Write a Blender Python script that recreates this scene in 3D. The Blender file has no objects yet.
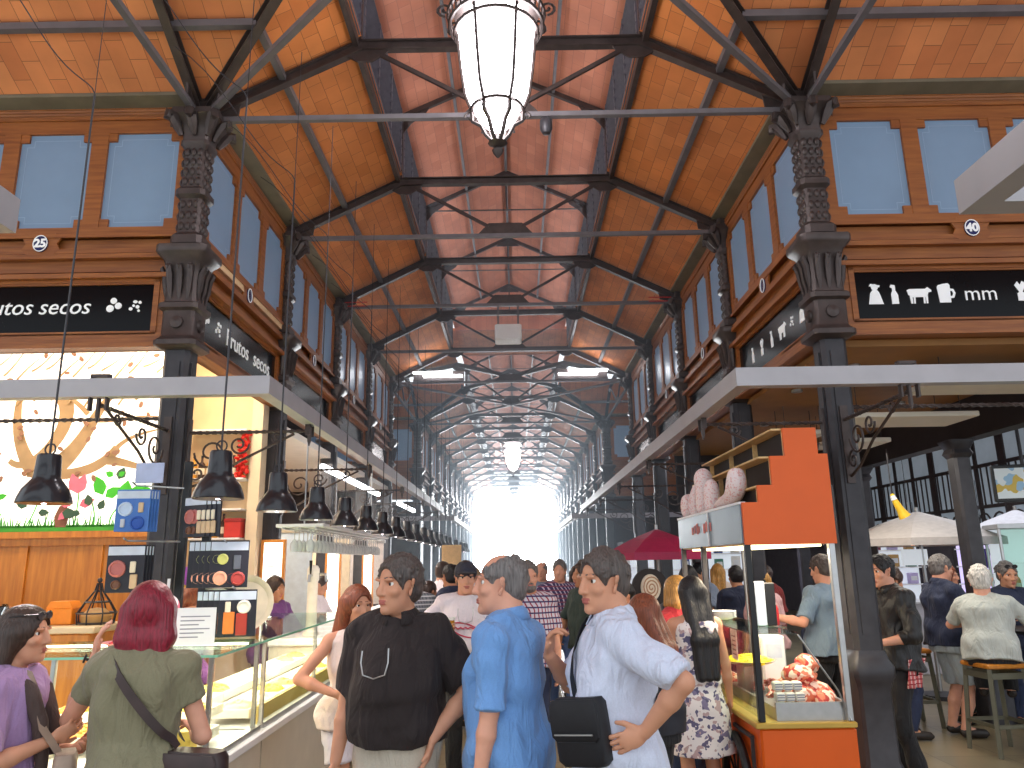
import bpy, math, random
import numpy as np
from mathutils import Vector, Matrix
random.seed(7)
PI = math.pi
SC = bpy.context.scene
COL = SC.collection

# ------------------------------------------------------------------ materials
def lin(c):
    return tuple((v/12.92 if v <= .04045 else ((v+.055)/1.055)**2.4) for v in c)

def rgb(r, g, b):
    return lin((r/255, g/255, b/255))

MATS = {}
def mat(name, col, rough=.6, metal=0., var=.12, scale=6., bump=.0, emit=None, estr=0., trans=0., alpha=1., spec=.5, coat=0., ior=1.45, detail=4.):
    if name in MATS: return MATS[name]
    m = bpy.data.materials.new(name); m.use_nodes = True
    nt = m.node_tree; N = nt.nodes; L = nt.links
    b = N['Principled BSDF']
    tc = N.new('ShaderNodeTexCoord'); nz = N.new('ShaderNodeTexNoise')
    nz.inputs['Scale'].default_value = scale; nz.inputs['Detail'].default_value = detail
    L.new(tc.outputs['Object'], nz.inputs['Vector'])
    rp = N.new('ShaderNodeValToRGB')
    lo = tuple(max(0, v*(1-var)) for v in col); hi = tuple(min(1, v*(1+var)) for v in col)
    rp.color_ramp.elements[0].position = .3; rp.color_ramp.elements[1].position = .7
    rp.color_ramp.elements[0].color = (*lo, 1); rp.color_ramp.elements[1].color = (*hi, 1)
    L.new(nz.outputs['Fac'], rp.inputs['Fac']); L.new(rp.outputs['Color'], b.inputs['Base Color'])
    b.inputs['Roughness'].default_value = rough; b.inputs['Metallic'].default_value = metal
    b.inputs['Specular IOR Level'].default_value = spec
    b.inputs['Transmission Weight'].default_value = trans; b.inputs['Alpha'].default_value = alpha
    b.inputs['Coat Weight'].default_value = coat; b.inputs['IOR'].default_value = ior
    if emit is not None:
        b.inputs['Emission Color'].default_value = (*emit, 1); b.inputs['Emission Strength'].default_value = estr
    if bump:
        bp = N.new('ShaderNodeBump'); bp.inputs['Strength'].default_value = bump; bp.inputs['Distance'].default_value = .01
        L.new(nz.outputs['Fac'], bp.inputs['Height']); L.new(bp.outputs['Normal'], b.inputs['Normal'])
    MATS[name] = m
    return m

def ramp(N, stops, interp='LINEAR'):
    r = N.new('ShaderNodeValToRGB'); cr = r.color_ramp; cr.interpolation = interp
    while len(cr.elements) < len(stops): cr.elements.new(.5)
    for e, (p, c) in zip(cr.elements, stops):
        e.position = p; e.color = (*c, 1)
    return r

def tile_mat(name, swap, c1, c2, mortar):
    m = bpy.data.materials.new(name); m.use_nodes = True
    nt = m.node_tree; N = nt.nodes; L = nt.links; b = N['Principled BSDF']
    tc = N.new('ShaderNodeTexCoord'); sp = N.new('ShaderNodeSeparateXYZ'); cb = N.new('ShaderNodeCombineXYZ')
    L.new(tc.outputs['Object'], sp.inputs[0])
    L.new(sp.outputs[1], cb.inputs[0]); L.new(sp.outputs[0], cb.inputs[1])
    br = N.new('ShaderNodeTexBrick'); br.offset = .5
    for k, v in (('Scale', 1.), ('Mortar Size', .0025), ('Brick Width', .24), ('Row Height', .125), ('Bias', .0), ('Mortar Smooth', .3)):
        br.inputs[k].default_value = v
    br.inputs['Color1'].default_value = (*c1, 1); br.inputs['Color2'].default_value = (*c2, 1); br.inputs['Mortar'].default_value = (*mortar, 1)
    if swap == 2: br.inputs['Row Height'].default_value = .15; br.inputs['Brick Width'].default_value = .29
    L.new(cb.outputs[0], br.inputs['Vector'])
    nz = N.new('ShaderNodeTexNoise'); nz.inputs['Scale'].default_value = 1.7; nz.inputs['Detail'].default_value = 5
    L.new(tc.outputs['Object'], nz.inputs['Vector'])
    mx = N.new('ShaderNodeMix'); mx.data_type = 'RGBA'; mx.blend_type = 'MULTIPLY'; mx.inputs['Factor'].default_value = .6
    rp = ramp(N, [(.3, (.62, .58, .55)), (.7, (1.1, 1.05, 1.0))])
    L.new(nz.outputs['Fac'], rp.inputs[0]); L.new(br.outputs['Color'], mx.inputs[6]); L.new(rp.outputs[0], mx.inputs[7])
    L.new(mx.outputs[2], b.inputs['Base Color']); b.inputs['Roughness'].default_value = .75
    bp = N.new('ShaderNodeBump'); bp.inputs['Strength'].default_value = .35; bp.inputs['Distance'].default_value = .01; bp.invert = True
    L.new(br.outputs['Fac'], bp.inputs['Height']); L.new(bp.outputs[0], b.inputs['Normal'])
    return m

def wood_mat(name, c1, c2, axis=0, rough=.45, scale=3., stretch=14.):
    m = bpy.data.materials.new(name); m.use_nodes = True
    nt = m.node_tree; N = nt.nodes; L = nt.links; b = N['Principled BSDF']
    tc = N.new('ShaderNodeTexCoord'); mp = N.new('ShaderNodeMapping')
    s = [stretch]*3; s[axis] = 1.
    mp.inputs['Scale'].default_value = s
    L.new(tc.outputs['Object'], mp.inputs[0])
    nz = N.new('ShaderNodeTexNoise'); nz.inputs['Scale'].default_value = scale; nz.inputs['Detail'].default_value = 6
    L.new(mp.outputs[0], nz.inputs['Vector'])
    rp = ramp(N, [(.3, c1), (.7, c2)])
    L.new(nz.outputs['Fac'], rp.inputs[0]); L.new(rp.outputs[0], b.inputs['Base Color'])
    b.inputs['Roughness'].default_value = rough
    return m

def checks_mat(name, base, ca, cb_, sx=30., rough=.8):
    """plaid cloth: two crossed sets of stripes over a base"""
    m = bpy.data.materials.new(name); m.use_nodes = True
    nt = m.node_tree; N = nt.nodes; L = nt.links; b = N['Principled BSDF']
    tc = N.new('ShaderNodeTexCoord'); sp = N.new('ShaderNodeSeparateXYZ'); L.new(tc.outputs['Object'], sp.inputs[0])
    ad = N.new('ShaderNodeMath'); ad.operation = 'ADD'; L.new(sp.outputs[0], ad.inputs[0]); L.new(sp.outputs[1], ad.inputs[1])
    prev = None
    for k, (src, c) in enumerate(((ad.outputs[0], ca), (sp.outputs[2], cb_))):
        mu = N.new('ShaderNodeMath'); mu.operation = 'MULTIPLY'; mu.inputs[1].default_value = sx; L.new(src, mu.inputs[0])
        fr = N.new('ShaderNodeMath'); fr.operation = 'FRACT'; L.new(mu.outputs[0], fr.inputs[0])
        rp = ramp(N, [(0, (1, 1, 1)), (.28, (0, 0, 0))], 'CONSTANT'); L.new(fr.outputs[0], rp.inputs[0])
        mx = N.new('ShaderNodeMix'); mx.data_type = 'RGBA'; L.new(rp.outputs[0], mx.inputs[0])
        if prev is None: mx.inputs[6].default_value = (*base, 1)
        else: L.new(prev, mx.inputs[6])
        mx.inputs[7].default_value = (*c, 1); prev = mx.outputs[2]
    L.new(prev, b.inputs['Base Color']); b.inputs['Roughness'].default_value = rough
    return m

def spots_mat(name, base, cols, scale=28., rough=.8, thr=.42):
    m = bpy.data.materials.new(name); m.use_nodes = True
    nt = m.node_tree; N = nt.nodes; L = nt.links; b = N['Principled BSDF']
    tc = N.new('ShaderNodeTexCoord'); prev = None
    for k, c in enumerate(cols):
        nz = N.new('ShaderNodeTexNoise'); nz.inputs['Scale'].default_value = scale*(1+.3*k); nz.inputs['Detail'].default_value = 1.5
        mp = N.new('ShaderNodeMapping'); mp.inputs['Location'].default_value = (k*3.1, k*1.7, k)
        L.new(tc.outputs['Object'], mp.inputs[0]); L.new(mp.outputs[0], nz.inputs['Vector'])
        rp = ramp(N, [(0, (1, 1, 1)), (thr, (0, 0, 0))], 'CONSTANT'); L.new(nz.outputs['Fac'], rp.inputs[0])
        mx = N.new('ShaderNodeMix'); mx.data_type = 'RGBA'; L.new(rp.outputs[0], mx.inputs[0])
        if prev is None: mx.inputs[6].default_value = (*base, 1)
        else: L.new(prev, mx.inputs[6])
        mx.inputs[7].default_value = (*c, 1); prev = mx.outputs[2]
    L.new(prev, b.inputs['Base Color']); b.inputs['Roughness'].default_value = rough
    return m

# ------------------------------------------------------------------ mesh builder
class MB:
    def __init__(s): s.v = []; s.f = []; s.mi = []; s.cur = 0
    def add(s, vs, fs):
        o = len(s.v); s.v += [tuple(p) for p in vs]; s.f += [tuple(o+i for i in f) for f in fs]; s.mi += [s.cur]*len(fs); return s
    def box(s, x0, x1, y0, y1, z0, z1):
        if x0 > x1: x0, x1 = x1, x0
        if y0 > y1: y0, y1 = y1, y0
        if z0 > z1: z0, z1 = z1, z0
        vs = [(x, y, z) for z in (z0, z1) for y in (y0, y1) for x in (x0, x1)]
        return s.add(vs, [(0, 2, 3, 1), (4, 5, 7, 6), (0, 1, 5, 4), (2, 6, 7, 3), (0, 4, 6, 2), (1, 3, 7, 5)])
    def cbox(s, x0, x1, y0, y1, z0, z1, c=.01):
        """box with chamfered vertical and top/bottom edges"""
        rings = []
        for z, i in ((z0, c), (z0+c, 0), (z1-c, 0), (z1, c)):
            a, b_, d, e = x0+i, x1-i, y0+i, y1-i
            rings.append([(a+c, d, z), (b_-c, d, z), (b_, d+c, z), (b_, e-c, z), (b_-c, e, z), (a+c, e, z), (a, e-c, z), (a, d+c, z)])
        return s.rings(rings)
    def rings(s, rings, closed=True, cap=True):
        n = len(rings[0]); vs = [p for r in rings for p in r]; fs = []
        for i in range(len(rings)-1):
            for j in range(n if closed else n-1):
                k = (j+1) % n
                fs.append((i*n+j, i*n+k, (i+1)*n+k, (i+1)*n+j))
        if cap and closed:
            fs.append(tuple(range(n-1, -1, -1))); fs.append(tuple((len(rings)-1)*n+j for j in range(n)))
        return s.add(vs, fs)
    def bar(s, a, b, w, h, up=(0, 0, 1)):
        a, b = Vector(a), Vector(b); d = (b-a).normalized(); u = Vector(up)
        sd = d.cross(u)
        if sd.length < 1e-4: sd = d.cross(Vector((1, 0, 0)))
        sd.normalize(); u = sd.cross(d).normalized()
        def r(p): return [p-sd*w/2-u*h/2, p+sd*w/2-u*h/2, p+sd*w/2+u*h/2, p-sd*w/2+u*h/2]
        return s.rings([r(a), r(b)])
    def ibeam(s, a, b, w, h, t=.012, up=(0, 0, 1)):
        a, b = Vector(a), Vector(b); d = (b-a).normalized(); u = Vector(up)
        sd = d.cross(u).normalized(); u = sd.cross(d).normalized()
        s.bar(a, b, t, h, u); s.bar(a+u*(h/2), b+u*(h/2), w, t, u); s.bar(a-u*(h/2), b-u*(h/2), w, t, u); return s
    def tube(s, pts, r, n=8, cap=True):
        pts = [Vector(p) for p in pts]; rs = r if isinstance(r, (list, tuple)) else [r]*len(pts)
        t0 = (pts[1]-pts[0]).normalized()
        ref = Vector((0, 0, 1)) if abs(t0.z) < .9 else Vector((1, 0, 0))
        u = t0.cross(ref).normalized(); out = []
        for i, p in enumerate(pts):
            t = (pts[min(i+1, len(pts)-1)]-pts[max(i-1, 0)]).normalized()
            u = (u-t*u.dot(t)).normalized(); w = t.cross(u)
            out.append([p+(u*math.cos(2*PI*k/n)+w*math.sin(2*PI*k/n))*rs[i] for k in range(n)])
        return s.rings(out, True, cap)
    def lathe(s, prof, n=20, c=(0, 0, 0), sx=1., sy=1.):
        rg = [[(c[0]+r*sx*math.cos(2*PI*k/n), c[1]+r*sy*math.sin(2*PI*k/n), c[2]+z) for k in range(n)] for r, z in prof]
        return s.rings(rg)
    def sq(s, prof, c=(0, 0, 0), ch=.18):
        """square (chamfered) turning: prof = (half width, z)"""
        rg = []
        for h, z in prof:
            k = h*ch
            rg.append([(c[0]+x, c[1]+y, c[2]+z) for x, y in ((-h+k, -h), (h-k, -h), (h, -h+k), (h, h-k), (h-k, h), (-h+k, h), (-h, h-k), (-h, -h+k))])
        return s.rings(rg)
    def poly(s, pts, d0, d1, ax='y'):
        """prism from 2-D outline (u,z) thickened along ax"""
        n = len(pts)
        f = {'y': lambda u, z, d: (u, d, z), 'x': lambda u, z, d: (d, u, z), 'z': lambda u, z, d: (u, z, d)}[ax]
        vs = [f(u, z, d0) for u, z in pts]+[f(u, z, d1) for u, z in pts]
        fs = [tuple(range(n)), tuple(range(2*n-1, n-1, -1))]+[(i, i+n, (i+1) % n+n, (i+1) % n) for i in range(n)]
        return s.add(vs, fs)
    def ball(s, c, r, n=12, m=8):
        rx, ry, rz = r if isinstance(r, (tuple, list)) else (r, r, r)
        prof = [[(c[0]+rx*max(.02, math.sin(PI*i/m))*math.cos(2*PI*k/n), c[1]+ry*max(.02, math.sin(PI*i/m))*math.sin(2*PI*k/n), c[2]-rz*math.cos(PI*i/m)) for k in range(n)] for i in range(m+1)]
        return s.rings(prof)
    def xf(s, M, start=0):
        for i in range(start, len(s.v)): s.v[i] = tuple(M @ Vector(s.v[i]))
        return s
    def mesh(s, name, mats, smooth=False):
        me = bpy.data.meshes.new(name); me.from_pydata(s.v, [], s.f)
        for m in (mats if isinstance(mats, (list, tuple)) else [mats]): me.materials.append(m)
        if s.cur or any(s.mi): me.polygons.foreach_set('material_index', s.mi)
        me.update()
        import bmesh
        bm = bmesh.new(); bm.from_mesh(me); bmesh.ops.recalc_face_normals(bm, faces=bm.faces); bm.to_mesh(me); bm.free()
        if smooth:
            me.shade_smooth()
            try: me.set_sharp_from_angle(angle=math.radians(40))
            except Exception: pass
        return me
    def build(s, name, mats, parent=None, smooth=False, **kw):
        return put(name, s.mesh(name, mats, smooth), parent, **kw)

def put(name, me, parent=None, loc=None, rz=None, **props):
    o = bpy.data.objects.new(name, me); COL.objects.link(o)
    if parent is not None: o.parent = parent
    if loc is not None: o.location = loc
    if rz is not None: o.rotation_euler = (0, 0, rz)
    for k, v in props.items(): o[k] = v
    return o

def tag(o, label, cat, group=None, kind=None):
    o['label'] = label; o['category'] = cat
    if group: o['group'] = group
    if kind: o['kind'] = kind
    return o

def thing(name, label, cat, loc=(0, 0, 0), rz=0., group=None, kind=None):
    o = bpy.data.objects.new(name, None); COL.objects.link(o); o.empty_display_size = .1
    o.location = loc; o.rotation_euler = (0, 0, rz)
    return tag(o, label, cat, group, kind)

def dup(root, loc=None, rz=None, label=None, group=None, scale=None):
    r = root.copy(); COL.objects.link(r)
    if loc is not None: r.location = loc
    if rz is not None: r.rotation_euler = (0, 0, rz)
    if scale is not None: r.scale = scale
    if label: r['label'] = label
    if group: r['group'] = group
    for ch in list(root.children):
        c = ch.copy(); COL.objects.link(c); c.parent = r
        for g in ch.children:
            d = g.copy(); COL.objects.link(d); d.parent = c
    return r

def struct(o, label, cat='wall'):
    o['kind'] = 'structure'; o['label'] = label; o['category'] = cat; return o

def text_mesh(s, size, depth=.006, shear=0., bold=0.):
    cu = bpy.data.curves.new('lettering', 'FONT'); cu.body = s; cu.size = size; cu.extrude = depth; cu.shear = shear
    cu.offset = bold; cu.align_x = 'CENTER'; cu.align_y = 'CENTER'; cu.resolution_u = 3
    ob = bpy.data.objects.new('lettering', cu); COL.objects.link(ob)
    dg = bpy.context.evaluated_depsgraph_get(); me = bpy.data.meshes.new_from_object(ob.evaluated_get(dg))
    bpy.data.objects.remove(ob); bpy.data.curves.remove(cu)
    return me

ORD = ['first', 'second', 'third', 'fourth', 'fifth', 'sixth', 'seventh', 'eighth', 'ninth', 'tenth', 'eleventh', 'twelfth', 'thirteenth', 'fourteenth',
       'fifteenth', 'sixteenth', 'seventeenth', 'eighteenth', 'nineteenth', 'twentieth', 'twenty-first', 'twenty-second', 'twenty-third', 'twenty-fourth', 'twenty-fifth', 'twenty-sixth', 'twenty-seventh', 'twenty-eighth', 'twenty-ninth', 'thirtieth']
def spiral(cx, cz, r0, r1, a0, turns, n=28):
    return [(cx+(r0+(r1-r0)*i/n)*math.cos(a0+2*PI*turns*i/n), cz+(r0+(r1-r0)*i/n)*math.sin(a0+2*PI*turns*i/n)) for i in range(n+1)]
def area(name, loc, rot, sx, sy, e, col=(1, 1, 1)):
    l = bpy.data.lights.new(name, 'AREA'); l.shape = 'RECTANGLE'; l.size = sx; l.size_y = sy; l.energy = e; l.color = col
    o = bpy.data.objects.new(name, l); COL.objects.link(o); o.location = loc; o.rotation_euler = rot; return o
# ================================================================== the iron hall
CX, HW = -.067, 2.624
XL, XR = CX-HW, CX+HW
T1 = [5.92+2.5*i for i in range(5)]
T2 = [20.9+2.5*i for i in range(11)]
TIE, COLLAR, KW, EAVE2, RIDGE = 5.507, 6.288, 1.245, 7.15, 7.81
ZE = 5.62      # eave: where the main slope meets the column line
IRON = mat('dark_brown_iron', rgb(74, 64, 62), .42, .35, .22, 9., .15)
IRONB = mat('black_iron', rgb(58, 56, 60), .42, .3, .2, 9., .12)
GREYI = mat('grey_painted_iron', rgb(112, 108, 112), .5, .25, .12, 7.)
LOUV = mat('blue_grey_louvre', rgb(98, 98, 110), .45, .2, .12, 12.)
GUT = mat('olive_zinc_gutter', rgb(122, 116, 98), .55, .3, .15, 5.)
TILE_N = tile_mat('terracotta_ceiling_tile', 0, rgb(226, 142, 80), rgb(208, 124, 66), rgb(150, 88, 52))
TILE_T = tile_mat('terracotta_cross_tile', 2, rgb(236, 152, 96), rgb(214, 128, 78), rgb(150, 90, 58))
TILE_U = tile_mat('daylit_terracotta_tile', 0, rgb(206, 136, 110), rgb(190, 120, 96), rgb(160, 108, 92))  # pinker tile colour carries the daylight tint of the lantern roof
WOOD = wood_mat('varnished_facade_wood', rgb(128, 68, 24), rgb(162, 96, 40), 0)
WOODY = wood_mat('varnished_facade_wood_along', rgb(126, 68, 26), rgb(160, 96, 42), 0)
WOODD = wood_mat('dark_soffit_wood', rgb(96, 60, 28), rgb(120, 78, 36), 0)
PANE = mat('frosted_blue_pane', rgb(112, 134, 158), .3, 0, .08, 2., emit=rgb(116, 146, 178), estr=.13)  # faint glow put into the panes in place of daylight behind them
SIGNB = mat('gloss_black_sign', rgb(12, 13, 17), .14, 0, .1, 4., spec=.16)
WHITE = mat('white_paint', rgb(228, 228, 230), .5, 0, .04)
LETTER = mat('white_lettering', rgb(236, 238, 240), .5, 0, .03, emit=(1, 1, 1), estr=.12)
NAVY = mat('navy_enamel', rgb(34, 42, 92), .25, 0, .1)
BEAMW = mat('grey_white_beam', rgb(168, 164, 168), .4, .2, .06, 5.)

def quad_mesh(name, quads, m, thick=.05, label='', cat='ceiling'):
    b = MB()
    for q in quads:
        q = [Vector(p) for p in q]
        n = (q[1]-q[0]).cross(q[-1]-q[0]).normalized()
        if n.z < 0: n = -n
        b.rings([[p for p in q], [p+n*thick for p in q]])
    return struct(b.build(name, m), label, cat)

# ---- floor
FLOOR = bpy.data.materials.new('worn_floor_slabs'); FLOOR.use_nodes = True
def _floor():
    N = FLOOR.node_tree.nodes; L = FLOOR.node_tree.links; b = N['Principled BSDF']
    tc = N.new('ShaderNodeTexCoord'); br = N.new('ShaderNodeTexBrick'); br.offset = 0
    for k, v in (('Scale', 1.), ('Mortar Size', .004), ('Brick Width', .6), ('Row Height', .6)): br.inputs[k].default_value = v
    br.inputs['Color1'].default_value = (*rgb(168, 152, 120), 1); br.inputs['Color2'].default_value = (*rgb(150, 138, 112), 1); br.inputs['Mortar'].default_value = (*rgb(92, 84, 72), 1)
    nz = N.new('ShaderNodeTexNoise'); nz.inputs['Scale'].default_value = 2.3; nz.inputs['Detail'].default_value = 6
    mx = N.new('ShaderNodeMix'); mx.data_type = 'RGBA'; mx.blend_type = 'MULTIPLY'; mx.inputs[0].default_value = .5
    L.new(tc.outputs['Object'], br.inputs['Vector']); L.new(tc.outputs['Object'], nz.inputs['Vector'])
    L.new(br.outputs[0], mx.inputs[6]); L.new(nz.outputs['Fac'], mx.inputs[7]); L.new(mx.outputs[2], b.inputs['Base Color'])
    b.inputs['Roughness'].default_value = .28
_floor()
struct(MB().box(-12, 13, -5, 52, -.1, 0).build('floor', FLOOR), 'worn beige stone slab floor of the market hall', 'floor')

# ---- roof
def xs(s, x): return CX+s*x
Y0c, Y1c = T1[0]-2*HW, T1[0]         # first crossing (over the camera)
Y2c, Y3c = T1[-1], T2[0]             # second crossing
YEND = T2[-1]+.1
def slope_n(ya, yb, ya_in=None, yb_in=None):
    """nave main slopes between ya and yb; *_in = y at the kink line (valleys)"""
    ya_in = ya if ya_in is None else ya_in; yb_in = yb if yb_in is None else yb_in
    return [[(xs(s, HW), ya, ZE), (xs(s, HW), yb, ZE), (xs(s, KW), yb_in, COLLAR+.03), (xs(s, KW), ya_in, COLLAR+.03)] for s in (-1, 1)]
dK = HW-KW
q = slope_n(T1[0]-dK, T1[-1]+dK) and []
q += slope_n(T1[0], T1[-1], T1[0]-dK, T1[-1]+dK)
q += slope_n(T2[0], YEND, T2[0]-dK, YEND)
quad_mesh('ceiling', q, TILE_N, .06, 'terracotta tiled main slopes of the long hall roof')
q = []
for yc0, yc1 in ((Y0c, Y1c), (Y2c, Y3c)):
    for (ye, yk) in ((yc1, yc1-dK), (yc0, yc0+dK)):
        for s in (-1, 1):
            q.append([(xs(s, HW), ye, ZE), (xs(s, 9.), ye, ZE), (xs(s, 9.), yk, COLLAR+.03), (xs(s, KW), yk, COLLAR+.03)])
quad_mesh('ceiling', q, TILE_T, .06, 'terracotta tiled slopes over the crossing aisles')
q = []
for ya, yb in ((T1[0]-dK, T1[-1]+dK), (T2[0]-dK, YEND)):
    for s in (-1, 1):
        q.append([(xs(s, KW+.06), ya, EAVE2), (xs(s, KW+.06), yb, EAVE2), (CX, yb, RIDGE), (CX, ya, RIDGE)])
quad_mesh('ceiling', q, TILE_U, .06, 'terracotta tiled raised lantern roof along the ridge, pinkish daylight put into its colour')
q = []
for yc0, yc1 in ((Y0c, Y1c), (Y2c, Y3c)):
    q.append([(CX-9, yc0+dK, EAVE2-.04), (CX+9, yc0+dK, EAVE2-.04), (CX+9, yc1-dK, EAVE2-.04), (CX-9, yc1-dK, EAVE2-.04)])
quad_mesh('ceiling', q, TILE_T, .06, 'flat tiled cap over the crossing aisles')
for k, (yg, wh) in enumerate(((T1[0]-dK, 'near end of the ridge lantern'), (T1[-1]+dK, 'lantern end at the near side of the far crossing'), (T2[0]-dK, 'lantern end at the far side of the far crossing'), (YEND, 'far end of the ridge lantern'))):
    struct(MB().poly([(xs(-1, KW+.06), EAVE2-.05), (xs(1, KW+.06), EAVE2-.05), (xs(1, KW+.06), EAVE2+.02), (CX, RIDGE+.04), (xs(-1, KW+.06), EAVE2+.02)], yg-.03, yg+.03).build('wall_gable', TILE_U), f'tiled gable at the {wh}', 'wall')
# ---- lantern side walls: louvred panels, one per bay and side
lv = MB()
for k in range(7):
    lv.bar((0, 0, COLLAR+.1+k*.115), (0, 2.3, COLLAR+.1+k*.115), .075, .014, (.55, 0, 1))
lv.box(-.025, .025, 0, 2.3, COLLAR+.02, COLLAR+.09); lv.box(-.025, .025, 0, 2.3, EAVE2-.06, EAVE2)
for k in range(4): lv.box(-.03, .03, k*.75, k*.75+.05, COLLAR+.05, EAVE2)
lvm = lv.mesh('louvre_panel', LOUV)
cnt = 0
for s in (-1, 1):
    side = 'above the hanging lamp stalls' if s < 0 else 'above the orange cart side'
    ys = [Y1c-dK+.1]+[y+.1 for y in T1[:-1]]+[y+.1 for y in T2[:-1]]
    for i, y in enumerate(ys):
        o = put('louvre_panel', lvm, None, (xs(s, KW+.03), y, 0)); o.scale = (s, (T1[0]-(Y1c-dK)-.15)/2.3 if i == 0 else 1., 1)
        tag(o, f'blue grey louvre panel under the raised roof, {ORD[i]} bay {side}', 'louvre', 'louvre panels of the ridge lantern')
# ---- purlins (run the length of each hall section)
def purlin(pts, w, h, m, label, up=(0, 0, 1)):
    b = MB()
    for a, c in pts: b.bar(a, c, w, h, up)
    tag(b.build('roof_purlin', m), label, 'purlin', 'roof purlins')
for (ya, yb, where) in ((T1[0], T1[-1], 'between the two crossings'), (T2[0], YEND, 'in the far hall')):
    for s in (-1, 1):
        sd = 'above the hanging lamps' if s < 0 else 'above the orange cart side'
        xm = (HW+KW)/2; zm = (ZE+COLLAR)/2
        purlin([((xs(s, xm), ya-dK/2, zm-.03), (xs(s, xm), yb+dK/2*(yb < 20), zm-.03))], .06, .06, GREYI, f'grey purlin along mid slope {sd} {where}')
        purlin([((xs(s, KW+.05), ya-dK, COLLAR-.02), (xs(s, KW+.05), yb, COLLAR-.02))], .05, .1, IRON, f'dark purlin at the lantern foot {sd} {where}')
        purlin([((xs(s, KW*.5), ya-dK, (EAVE2+RIDGE)/2-.05), (xs(s, KW*.5), yb, (EAVE2+RIDGE)/2-.05))], .035, .06, GREYI, f'thin purlin under the raised roof {sd} {where}')
    purlin([((CX, ya-dK, RIDGE-.05), (CX, yb, RIDGE-.05))], .04, .08, GREYI, f'ridge purlin {where}')
for k, (ye, sg, yk) in enumerate(((Y1c, -1, 'over the first facade'), (Y2c, 1, 'on the near slope, far crossing'), (Y3c, -1, 'on the far slope, far crossing'))):
    for s in (-1, 1):
        sd = 'beside the nut shop' if s < 0 else 'beside the meat stall'
        purlin([((xs(s, (HW+KW)/2), ye+sg*dK/2, (ZE+COLLAR)/2-.03), (xs(s, 9), ye+sg*dK/2, (ZE+COLLAR)/2-.03))], .06, .06, GREYI, f'grey mid purlin {yk}, {sd}')

# ---- trusses: built once across x, then copied
def truss_parts(root, hw, full=True):
    kx = hw*KW/HW
    for s in (-1, 1):
        b = MB(); b.ibeam((s*(hw-.1), 0, ZE-.03), (s*kx, 0, COLLAR-.06), .075, .085)
        b.poly([(s*(hw-.02), TIE-.02), (s*(hw-.02), ZE+.02), (s*(hw-.42), ZE+.16), (s*(hw-.33), ZE+.02), (s*(hw-.32), TIE+.05)], -.01, .01)
        b.build('rafter', IRON, root)
        b = MB(); b.bar((s*(kx-.12), 0, COLLAR-.12), (s*.2, 0, TIE+.12), .03, .035); b.build('brace', IRON, root)
        if full:
            b = MB(); b.bar((s*(kx+.03), 0, EAVE2-.04), (0, 0, RIDGE-.1), .05, .06)
            b.poly([(s*(kx+.03), EAVE2-.3), (s*(kx+.03), EAVE2), (s*(kx-.34), EAVE2+.12), (s*(kx-.26), EAVE2), (s*(kx-.1), EAVE2-.12)], -.008, .008)
            b.build('upper_rafter', IRON, root)
            b = MB(); b.bar((s*(kx+.03), 0, COLLAR), (s*(kx+.03), 0, EAVE2), .06, .05, (0, 1, 0)); b.build('lantern_post', IRON, root)
    b = MB(); b.ibeam((-kx, 0, COLLAR-.06), (kx, 0, COLLAR-.06), .075, .085)
    for s in (-1, 1):
        b.poly([(s*(kx+.2), COLLAR-.13), (s*(kx+.02), COLLAR+.0), (s*(kx-.3), COLLAR-.03), (s*(kx-.22), COLLAR-.14), (s*(kx-.1), COLLAR-.22), (s*(kx+.03), COLLAR-.22)], -.01, .01)
    b.build('collar_beam', IRON, root)
    b = MB(); b.bar((-(hw-.1), 0, TIE), (hw-.1, 0, TIE), .05, .045); b.build('tie_rod', GREYI, root)
    b = MB(); b.poly([(-.33, TIE+.02), (.33, TIE+.02), (.2, TIE+.16), (-.2, TIE+.16)], -.012, .012); b.build('gusset_plate', IRON, root)
    if full:
        b = MB(); b.tube([(-kx, 0, EAVE2-.08), (kx, 0, EAVE2-.08)], .012, 6); b.build('upper_tie', IRON, root)
        b = MB(); b.bar((0, 0, EAVE2-.08), (0, 0, RIDGE-.1), .025, .025); b.poly([(-.22, RIDGE-.26), (.22, RIDGE-.26), (0, RIDGE-.05)], -.008, .008); b.build('king_post', IRON, root)

tr0 = thing('roof_truss', 'nearest iron roof truss of the long hall, just behind the big lantern', 'truss', (CX, T1[0], 0), 0, 'iron roof trusses')
truss_parts(tr0, HW)
for i, y in enumerate(T1[1:]): dup(tr0, (CX, y, 0), label=f'{ORD[i+1]} iron roof truss of the long hall counting from the big lantern')
for i, y in enumerate(T2): dup(tr0, (CX, y, 0), label=f'{ORD[i]} iron roof truss beyond the far crossing')
side = thing('roof_truss', 'iron truss spanning the near crossing beside the nut shop', 'truss', (XL, (Y0c+Y1c)/2, 0), PI/2, 'crossing trusses')
truss_parts(side, HW, False)
dup(side, (XR, (Y0c+Y1c)/2, 0), label='iron truss spanning the near crossing beside the meat stall')
dup(side, (XL, (Y2c+Y3c)/2, 0), label='iron truss spanning the far crossing on the hanging lamp side')
dup(side, (XR, (Y2c+Y3c)/2, 0), label='iron truss spanning the far crossing on the orange cart side')
dg0 = thing('valley_truss', 'diagonal iron truss across the near crossing from the nut shop column', 'truss', (CX, (Y0c+Y1c)/2, 0), -PI/4, 'diagonal crossing trusses')
truss_parts(dg0, HW*math.sqrt(2), False)
dup(dg0, (CX, (Y0c+Y1c)/2, 0), PI/4, 'diagonal iron truss across the near crossing from the meat stall column')
dup(dg0, (CX, (Y2c+Y3c)/2, 0), PI/4, 'diagonal iron truss across the far crossing from the orange cart side')
dup(dg0, (CX, (Y2c+Y3c)/2, 0), -PI/4, 'diagonal iron truss across the far crossing from the lamp side')

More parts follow.
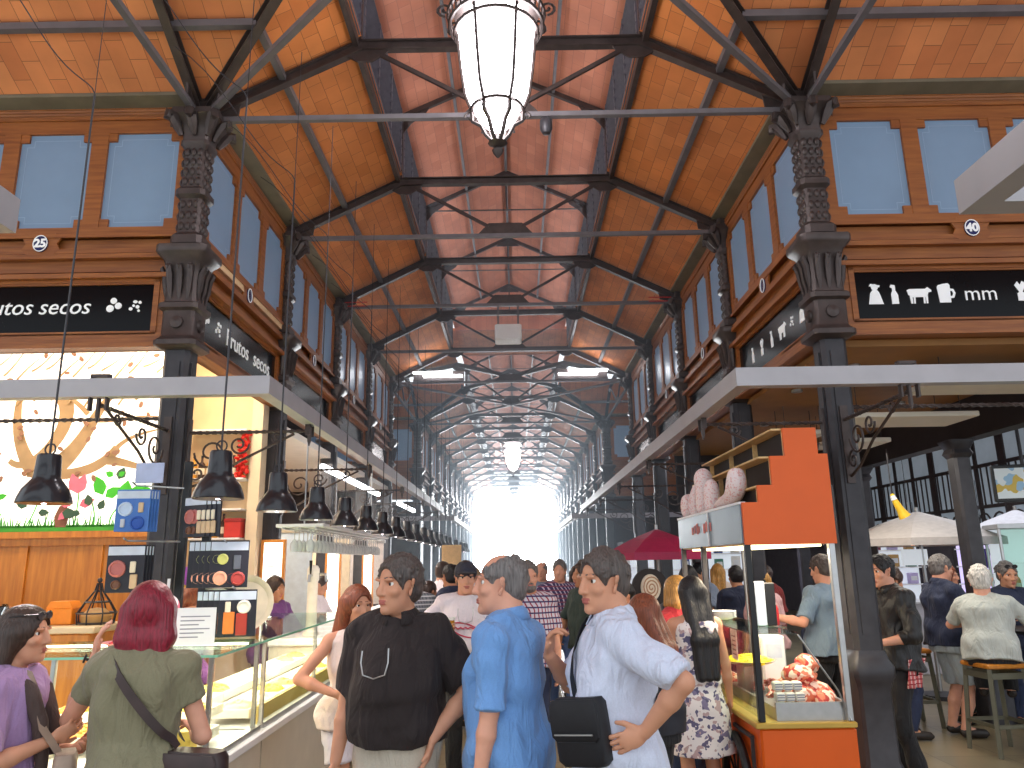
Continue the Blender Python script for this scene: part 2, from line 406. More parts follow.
# ---- columns
def column_mesh_parts(root, top=True):
    b = MB()
    b.sq([(.14, 0), (.14, .25), (.122, .3), (.118, .76), (.132, .82), (.152, .87), (.152, .93), (.125, .98), (.11, 1.04)])
    b.build('pedestal', IRONB, root, True)
    b = MB(); b.sq([(.108, 1.02), (.103, 3.42)], ch=.3)
    for a in range(4):
        M = Matrix.Rotation(a*PI/2, 4, 'Z'); st = len(b.v); b.box(-.045, .045, -.114, -.1, 1.15, 3.3); b.xf(M, st)
    b.build('shaft', IRONB, root, True)
    b = MB(); b.sq([(.125, 3.4), (.17, 3.43), (.17, 3.47), (.14, 3.5), (.13, 3.52), (.13, 3.72), (.16, 3.74), (.16, 3.78), (.13, 3.8), (.122, 3.95), (.13, 4.05), (.15, 4.15), (.195, 4.2), (.205, 4.22), (.205, 4.27), (.12, 4.29)])
    for a in range(4):
        M = Matrix.Rotation(a*PI/2, 4, 'Z'); st = len(b.v)
        b.lathe([(.0, 0), (.055, .0), (.05, .02), (.02, .03), (.0, .035)], 10)          # rosette
        b.xf(Matrix.Translation((0, -.13, 3.62)) @ Matrix.Rotation(PI/2, 4, 'X'), st); b.xf(M, st)
        st = len(b.v)
        for k in (-1, 0, 1):                                                            # acanthus leaves
            b.tube([(k*.07, -.125, 3.82), (k*.078, -.14, 3.92), (k*.084, -.15, 4.03), (k*.09, -.18, 4.1), (k*.09, -.185, 4.06)], [.01, .024, .027, .022, .008], 6)
        b.xf(M, st)
    b.build('capital', IRON, root, True)
    b = MB(); b.sq([(.1, 4.28), (.13, 4.31), (.13, 4.38), (.095, 4.42), (.095, 4.72), (.125, 4.75), (.125, 4.8), (.095, 4.83), (.09, 5.18), (.12, 5.22), (.12, 5.26)], ch=.25)
    for a in range(4):
        M = Matrix.Rotation(a*PI/2, 4, 'Z'); st = len(b.v)
        for zz in (4.47, 4.57, 4.67, 4.88, 4.97, 5.06, 5.15):
            for xx in (-.055, .0, .055): b.ball((xx, -.095, zz), (.026, .02, .04), 6, 4)
        b.xf(M, st)
    b.build('upper_shaft', IRON, root, True)
    b = MB(); b.sq([(.1, 5.24), (.11, 5.32), (.15, 5.42), (.2, 5.47), (.2, 5.52), (.12, 5.54), (.1, 5.66)])
    for a in range(8):
        M = Matrix.Rotation(a*PI/4, 4, 'Z'); st = len(b.v)
        r0 = .12 if a % 2 == 0 else .16
        b.tube([(0, -r0, 5.3), (0, -r0-.04, 5.38), (0, -r0-.08, 5.45), (0, -r0-.12, 5.46), (0, -r0-.125, 5.42), (0, -r0-.1, 5.41)], [.02, .045, .05, .045, .035, .015], 7)
        b.xf(M, st)
    b.build('top_bracket', IRON, root, True)
c0 = thing('iron_column', 'ornate cast iron column at the corner of the nut shop, by the big lit mural', 'column', (XL, T1[0], 0), 0, 'cast iron hall columns', 'thing')
column_mesh_parts(c0)
dup(c0, (XR, T1[0], 0), label='ornate cast iron column at the corner of the meat stall, beside the waiter in black')
for i, y in enumerate(T1[1:]):
    dup(c0, (XL, y, 0), label=f'{ORD[i+1]} cast iron column in the row behind the hanging lamps')
    dup(c0, (XR, y, 0), label=f'{ORD[i+1]} cast iron column in the row behind the orange cart')
for i, y in enumerate(T2):
    dup(c0, (XL, y, 0), label=f'{ORD[i]} cast iron column beyond the far crossing, lamp side')
    dup(c0, (XR, y, 0), label=f'{ORD[i]} cast iron column beyond the far crossing, cart side')

# ---- facade bays: local x along the wall (0 = column axis), local -y faces the hall
BAY = 2.5
def notched(x0, x1, z0, z1, k=.07):
    return [(x0+k, z0), (x1-k, z0), (x1-k, z0+k), (x1, z0+k), (x1, z1-k), (x1-k, z1-k), (x1-k, z1), (x0+k, z1), (x0+k, z1-k), (x0, z1-k), (x0, z0+k), (x0+k, z0+k)]
PX = [.2+.76*k for k in range(3)]   # pane left edges; panes .64 wide
pw, pz0, pz1 = .62, 4.5, 5.38
fb = MB()
fb.box(.1, BAY-.1, -.035, .035, 4.4, pz0); fb.box(.1, BAY-.1, -.035, .035, pz1, 5.5)
for k in range(4):
    xa = .1 if k == 0 else PX[k-1]+pw; xb = BAY-.1 if k == 3 else PX[k]
    fb.box(xa, xb, -.035, .035, pz0, pz1)
for k in range(3):
    for (cx_, cz_) in ((PX[k], pz0), (PX[k]+pw-.075, pz0), (PX[k], pz1-.075), (PX[k]+pw-.075, pz1-.075)):
        fb.box(cx_, cx_+.075, -.03, .03, cz_, cz_+.075)
fb.box(.1, BAY-.1, -.06, -.03, 4.4, 4.43)
WFRAME = fb.mesh('window_frame', WOOD)
PANES = [MB().box(PX[k]-.01, PX[k]+pw+.01, -.008, .008, pz0-.01, pz1+.01).mesh('pane', PANE) for k in range(3)]
ETCH = []
for k in range(3):
    e = MB(); xa, xb, za, zb = PX[k]+.05, PX[k]+pw-.05, pz0+.05, pz1-.05
    o_ = notched(xa, xb, za, zb, .06); i_ = notched(xa+.006, xb-.006, za+.006, zb-.006, .06)
    n = len(o_); e.add([(u, -.0095, z) for u, z in o_]+[(u, -.0095, z) for u, z in i_], [(j, (j+1) % n, n+(j+1) % n, n+j) for j in range(n)])
    ETCH.append(e.mesh('etched_border', mat('etched_line', rgb(140, 164, 190), .3, 0, .05)))
def facade_wall(nb):
    w = MB(); x0 = .115; x1 = nb*BAY-.115
    w.box(x0, x1, .0, .05, 3.43, 4.42)                                   # backing boards
    w.box(x0, x1, -.05, .0, 4.26, 4.3); w.box(x0, x1, -.09, .0, 4.2, 4.24); w.box(x0, x1, -.03, .0, 4.1, 4.2); w.box(x0, x1, -.11, .0, 4.02, 4.06)
    w.box(x0, x1, -.045, .0, 4.4, 4.44)
    w.box(x0, x1, -.1, .05, 3.43, 3.47); w.box(x0, x1, -.06, .0, 3.47, 3.56)
    w.box(x0, x1, -.05, .05, 5.5, 5.53)
    for zz in (5.545, 5.575, 5.605):
        w.tube([(x0, -.02, zz), (x1, -.02, zz)], .017, 6)
    for k in range(nb):
        a = k*BAY
        w.box(a+.115, a+.22, -.05, .0, 3.5, 4.06); w.box(a+BAY-.22, a+BAY-.115, -.05, .0, 3.5, 4.06); w.box(a+.115, a+BAY-.115, -.05, 0, 3.98, 4.03)
    return w
def gutter(nb):
    g = MB(); g.poly([(-.02, 5.63), (-.16, 5.66), (-.16, 5.69), (-.02, 5.83), (.02, 5.83)], 0, nb*BAY, 'x')
    return g
SBOARD = MB().box(.24, BAY-.24, -.03, .0, 3.57, 4.0).mesh('board', SIGNB)
sf = MB()
for (a, b_, c_, d_) in ((.2, BAY-.2, 3.545, 3.575), (.2, BAY-.2, 3.995, 4.025)): sf.box(a, b_, -.06, .0, c_, d_)
for (a, b_) in ((.2, .245), (BAY-.245, BAY-.2)): sf.box(a, b_, -.06, 0, 3.545, 4.025)
SFRAME = sf.mesh('frame', WOOD)
pq = MB(); pq.lathe([(.001, 0), (.075, 0), (.075, .012), (.001, .012)], 20, sx=.82); PQB = pq.xf(Matrix.Rotation(PI/2, 4, 'X')).mesh('disc', NAVY)
pq = MB()
for k in range(20):
    a = 2*PI*k/20; b2 = 2*PI*(k+1)/20
    pq.bar((.058*math.cos(a), -.014, .07*math.sin(a)), (.058*math.cos(b2), -.014, .07*math.sin(b2)), .006, .008, (0, 1, 0))
PQR = pq.mesh('rim', LETTER)
pq = MB(); pq.poly([(-.16, -.05), (-.1, -.11), (.1, -.11), (.16, -.05), (.13, 0), (.16, .05), (.1, .1), (-.1, .1), (-.16, .05), (-.13, 0)], -.001, .02); PQS = pq.mesh('backing', WOOD)
WN = [0]
FW = []
def facade(origin, rz, nb, wname, where, cols=None):
    """nb bays starting at a column; returns list of (matrix) for placing signs"""
    M = Matrix.Translation(origin) @ Matrix.Rotation(rz, 4, 'Z')
    if not FW: FW.append(facade_wall(1).mesh('wall', WOODY))
    for k in range(nb):
        o = put(wname, FW[0]); o.matrix_world = M @ Matrix.Translation((k*BAY, 0, 0)); struct(o, f'varnished wood fascia with mouldings, {ORD[k]} bay {where}', 'wall')
    o = gutter(nb).build('trim_gutter', GUT); o.matrix_world = M; struct(o, f'olive zinc gutter under the roof {where}', 'trim')
    for k in range(nb):
        WN[0] += 1
        Mk = M @ Matrix.Translation((k*BAY, 0, 0))
        w = put(f'window_{WN[0]}', WFRAME); w.matrix_world = Mk
        struct(w, f'wooden clerestory window of three frosted panes, {ORD[k]} bay {where}', 'window')
        for j in range(3):
            pn = put('pane', PANES[j], w)
            put('etched_border', ETCH[j], pn)
def sign(origin, rz, k, label, group='black shop signs', grp=True):
    s = thing('shop_sign', label, 'sign', origin, rz, group)
    s.matrix_world = Matrix.Translation(origin) @ Matrix.Rotation(rz, 4, 'Z') @ Matrix.Translation((k*BAY, 0, 0))
    put('board', SBOARD, s); put('frame', SFRAME, s)
    return s
def plaque(origin, rz, k, label, num=None):
    s = thing('number_plaque', label, 'plaque', origin, rz, 'oval number plaques')
    s.matrix_world = Matrix.Translation(origin) @ Matrix.Rotation(rz, 4, 'Z') @ Matrix.Translation((k*BAY+BAY/2+.02, -.05, 4.35))
    put('backing', PQS, s); d = put('disc', PQB, s, (0, -.0, 0)); put('rim', PQR, s)
    if num:
        t = text_mesh(num, .1, .002, 0, .004); t.materials.append(LETTER)
        o = put('digits', t, s); o.location = (0, -.016, -.002); o.rotation_euler = (PI/2, 0, 0)
    return s
# front walls face the camera: x runs with the world x (origin at the outer end on the left)
FL0 = (XL-2*BAY, T1[0]+.0, 0); FR0 = (XR, T1[0]+.0, 0)
facade(FL0, 0, 2, 'wall_front_left', 'over the nut shop counter')
facade(FR0, 0, 3, 'wall_front_right', 'over the meat stall bar')
# hall sides: left wall looks +x: local x -> +y
facade((XL, T1[0], 0), PI/2, 4, 'wall_left', 'above the hanging lamps')
facade((XR, T1[-1], 0), -PI/2, 4, 'wall_right', 'above the orange cart side')
facade((XL, T2[0], 0), PI/2, 10, 'wall_left', 'in the far hall, lamp side')
facade((XR, T2[-1], 0), -PI/2, 10, 'wall_right', 'in the far hall, cart side')
# far side of the second crossing, facing the camera
facade((XL-2*BAY, T2[0], 0), 0, 2, 'wall_back_left', 'across the far crossing, lamp side')
facade((XR, T2[0], 0), 0, 2, 'wall_back_right', 'across the far crossing, cart side')

def words_on(s, txt, size, xs_, z, shear=0.):
    for w_, x in zip(txt.split(), xs_): lettering(s, w_, size, x, z, shear)
def lettering(s, txt, size, x, z, shear=0., bold=.0, name='lettering'):
    t = text_mesh(txt, size, .003, shear, bold); t.materials.append(LETTER)
    o = put(name, t, s); o.location = (x, -.033, z); o.rotation_euler = (PI/2, 0, 0); return o
def icon(s, polys, x, z, k=1., name='icon'):
    b = MB()
    for p in polys: b.poly([(x+u*k, z+w*k) for u, w in p], -.036, -.03)
    return b.build(name, LETTER, s)
def circ(cx, cz, r, n=12, sx=1.): return [(cx+sx*r*math.cos(2*PI*i/n), cz+r*math.sin(2*PI*i/n)) for i in range(n)]
I_NUT = [circ(-.03, -.02, .028), circ(.03, .0, .026), circ(-.008, .04, .024)]
I_SEED = [circ(-.03, -.025, .014), circ(.0, .03, .012, sx=1.4), circ(.02, -.01, .014), circ(-.01, 0, .01), circ(.035, .025, .012), circ(.03, -.04, .01)]
I_LADY = [[(-.06, -.085), (.06, -.085), (.035, .01), (.02, .035), (-.02, .035), (-.04, .01)], circ(-.0, .06, .028), [(-.045, .07), (.04, .06), (.045, .075), (-.03, .09)]]
I_BOTTLE = [[(-.025, -.085), (.03, -.085), (.03, -.01), (.012, .03), (.012, .075), (-.02, .08), (-.03, .06), (-.012, .05), (-.012, .03), (-.025, 0)]]
I_COW = [[(-.09, -.01), (-.1, .03), (-.08, .04), (.05, .04), (.07, .055), (.1, .03), (.1, .015), (.075, .01), (.06, -.03), (-.06, -.03)],
         [(-.08, -.02), (-.06, -.02), (-.06, -.085), (-.075, -.085)], [(-.05, -.02), (-.035, -.02), (-.04, -.085), (-.052, -.085)], [(.03, -.02), (.045, -.02), (.04, -.085), (.028, -.085)], [(.05, -.02), (.066, -.02), (.062, -.085), (.05, -.085)]]
I_MUG = [[(-.06, -.08), (.03, -.08), (.035, .07), (.02, .085), (-.02, .08), (-.06, .07), (-.07, .055)], [(.03, -.045), (.06, -.04), (.075, 0), (.06, .035), (.03, .04), (.03, .022), (.05, .018), (.057, 0), (.048, -.024), (.03, -.027)]]
I_GLASS = [[(-.03, -.085), (.03, -.085), (.03, -.02), (.012, -.01), (.05, .06), (.02, .085), (0, .05), (-.02, .08), (-.045, .05), (-.012, -.01), (-.03, -.02)]]
s = sign(FL0, 0, 1, 'black shop sign reading utos secos with nut symbols, facing the camera over the nut shop')
words_on(s, 'frutos secos', .19, (1.03, 1.52), 3.795, .2)
icon(s, I_NUT, 1.93, 3.8, 1.1); icon(s, I_SEED, 2.1, 3.8, 1.1)
sign(FL0, 0, 0, 'black shop sign at the outer end of the nut shop fascia')
s = sign(FR0, 0, 0, 'black shop sign with lady, bottle, cow and mug symbols and two letters mm')
for ic, x in ((I_LADY, .41), (I_BOTTLE, .565), (I_COW, .77), (I_MUG, .99)): icon(s, ic, x, 3.79)
lettering(s, 'mm', .18, 1.27, 3.78, 0, -.001)
icon(s, I_GLASS, 1.6, 3.8); icon(s, I_BOTTLE, 1.85, 3.79)
for k in (1, 2): sign(FR0, 0, k, f'plain black shop sign over the bar, {ORD[k]} bay from the corner column')
s = sign((XL, T1[0], 0), PI/2, 0, 'black shop sign reading Frutos secos on the hall side of the nut shop')
icon(s, I_NUT, .36, 3.8); icon(s, I_SEED, .62, 3.8, 1.4); words_on(s, 'Frutos secos', .23, (1.12, 1.82), 3.78)
for k in (1, 2, 3): sign((XL, T1[0], 0), PI/2, k, f'black glossy sign panel above the hanging lamps, {ORD[k]} bay of the hall')
s = sign((XR, T1[-1], 0), -PI/2, 3, 'black shop sign with small white food symbols above the orange cart')
for ic, x in ((I_BOTTLE, .7), (I_GLASS, 1.0), (I_BOTTLE, 1.3), (I_COW, 1.6), (I_SEED, 1.85), (I_LADY, 2.1)): icon(s, ic, x, 3.79)
for k in (2, 1, 0): sign((XR, T1[-1], 0), -PI/2, k, f'black glossy sign panel on the orange cart side, {ORD[3-k]} bay of the hall')
for k in range(10):
    sign((XL, T2[0], 0), PI/2, k, f'black sign panel in the far hall, lamp side, {ORD[k]} bay')
    sign((XR, T2[-1], 0), -PI/2, k, f'black sign panel in the far hall, cart side, {ORD[9-k]} bay')
plaque(FL0, 0, 1, 'oval blue plaque numbered 25 over the nut shop sign', '25')
plaque(FR0, 0, 0, 'oval blue plaque numbered 40 over the mm sign', '40')
for k in range(4):
    plaque((XL, T1[0], 0), PI/2, k, f'oval number plaque above the hanging lamps, {ORD[k]} bay of the hall')
    plaque((XR, T1[-1], 0), -PI/2, k, f'oval number plaque on the orange cart side, {ORD[3-k]} bay of the hall')

# ---- white awning beams (L shaped) with wrought brackets
def lbeam(x, y, xo, yo, label):
    w = .045; z0, z1 = 2.785, 2.905; sx = -1 if xo < x else 1; sy = 1 if yo > y else -1
    b = MB(); b.box(xo, x-sx*w, y-w, y+w, z0, z1); b.box(x-w, x+w, y+sy*w, yo, z0, z1)
    tag(b.build('awning_beam', BEAMW), label, 'beam', 'white awning beams')
BXL, BXR, BY = -1.62, 1.48, 4.8
lbeam(BXL, BY, -9, T1[-1]+.9, 'grey white awning beam around the nut shop corner, above the black pendant lamps')
lbeam(BXR, BY, 9.5, T1[-1]+.9, 'grey white awning beam around the meat stall corner, above the orange cart')
lbeam(BXL-.06, 2.27, -9, -1.2, 'end of a pale awning beam poking in beside the blue panes over number 25')
lbeam(BXR+.03, 2.25, 9.5, -1.2, 'end of a pale awning beam poking in over number 40')
lbeam(BXL, T2[0]-1.1, -9, T2[-1], 'awning beam of the far hall, lamp side')
lbeam(BXR, T2[0]-1.1, 9, T2[-1], 'awning beam of the far hall, cart side')
def bracket_mesh(L):
    b = MB(); n = 40
    b.tube([(.1, 0, 2.74), (L, 0, 2.74)], .012, 6)
    for ph in (0, PI):   # twisted bar
        b.tube([(.12+(L-.15)*i/n, .011*math.cos(i*1.3+ph), 2.74+.011*math.sin(i*1.3+ph)) for i in range(n+1)], .007, 5)
    b.box(L-.02, L+.02, -.06, .06, 2.92, 2.94)
    for y in (-.055, .055): b.box(L-.02, L+.02, y-.006, y+.006, 2.7, 2.94)
    b.tube([(L, 0, 2.78), (L, 0, 2.66), (L, 0, 2.62)], [.016, .016, .004], 6)
    b.tube([(.12, 0, 2.3), (.3, 0, 2.36), (.55, 0, 2.52), (L-.12, 0, 2.72)], .011, 6)
    for (cx_, cz_, r0, a0, tn) in ((.3, 2.58, .13, PI, 1.6), (.52, 2.64, .08, 0, -1.4), (.2, 2.42, .07, PI/2, 1.3), (L-.25, 2.69, .045, PI, 1.2)):
        b.tube([(u, 0, w) for u, w in spiral(cx_, cz_, r0, .015, a0, tn)], .009, 5)
    b.box(.1, .13, -.03, .03, 2.25, 2.85)
    return b.mesh('wrought_bracket', IRON, True)
BR1 = bracket_mesh(BXR-XR if False else abs(BXL-XL))
BR2 = bracket_mesh(T1[0]-BY)
def bracket(me, x, y, rz, label):
    tag(put('wrought_bracket', me, None, (x, y, 0), rz), label, 'bracket', 'scrolled iron brackets')
bracket(BR2, XL, T1[0], -PI/2, 'scrolled iron bracket in front of the mural, nut shop column')
bracket(BR2, XR, T1[0], -PI/2, 'scrolled iron bracket reaching to the beam over the bar, meat stall column')
for i, y in enumerate(T1):
    bracket(BR1, XL, y, 0, f'scrolled iron bracket on the {ORD[i]} column behind the hanging lamps')
    bracket(BR1, XR, y, PI, f'scrolled iron bracket on the {ORD[i]} column of the orange cart side')
for i, (x, x2, lb) in enumerate(((XL-.12, XL-2.4, 'in front of the lit mural'), (XR+.12, XR+2.4, 'over the bar stools'))):
    b = MB(); b.tube([(x, T1[0], 2.86), (x2, T1[0], 2.86)], .012, 6)
    for ph in (0, PI): b.tube([(x+(x2-x)*k/90, T1[0]+.012*math.cos(k*1.2+ph), 2.86+.012*math.sin(k*1.2+ph)) for k in range(91)], .008, 5)
    tag(b.build('twisted_rail', IRON), f'twisted iron rail {lb}', 'rail')

# ---- hanging lanterns
def lantern(loc, label):
    t = thing('hanging_lantern', label, 'lantern', loc, 0, 'glass hall lanterns')
    GL = mat('lit_opal_glass', rgb(250, 244, 250), .3, 0, .02, emit=(1, .95, .98), estr=13.)
    b = MB(); b.lathe([(.15, -.02), (.19, .1), (.215, .3), (.235, .55), (.25, .62), (.2, .68), (.05, .7)], 6); b.build('glass', GL, t)
    b = MB(); b.lathe([(.145, -.02), (.11, -.1), (.05, -.16), (.01, -.18)], 6); b.build('lower_glass', GL, t)
    b = MB()
    for k in range(6):
        a = 2*PI*k/6; c, s_ = math.cos(a), math.sin(a)
        b.tube([(.155*c, .155*s_, -.02), (.195*c, .195*s_, .1), (.22*c, .22*s_, .3), (.242*c, .242*s_, .55), (.255*c, .255*s_, .62)], .011, 5)
        b.tube([(.155*c, .155*s_, -.02), (.15*c, .15*s_, -.1), (.1*c, .1*s_, -.13), (.07*c, .07*s_, -.2), (.02*c, .02*s_, -.26)], .013, 5)
        b.tube([(u*c, u*s_, w) for u, w in spiral(.15, -.07, .05, .01, 0, 1.2, 14)], .008, 4)
    for r, z in ((.155, -.02), (.258, .56), (.29, .62), (.3, .7)):
        b.tube([(r*math.cos(2*PI*k/24), r*math.sin(2*PI*k/24), z) for k in range(25)], .013, 5)
    b.lathe([(.01, -.36), (.03, -.33), (.035, -.31), (.015, -.29), (.06, -.26), (.02, -.23), (.01, -.2)], 10)
    b.build('frame', IRON, t, True)
    b = MB()
    for k in range(40):
        a = 2*PI*k/40; b.bar((.292*math.cos(a), .292*math.sin(a), .62), (.3*math.cos(a), .3*math.sin(a), .7), .008, .008)
    for k in range(12):
        a = 2*PI*k/12; c, s_ = math.cos(a), math.sin(a); b.tube([(u*c, u*s_, w) for u, w in spiral(.32, .76, .055, .01, -PI/2, 1.3, 14)], .01, 4)
    b.build('crown', IRON, t)
    b = MB(); b.lathe([(.27, .7), (.2, .8), (.1, .9), (.03, .96), (.012, 1.0), (.012, (RIDGE-loc[2]-.1)/1.12)], 12); b.build('hanger', IRON, t, True)
    t.scale = (1.22, 1.22, 1.12)
    return t
lantern((CX-.02, 5.0, 4.98), 'big glowing glass lantern with iron crown hanging close overhead')
lantern((CX, 26., 4.95), 'small glowing lantern hanging far down the hall')
# ---- red cable loops on the third truss
for s in (-1, 1):
    b = MB(); b.tube([(0, 0, .0), (.34, 0, 0), (.34, 0, .06), (0, 0, .06)], .008, 5)
    o = b.build('red_cable', mat('red_cable', rgb(190, 30, 30), .5, 0, .05)); o.location = (XL+.16 if s < 0 else XR-.5, T1[2]-.06, TIE+.0); tag(o, f'red cable wrapped on the third tie rod, {"lamp" if s < 0 else "cart"} side', 'cable', 'red cables')
# ---- white box hung under the third truss, fluorescent uplights, small bell camera
t = thing('hanging_box', 'white projector box hung under the third truss', 'box', (CX, T1[2], 0))
MB().cbox(-.2, .2, -.15, .15, 4.92, 5.16, .015).build('housing', WHITE, t)
b = MB()
for x in (-.15, .15): b.bar((x, 0, 5.14), (x, 0, TIE), .03, .03)
b.build('hanger', GREYI, t)
TUBE = mat('lit_fluorescent_tube', (1, 1, 1), .3, 0, .01, emit=(.93, .95, 1), estr=14.)
for s in (-1, 1):
    sd = 'lamp side' if s < 0 else 'cart side'
    t = thing('strip_light', f'twin fluorescent strip light above the far crossing, {sd}', 'light', (xs(s, 1.55), T1[-1], TIE+.0035), 0, 'strip lights of the far crossing')
    MB().box(-.55, .55, -.05, .05, .02, .06).build('housing', IRON, t)
    for j, (dx, dz) in enumerate(((-.1*s, .12), (.12*s, .2))):
        MB().tube([(-.42+dx, -.1, dz), (.42+dx, -.1, dz)], .028, 8).build('tube', TUBE, t)
    b = MB(); b.poly([(.02, .26), (.06, .05), (.075, .05), (.035, .27)], -.55, .55, 'x'); b.build('reflector', IRON, t)
b = MB(); b.lathe([(.02, .06), (.03, .05), (.055, .02), (.055, -.06), (.035, -.1), (.01, -.11)], 14)
t = tag(b.build('dome_camera', IRONB, None, True), 'small black dome camera under the nearest tie rod', 'camera'); t.location = (.32, T1[0], TIE-.08)
# ================================================================== lamp-side stalls
CREAM = mat('cream_plaster', rgb(226, 206, 176), .8, 0, .05)
PEACH = mat('peach_plaster', rgb(232, 196, 150), .8, 0, .05)
PANELW = mat('cream_counter_panel', rgb(206, 198, 184), .4, 0, .05)
STEEL = mat('brushed_steel', rgb(178, 178, 178), .3, .85, .06, 20.)
GLASS = bpy.data.materials.new('clear_glass'); GLASS.use_nodes = True
def _glass(m, tint, fac, rough=.03):
    N = m.node_tree.nodes; L = m.node_tree.links; N.remove(N['Principled BSDF']); out = N['Material Output']
    t = N.new('ShaderNodeBsdfTransparent'); t.inputs[0].default_value = (*tint, 1)
    g = N.new('ShaderNodeBsdfGlossy'); g.inputs['Roughness'].default_value = rough
    fr = N.new('ShaderNodeFresnel'); fr.inputs[0].default_value = 1.45
    nz = N.new('ShaderNodeTexNoise'); nz.inputs['Scale'].default_value = 3.
    mr = N.new('ShaderNodeMapRange'); mr.inputs['To Min'].default_value = fac*.8; mr.inputs['To Max'].default_value = fac*1.2
    L.new(nz.outputs['Fac'], mr.inputs['Value'])
    mu = N.new('ShaderNodeMath'); mu.operation = 'MULTIPLY'; L.new(fr.outputs[0], mu.inputs[0]); L.new(mr.outputs[0], mu.inputs[1])
    mx = N.new('ShaderNodeMixShader'); L.new(mu.outputs[0], mx.inputs[0]); L.new(t.outputs[0], mx.inputs[1]); L.new(g.outputs[0], mx.inputs[2]); L.new(mx.outputs[0], out.inputs[0])
_glass(GLASS, (.96, .99, .97), .35)
GLASSG = bpy.data.materials.new('green_edge_glass'); GLASSG.use_nodes = True; _glass(GLASSG, (.8, .94, .88), .6)
GEDGE = mat('glass_edge_green', rgb(120, 190, 160), .2, 0, .05)
OAK = wood_mat('orange_oak_panelling', rgb(176, 104, 26), rgb(208, 134, 44), 2, .4, 2.5, 10.)
DARKI = mat('dark_interior', rgb(44, 38, 40), .7, 0, .15)
BLACK = mat('black_plastic', rgb(26, 26, 28), .35, 0, .1)
struct(MB().box(-8, -3.43, 7.44, 7.56, 0, 4.4).build('wall_shop_back', CREAM), 'back wall of the nut shop behind the mural', 'wall')
struct(MB().box(-8, XL+.05, 6.06, 8.3, 4.34, 4.42).build('ceiling', PEACH), 'peach shop ceiling over the nut shop', 'ceiling')
struct(MB().box(-3.55, XL-.16, 8.2, 8.32, 0, 4.4).build('wall_shop_side', mat('peach_wall', rgb(222, 196, 156), .8, 0, .06)), 'peach partition wall carrying the nut shop shelves', 'wall')
struct(MB().box(-5.3, -5.18, 8.3, T1[-1], 0, 3.7).build('wall_stalls_back', mat('stall_back_wall', rgb(176, 152, 124), .8, 0, .1)), 'tan back wall of the wine stalls', 'wall')
struct(MB().box(-5.2, XL+.05, 8.35, T1[-1], 3.2, 3.28).build('ceiling', mat('white_stall_ceiling', rgb(214, 208, 200), .7, 0, .04)), 'white ceiling of the wine stalls', 'ceiling')
struct(MB().box(-5.3, XL-.2, T1[-1]-.1, T1[-1], 0, 3.3).build('wall_stalls_end', DARKI), 'dark end wall of the wine stalls', 'wall')
# ---- oak wainscot with raised stiles
t = thing('wainscot_panelling', 'orange oak panelling below the lit mural in the nut shop', 'panelling', (-5.7, 7.4, 0))
b = MB(); b.box(-2.2, 2.24, -.0, .03, 0, 2.0); b.build('panel', OAK, t)
b = MB()
for x in (-2.0, -1.25, -.5, .25, 1.0, 1.72): b.box(x-.04, x+.04, -.02, .0, .05, 1.95)
b.build('stile', OAK, t)
b = MB(); b.box(-2.2, 2.26, -.06, .03, 2.0, 2.06); b.box(-2.2, 2.24, -.03, .0, 1.93, 2.0); b.build('top_rail', OAK, t)
# ---- lit mural: tree, leaves, flowers, grass
M0 = mat('backlit_white_panel', rgb(250, 244, 232), .5, 0, .03, emit=(1, .95, .84), estr=.95)
def flatcol(n, c): return mat(n, c, .6, 0, .1, 9.)
mu = thing('lit_mural', 'backlit white mural of a tan tree, green leaves and pink flowers', 'mural', (-4.2, 7.38, 0))
MB().box(-3.2, .76, 0, .04, 2.06, 4.3).build('panel', M0, mu)
tan = flatcol('mural_tan', rgb(172, 144, 104))
RC = [0]
def ribbon(b, pts, ws, y0=-.006, y1=.0):
    RC[0] += 1; y0 -= .0006*(RC[0] % 40); y1 = y0+.003
    L_, R_ = [], []
    for i, p in enumerate(pts):
        a = pts[max(i-1, 0)]; c = pts[min(i+1, len(pts)-1)]; dx, dz = c[0]-a[0], c[1]-a[1]; n = math.hypot(dx, dz) or 1
        L_.append((p[0]-dz/n*ws[i]/2, p[1]+dx/n*ws[i]/2)); R_.append((p[0]+dz/n*ws[i]/2, p[1]-dx/n*ws[i]/2))
    for i in range(len(pts)-1): b.poly([L_[i], L_[i+1], R_[i+1], R_[i]], y0, y1)
b = MB()
def bez(p, n=14):
    out = []
    for i in range(n+1):
        t_ = i/n; q = [Vector((*u, 0)) for u in p]
        while len(q) > 1: q = [q[j].lerp(q[j+1], t_) for j in range(len(q)-1)]
        out.append((q[0].x, q[0].y))
    return out
def limb(p, w0, w1): q = bez(p); ribbon(b, q, [w0+(w1-w0)*i/(len(q)-1) for i in range(len(q))])
limb([(-.3, 3.4), (-.1, 3.1), (-.4, 2.75), (-.6, 2.62), (-.75, 2.75)], .16, .05)       # left sweeping limb
limb([(-.55, 2.64), (-.3, 2.58), (.05, 2.58), (.2, 2.72), (.3, 2.86)], .1, .09)
limb([(.22, 2.74), (.4, 2.72), (.55, 2.66), (.72, 2.62)], .09, .03)
limb([(.28, 2.84), (.35, 2.95), (.5, 3.0), (.7, 3.04)], .05, .015)
limb([(-.35, 2.62), (-.2, 2.75), (0, 2.9), (.0, 3.2), (.2, 3.4)], .2, .06)
limb([(.0, 3.15), (.25, 3.1), (.5, 3.2), (.7, 3.16)], .05, .012)
limb([(-.7, 3.5), (-.8, 3.1), (-.62, 2.8), (-.5, 2.65)], .05, .16)
bt_ = b; b = MB()
for k in range(14):
    x = -1.2+k*.14; limb([(x, 3.62+.06*math.sin(k*1.7)), (x+.1, 3.7), (x+.2, 3.78+.06*(k % 3))], .02, .006)
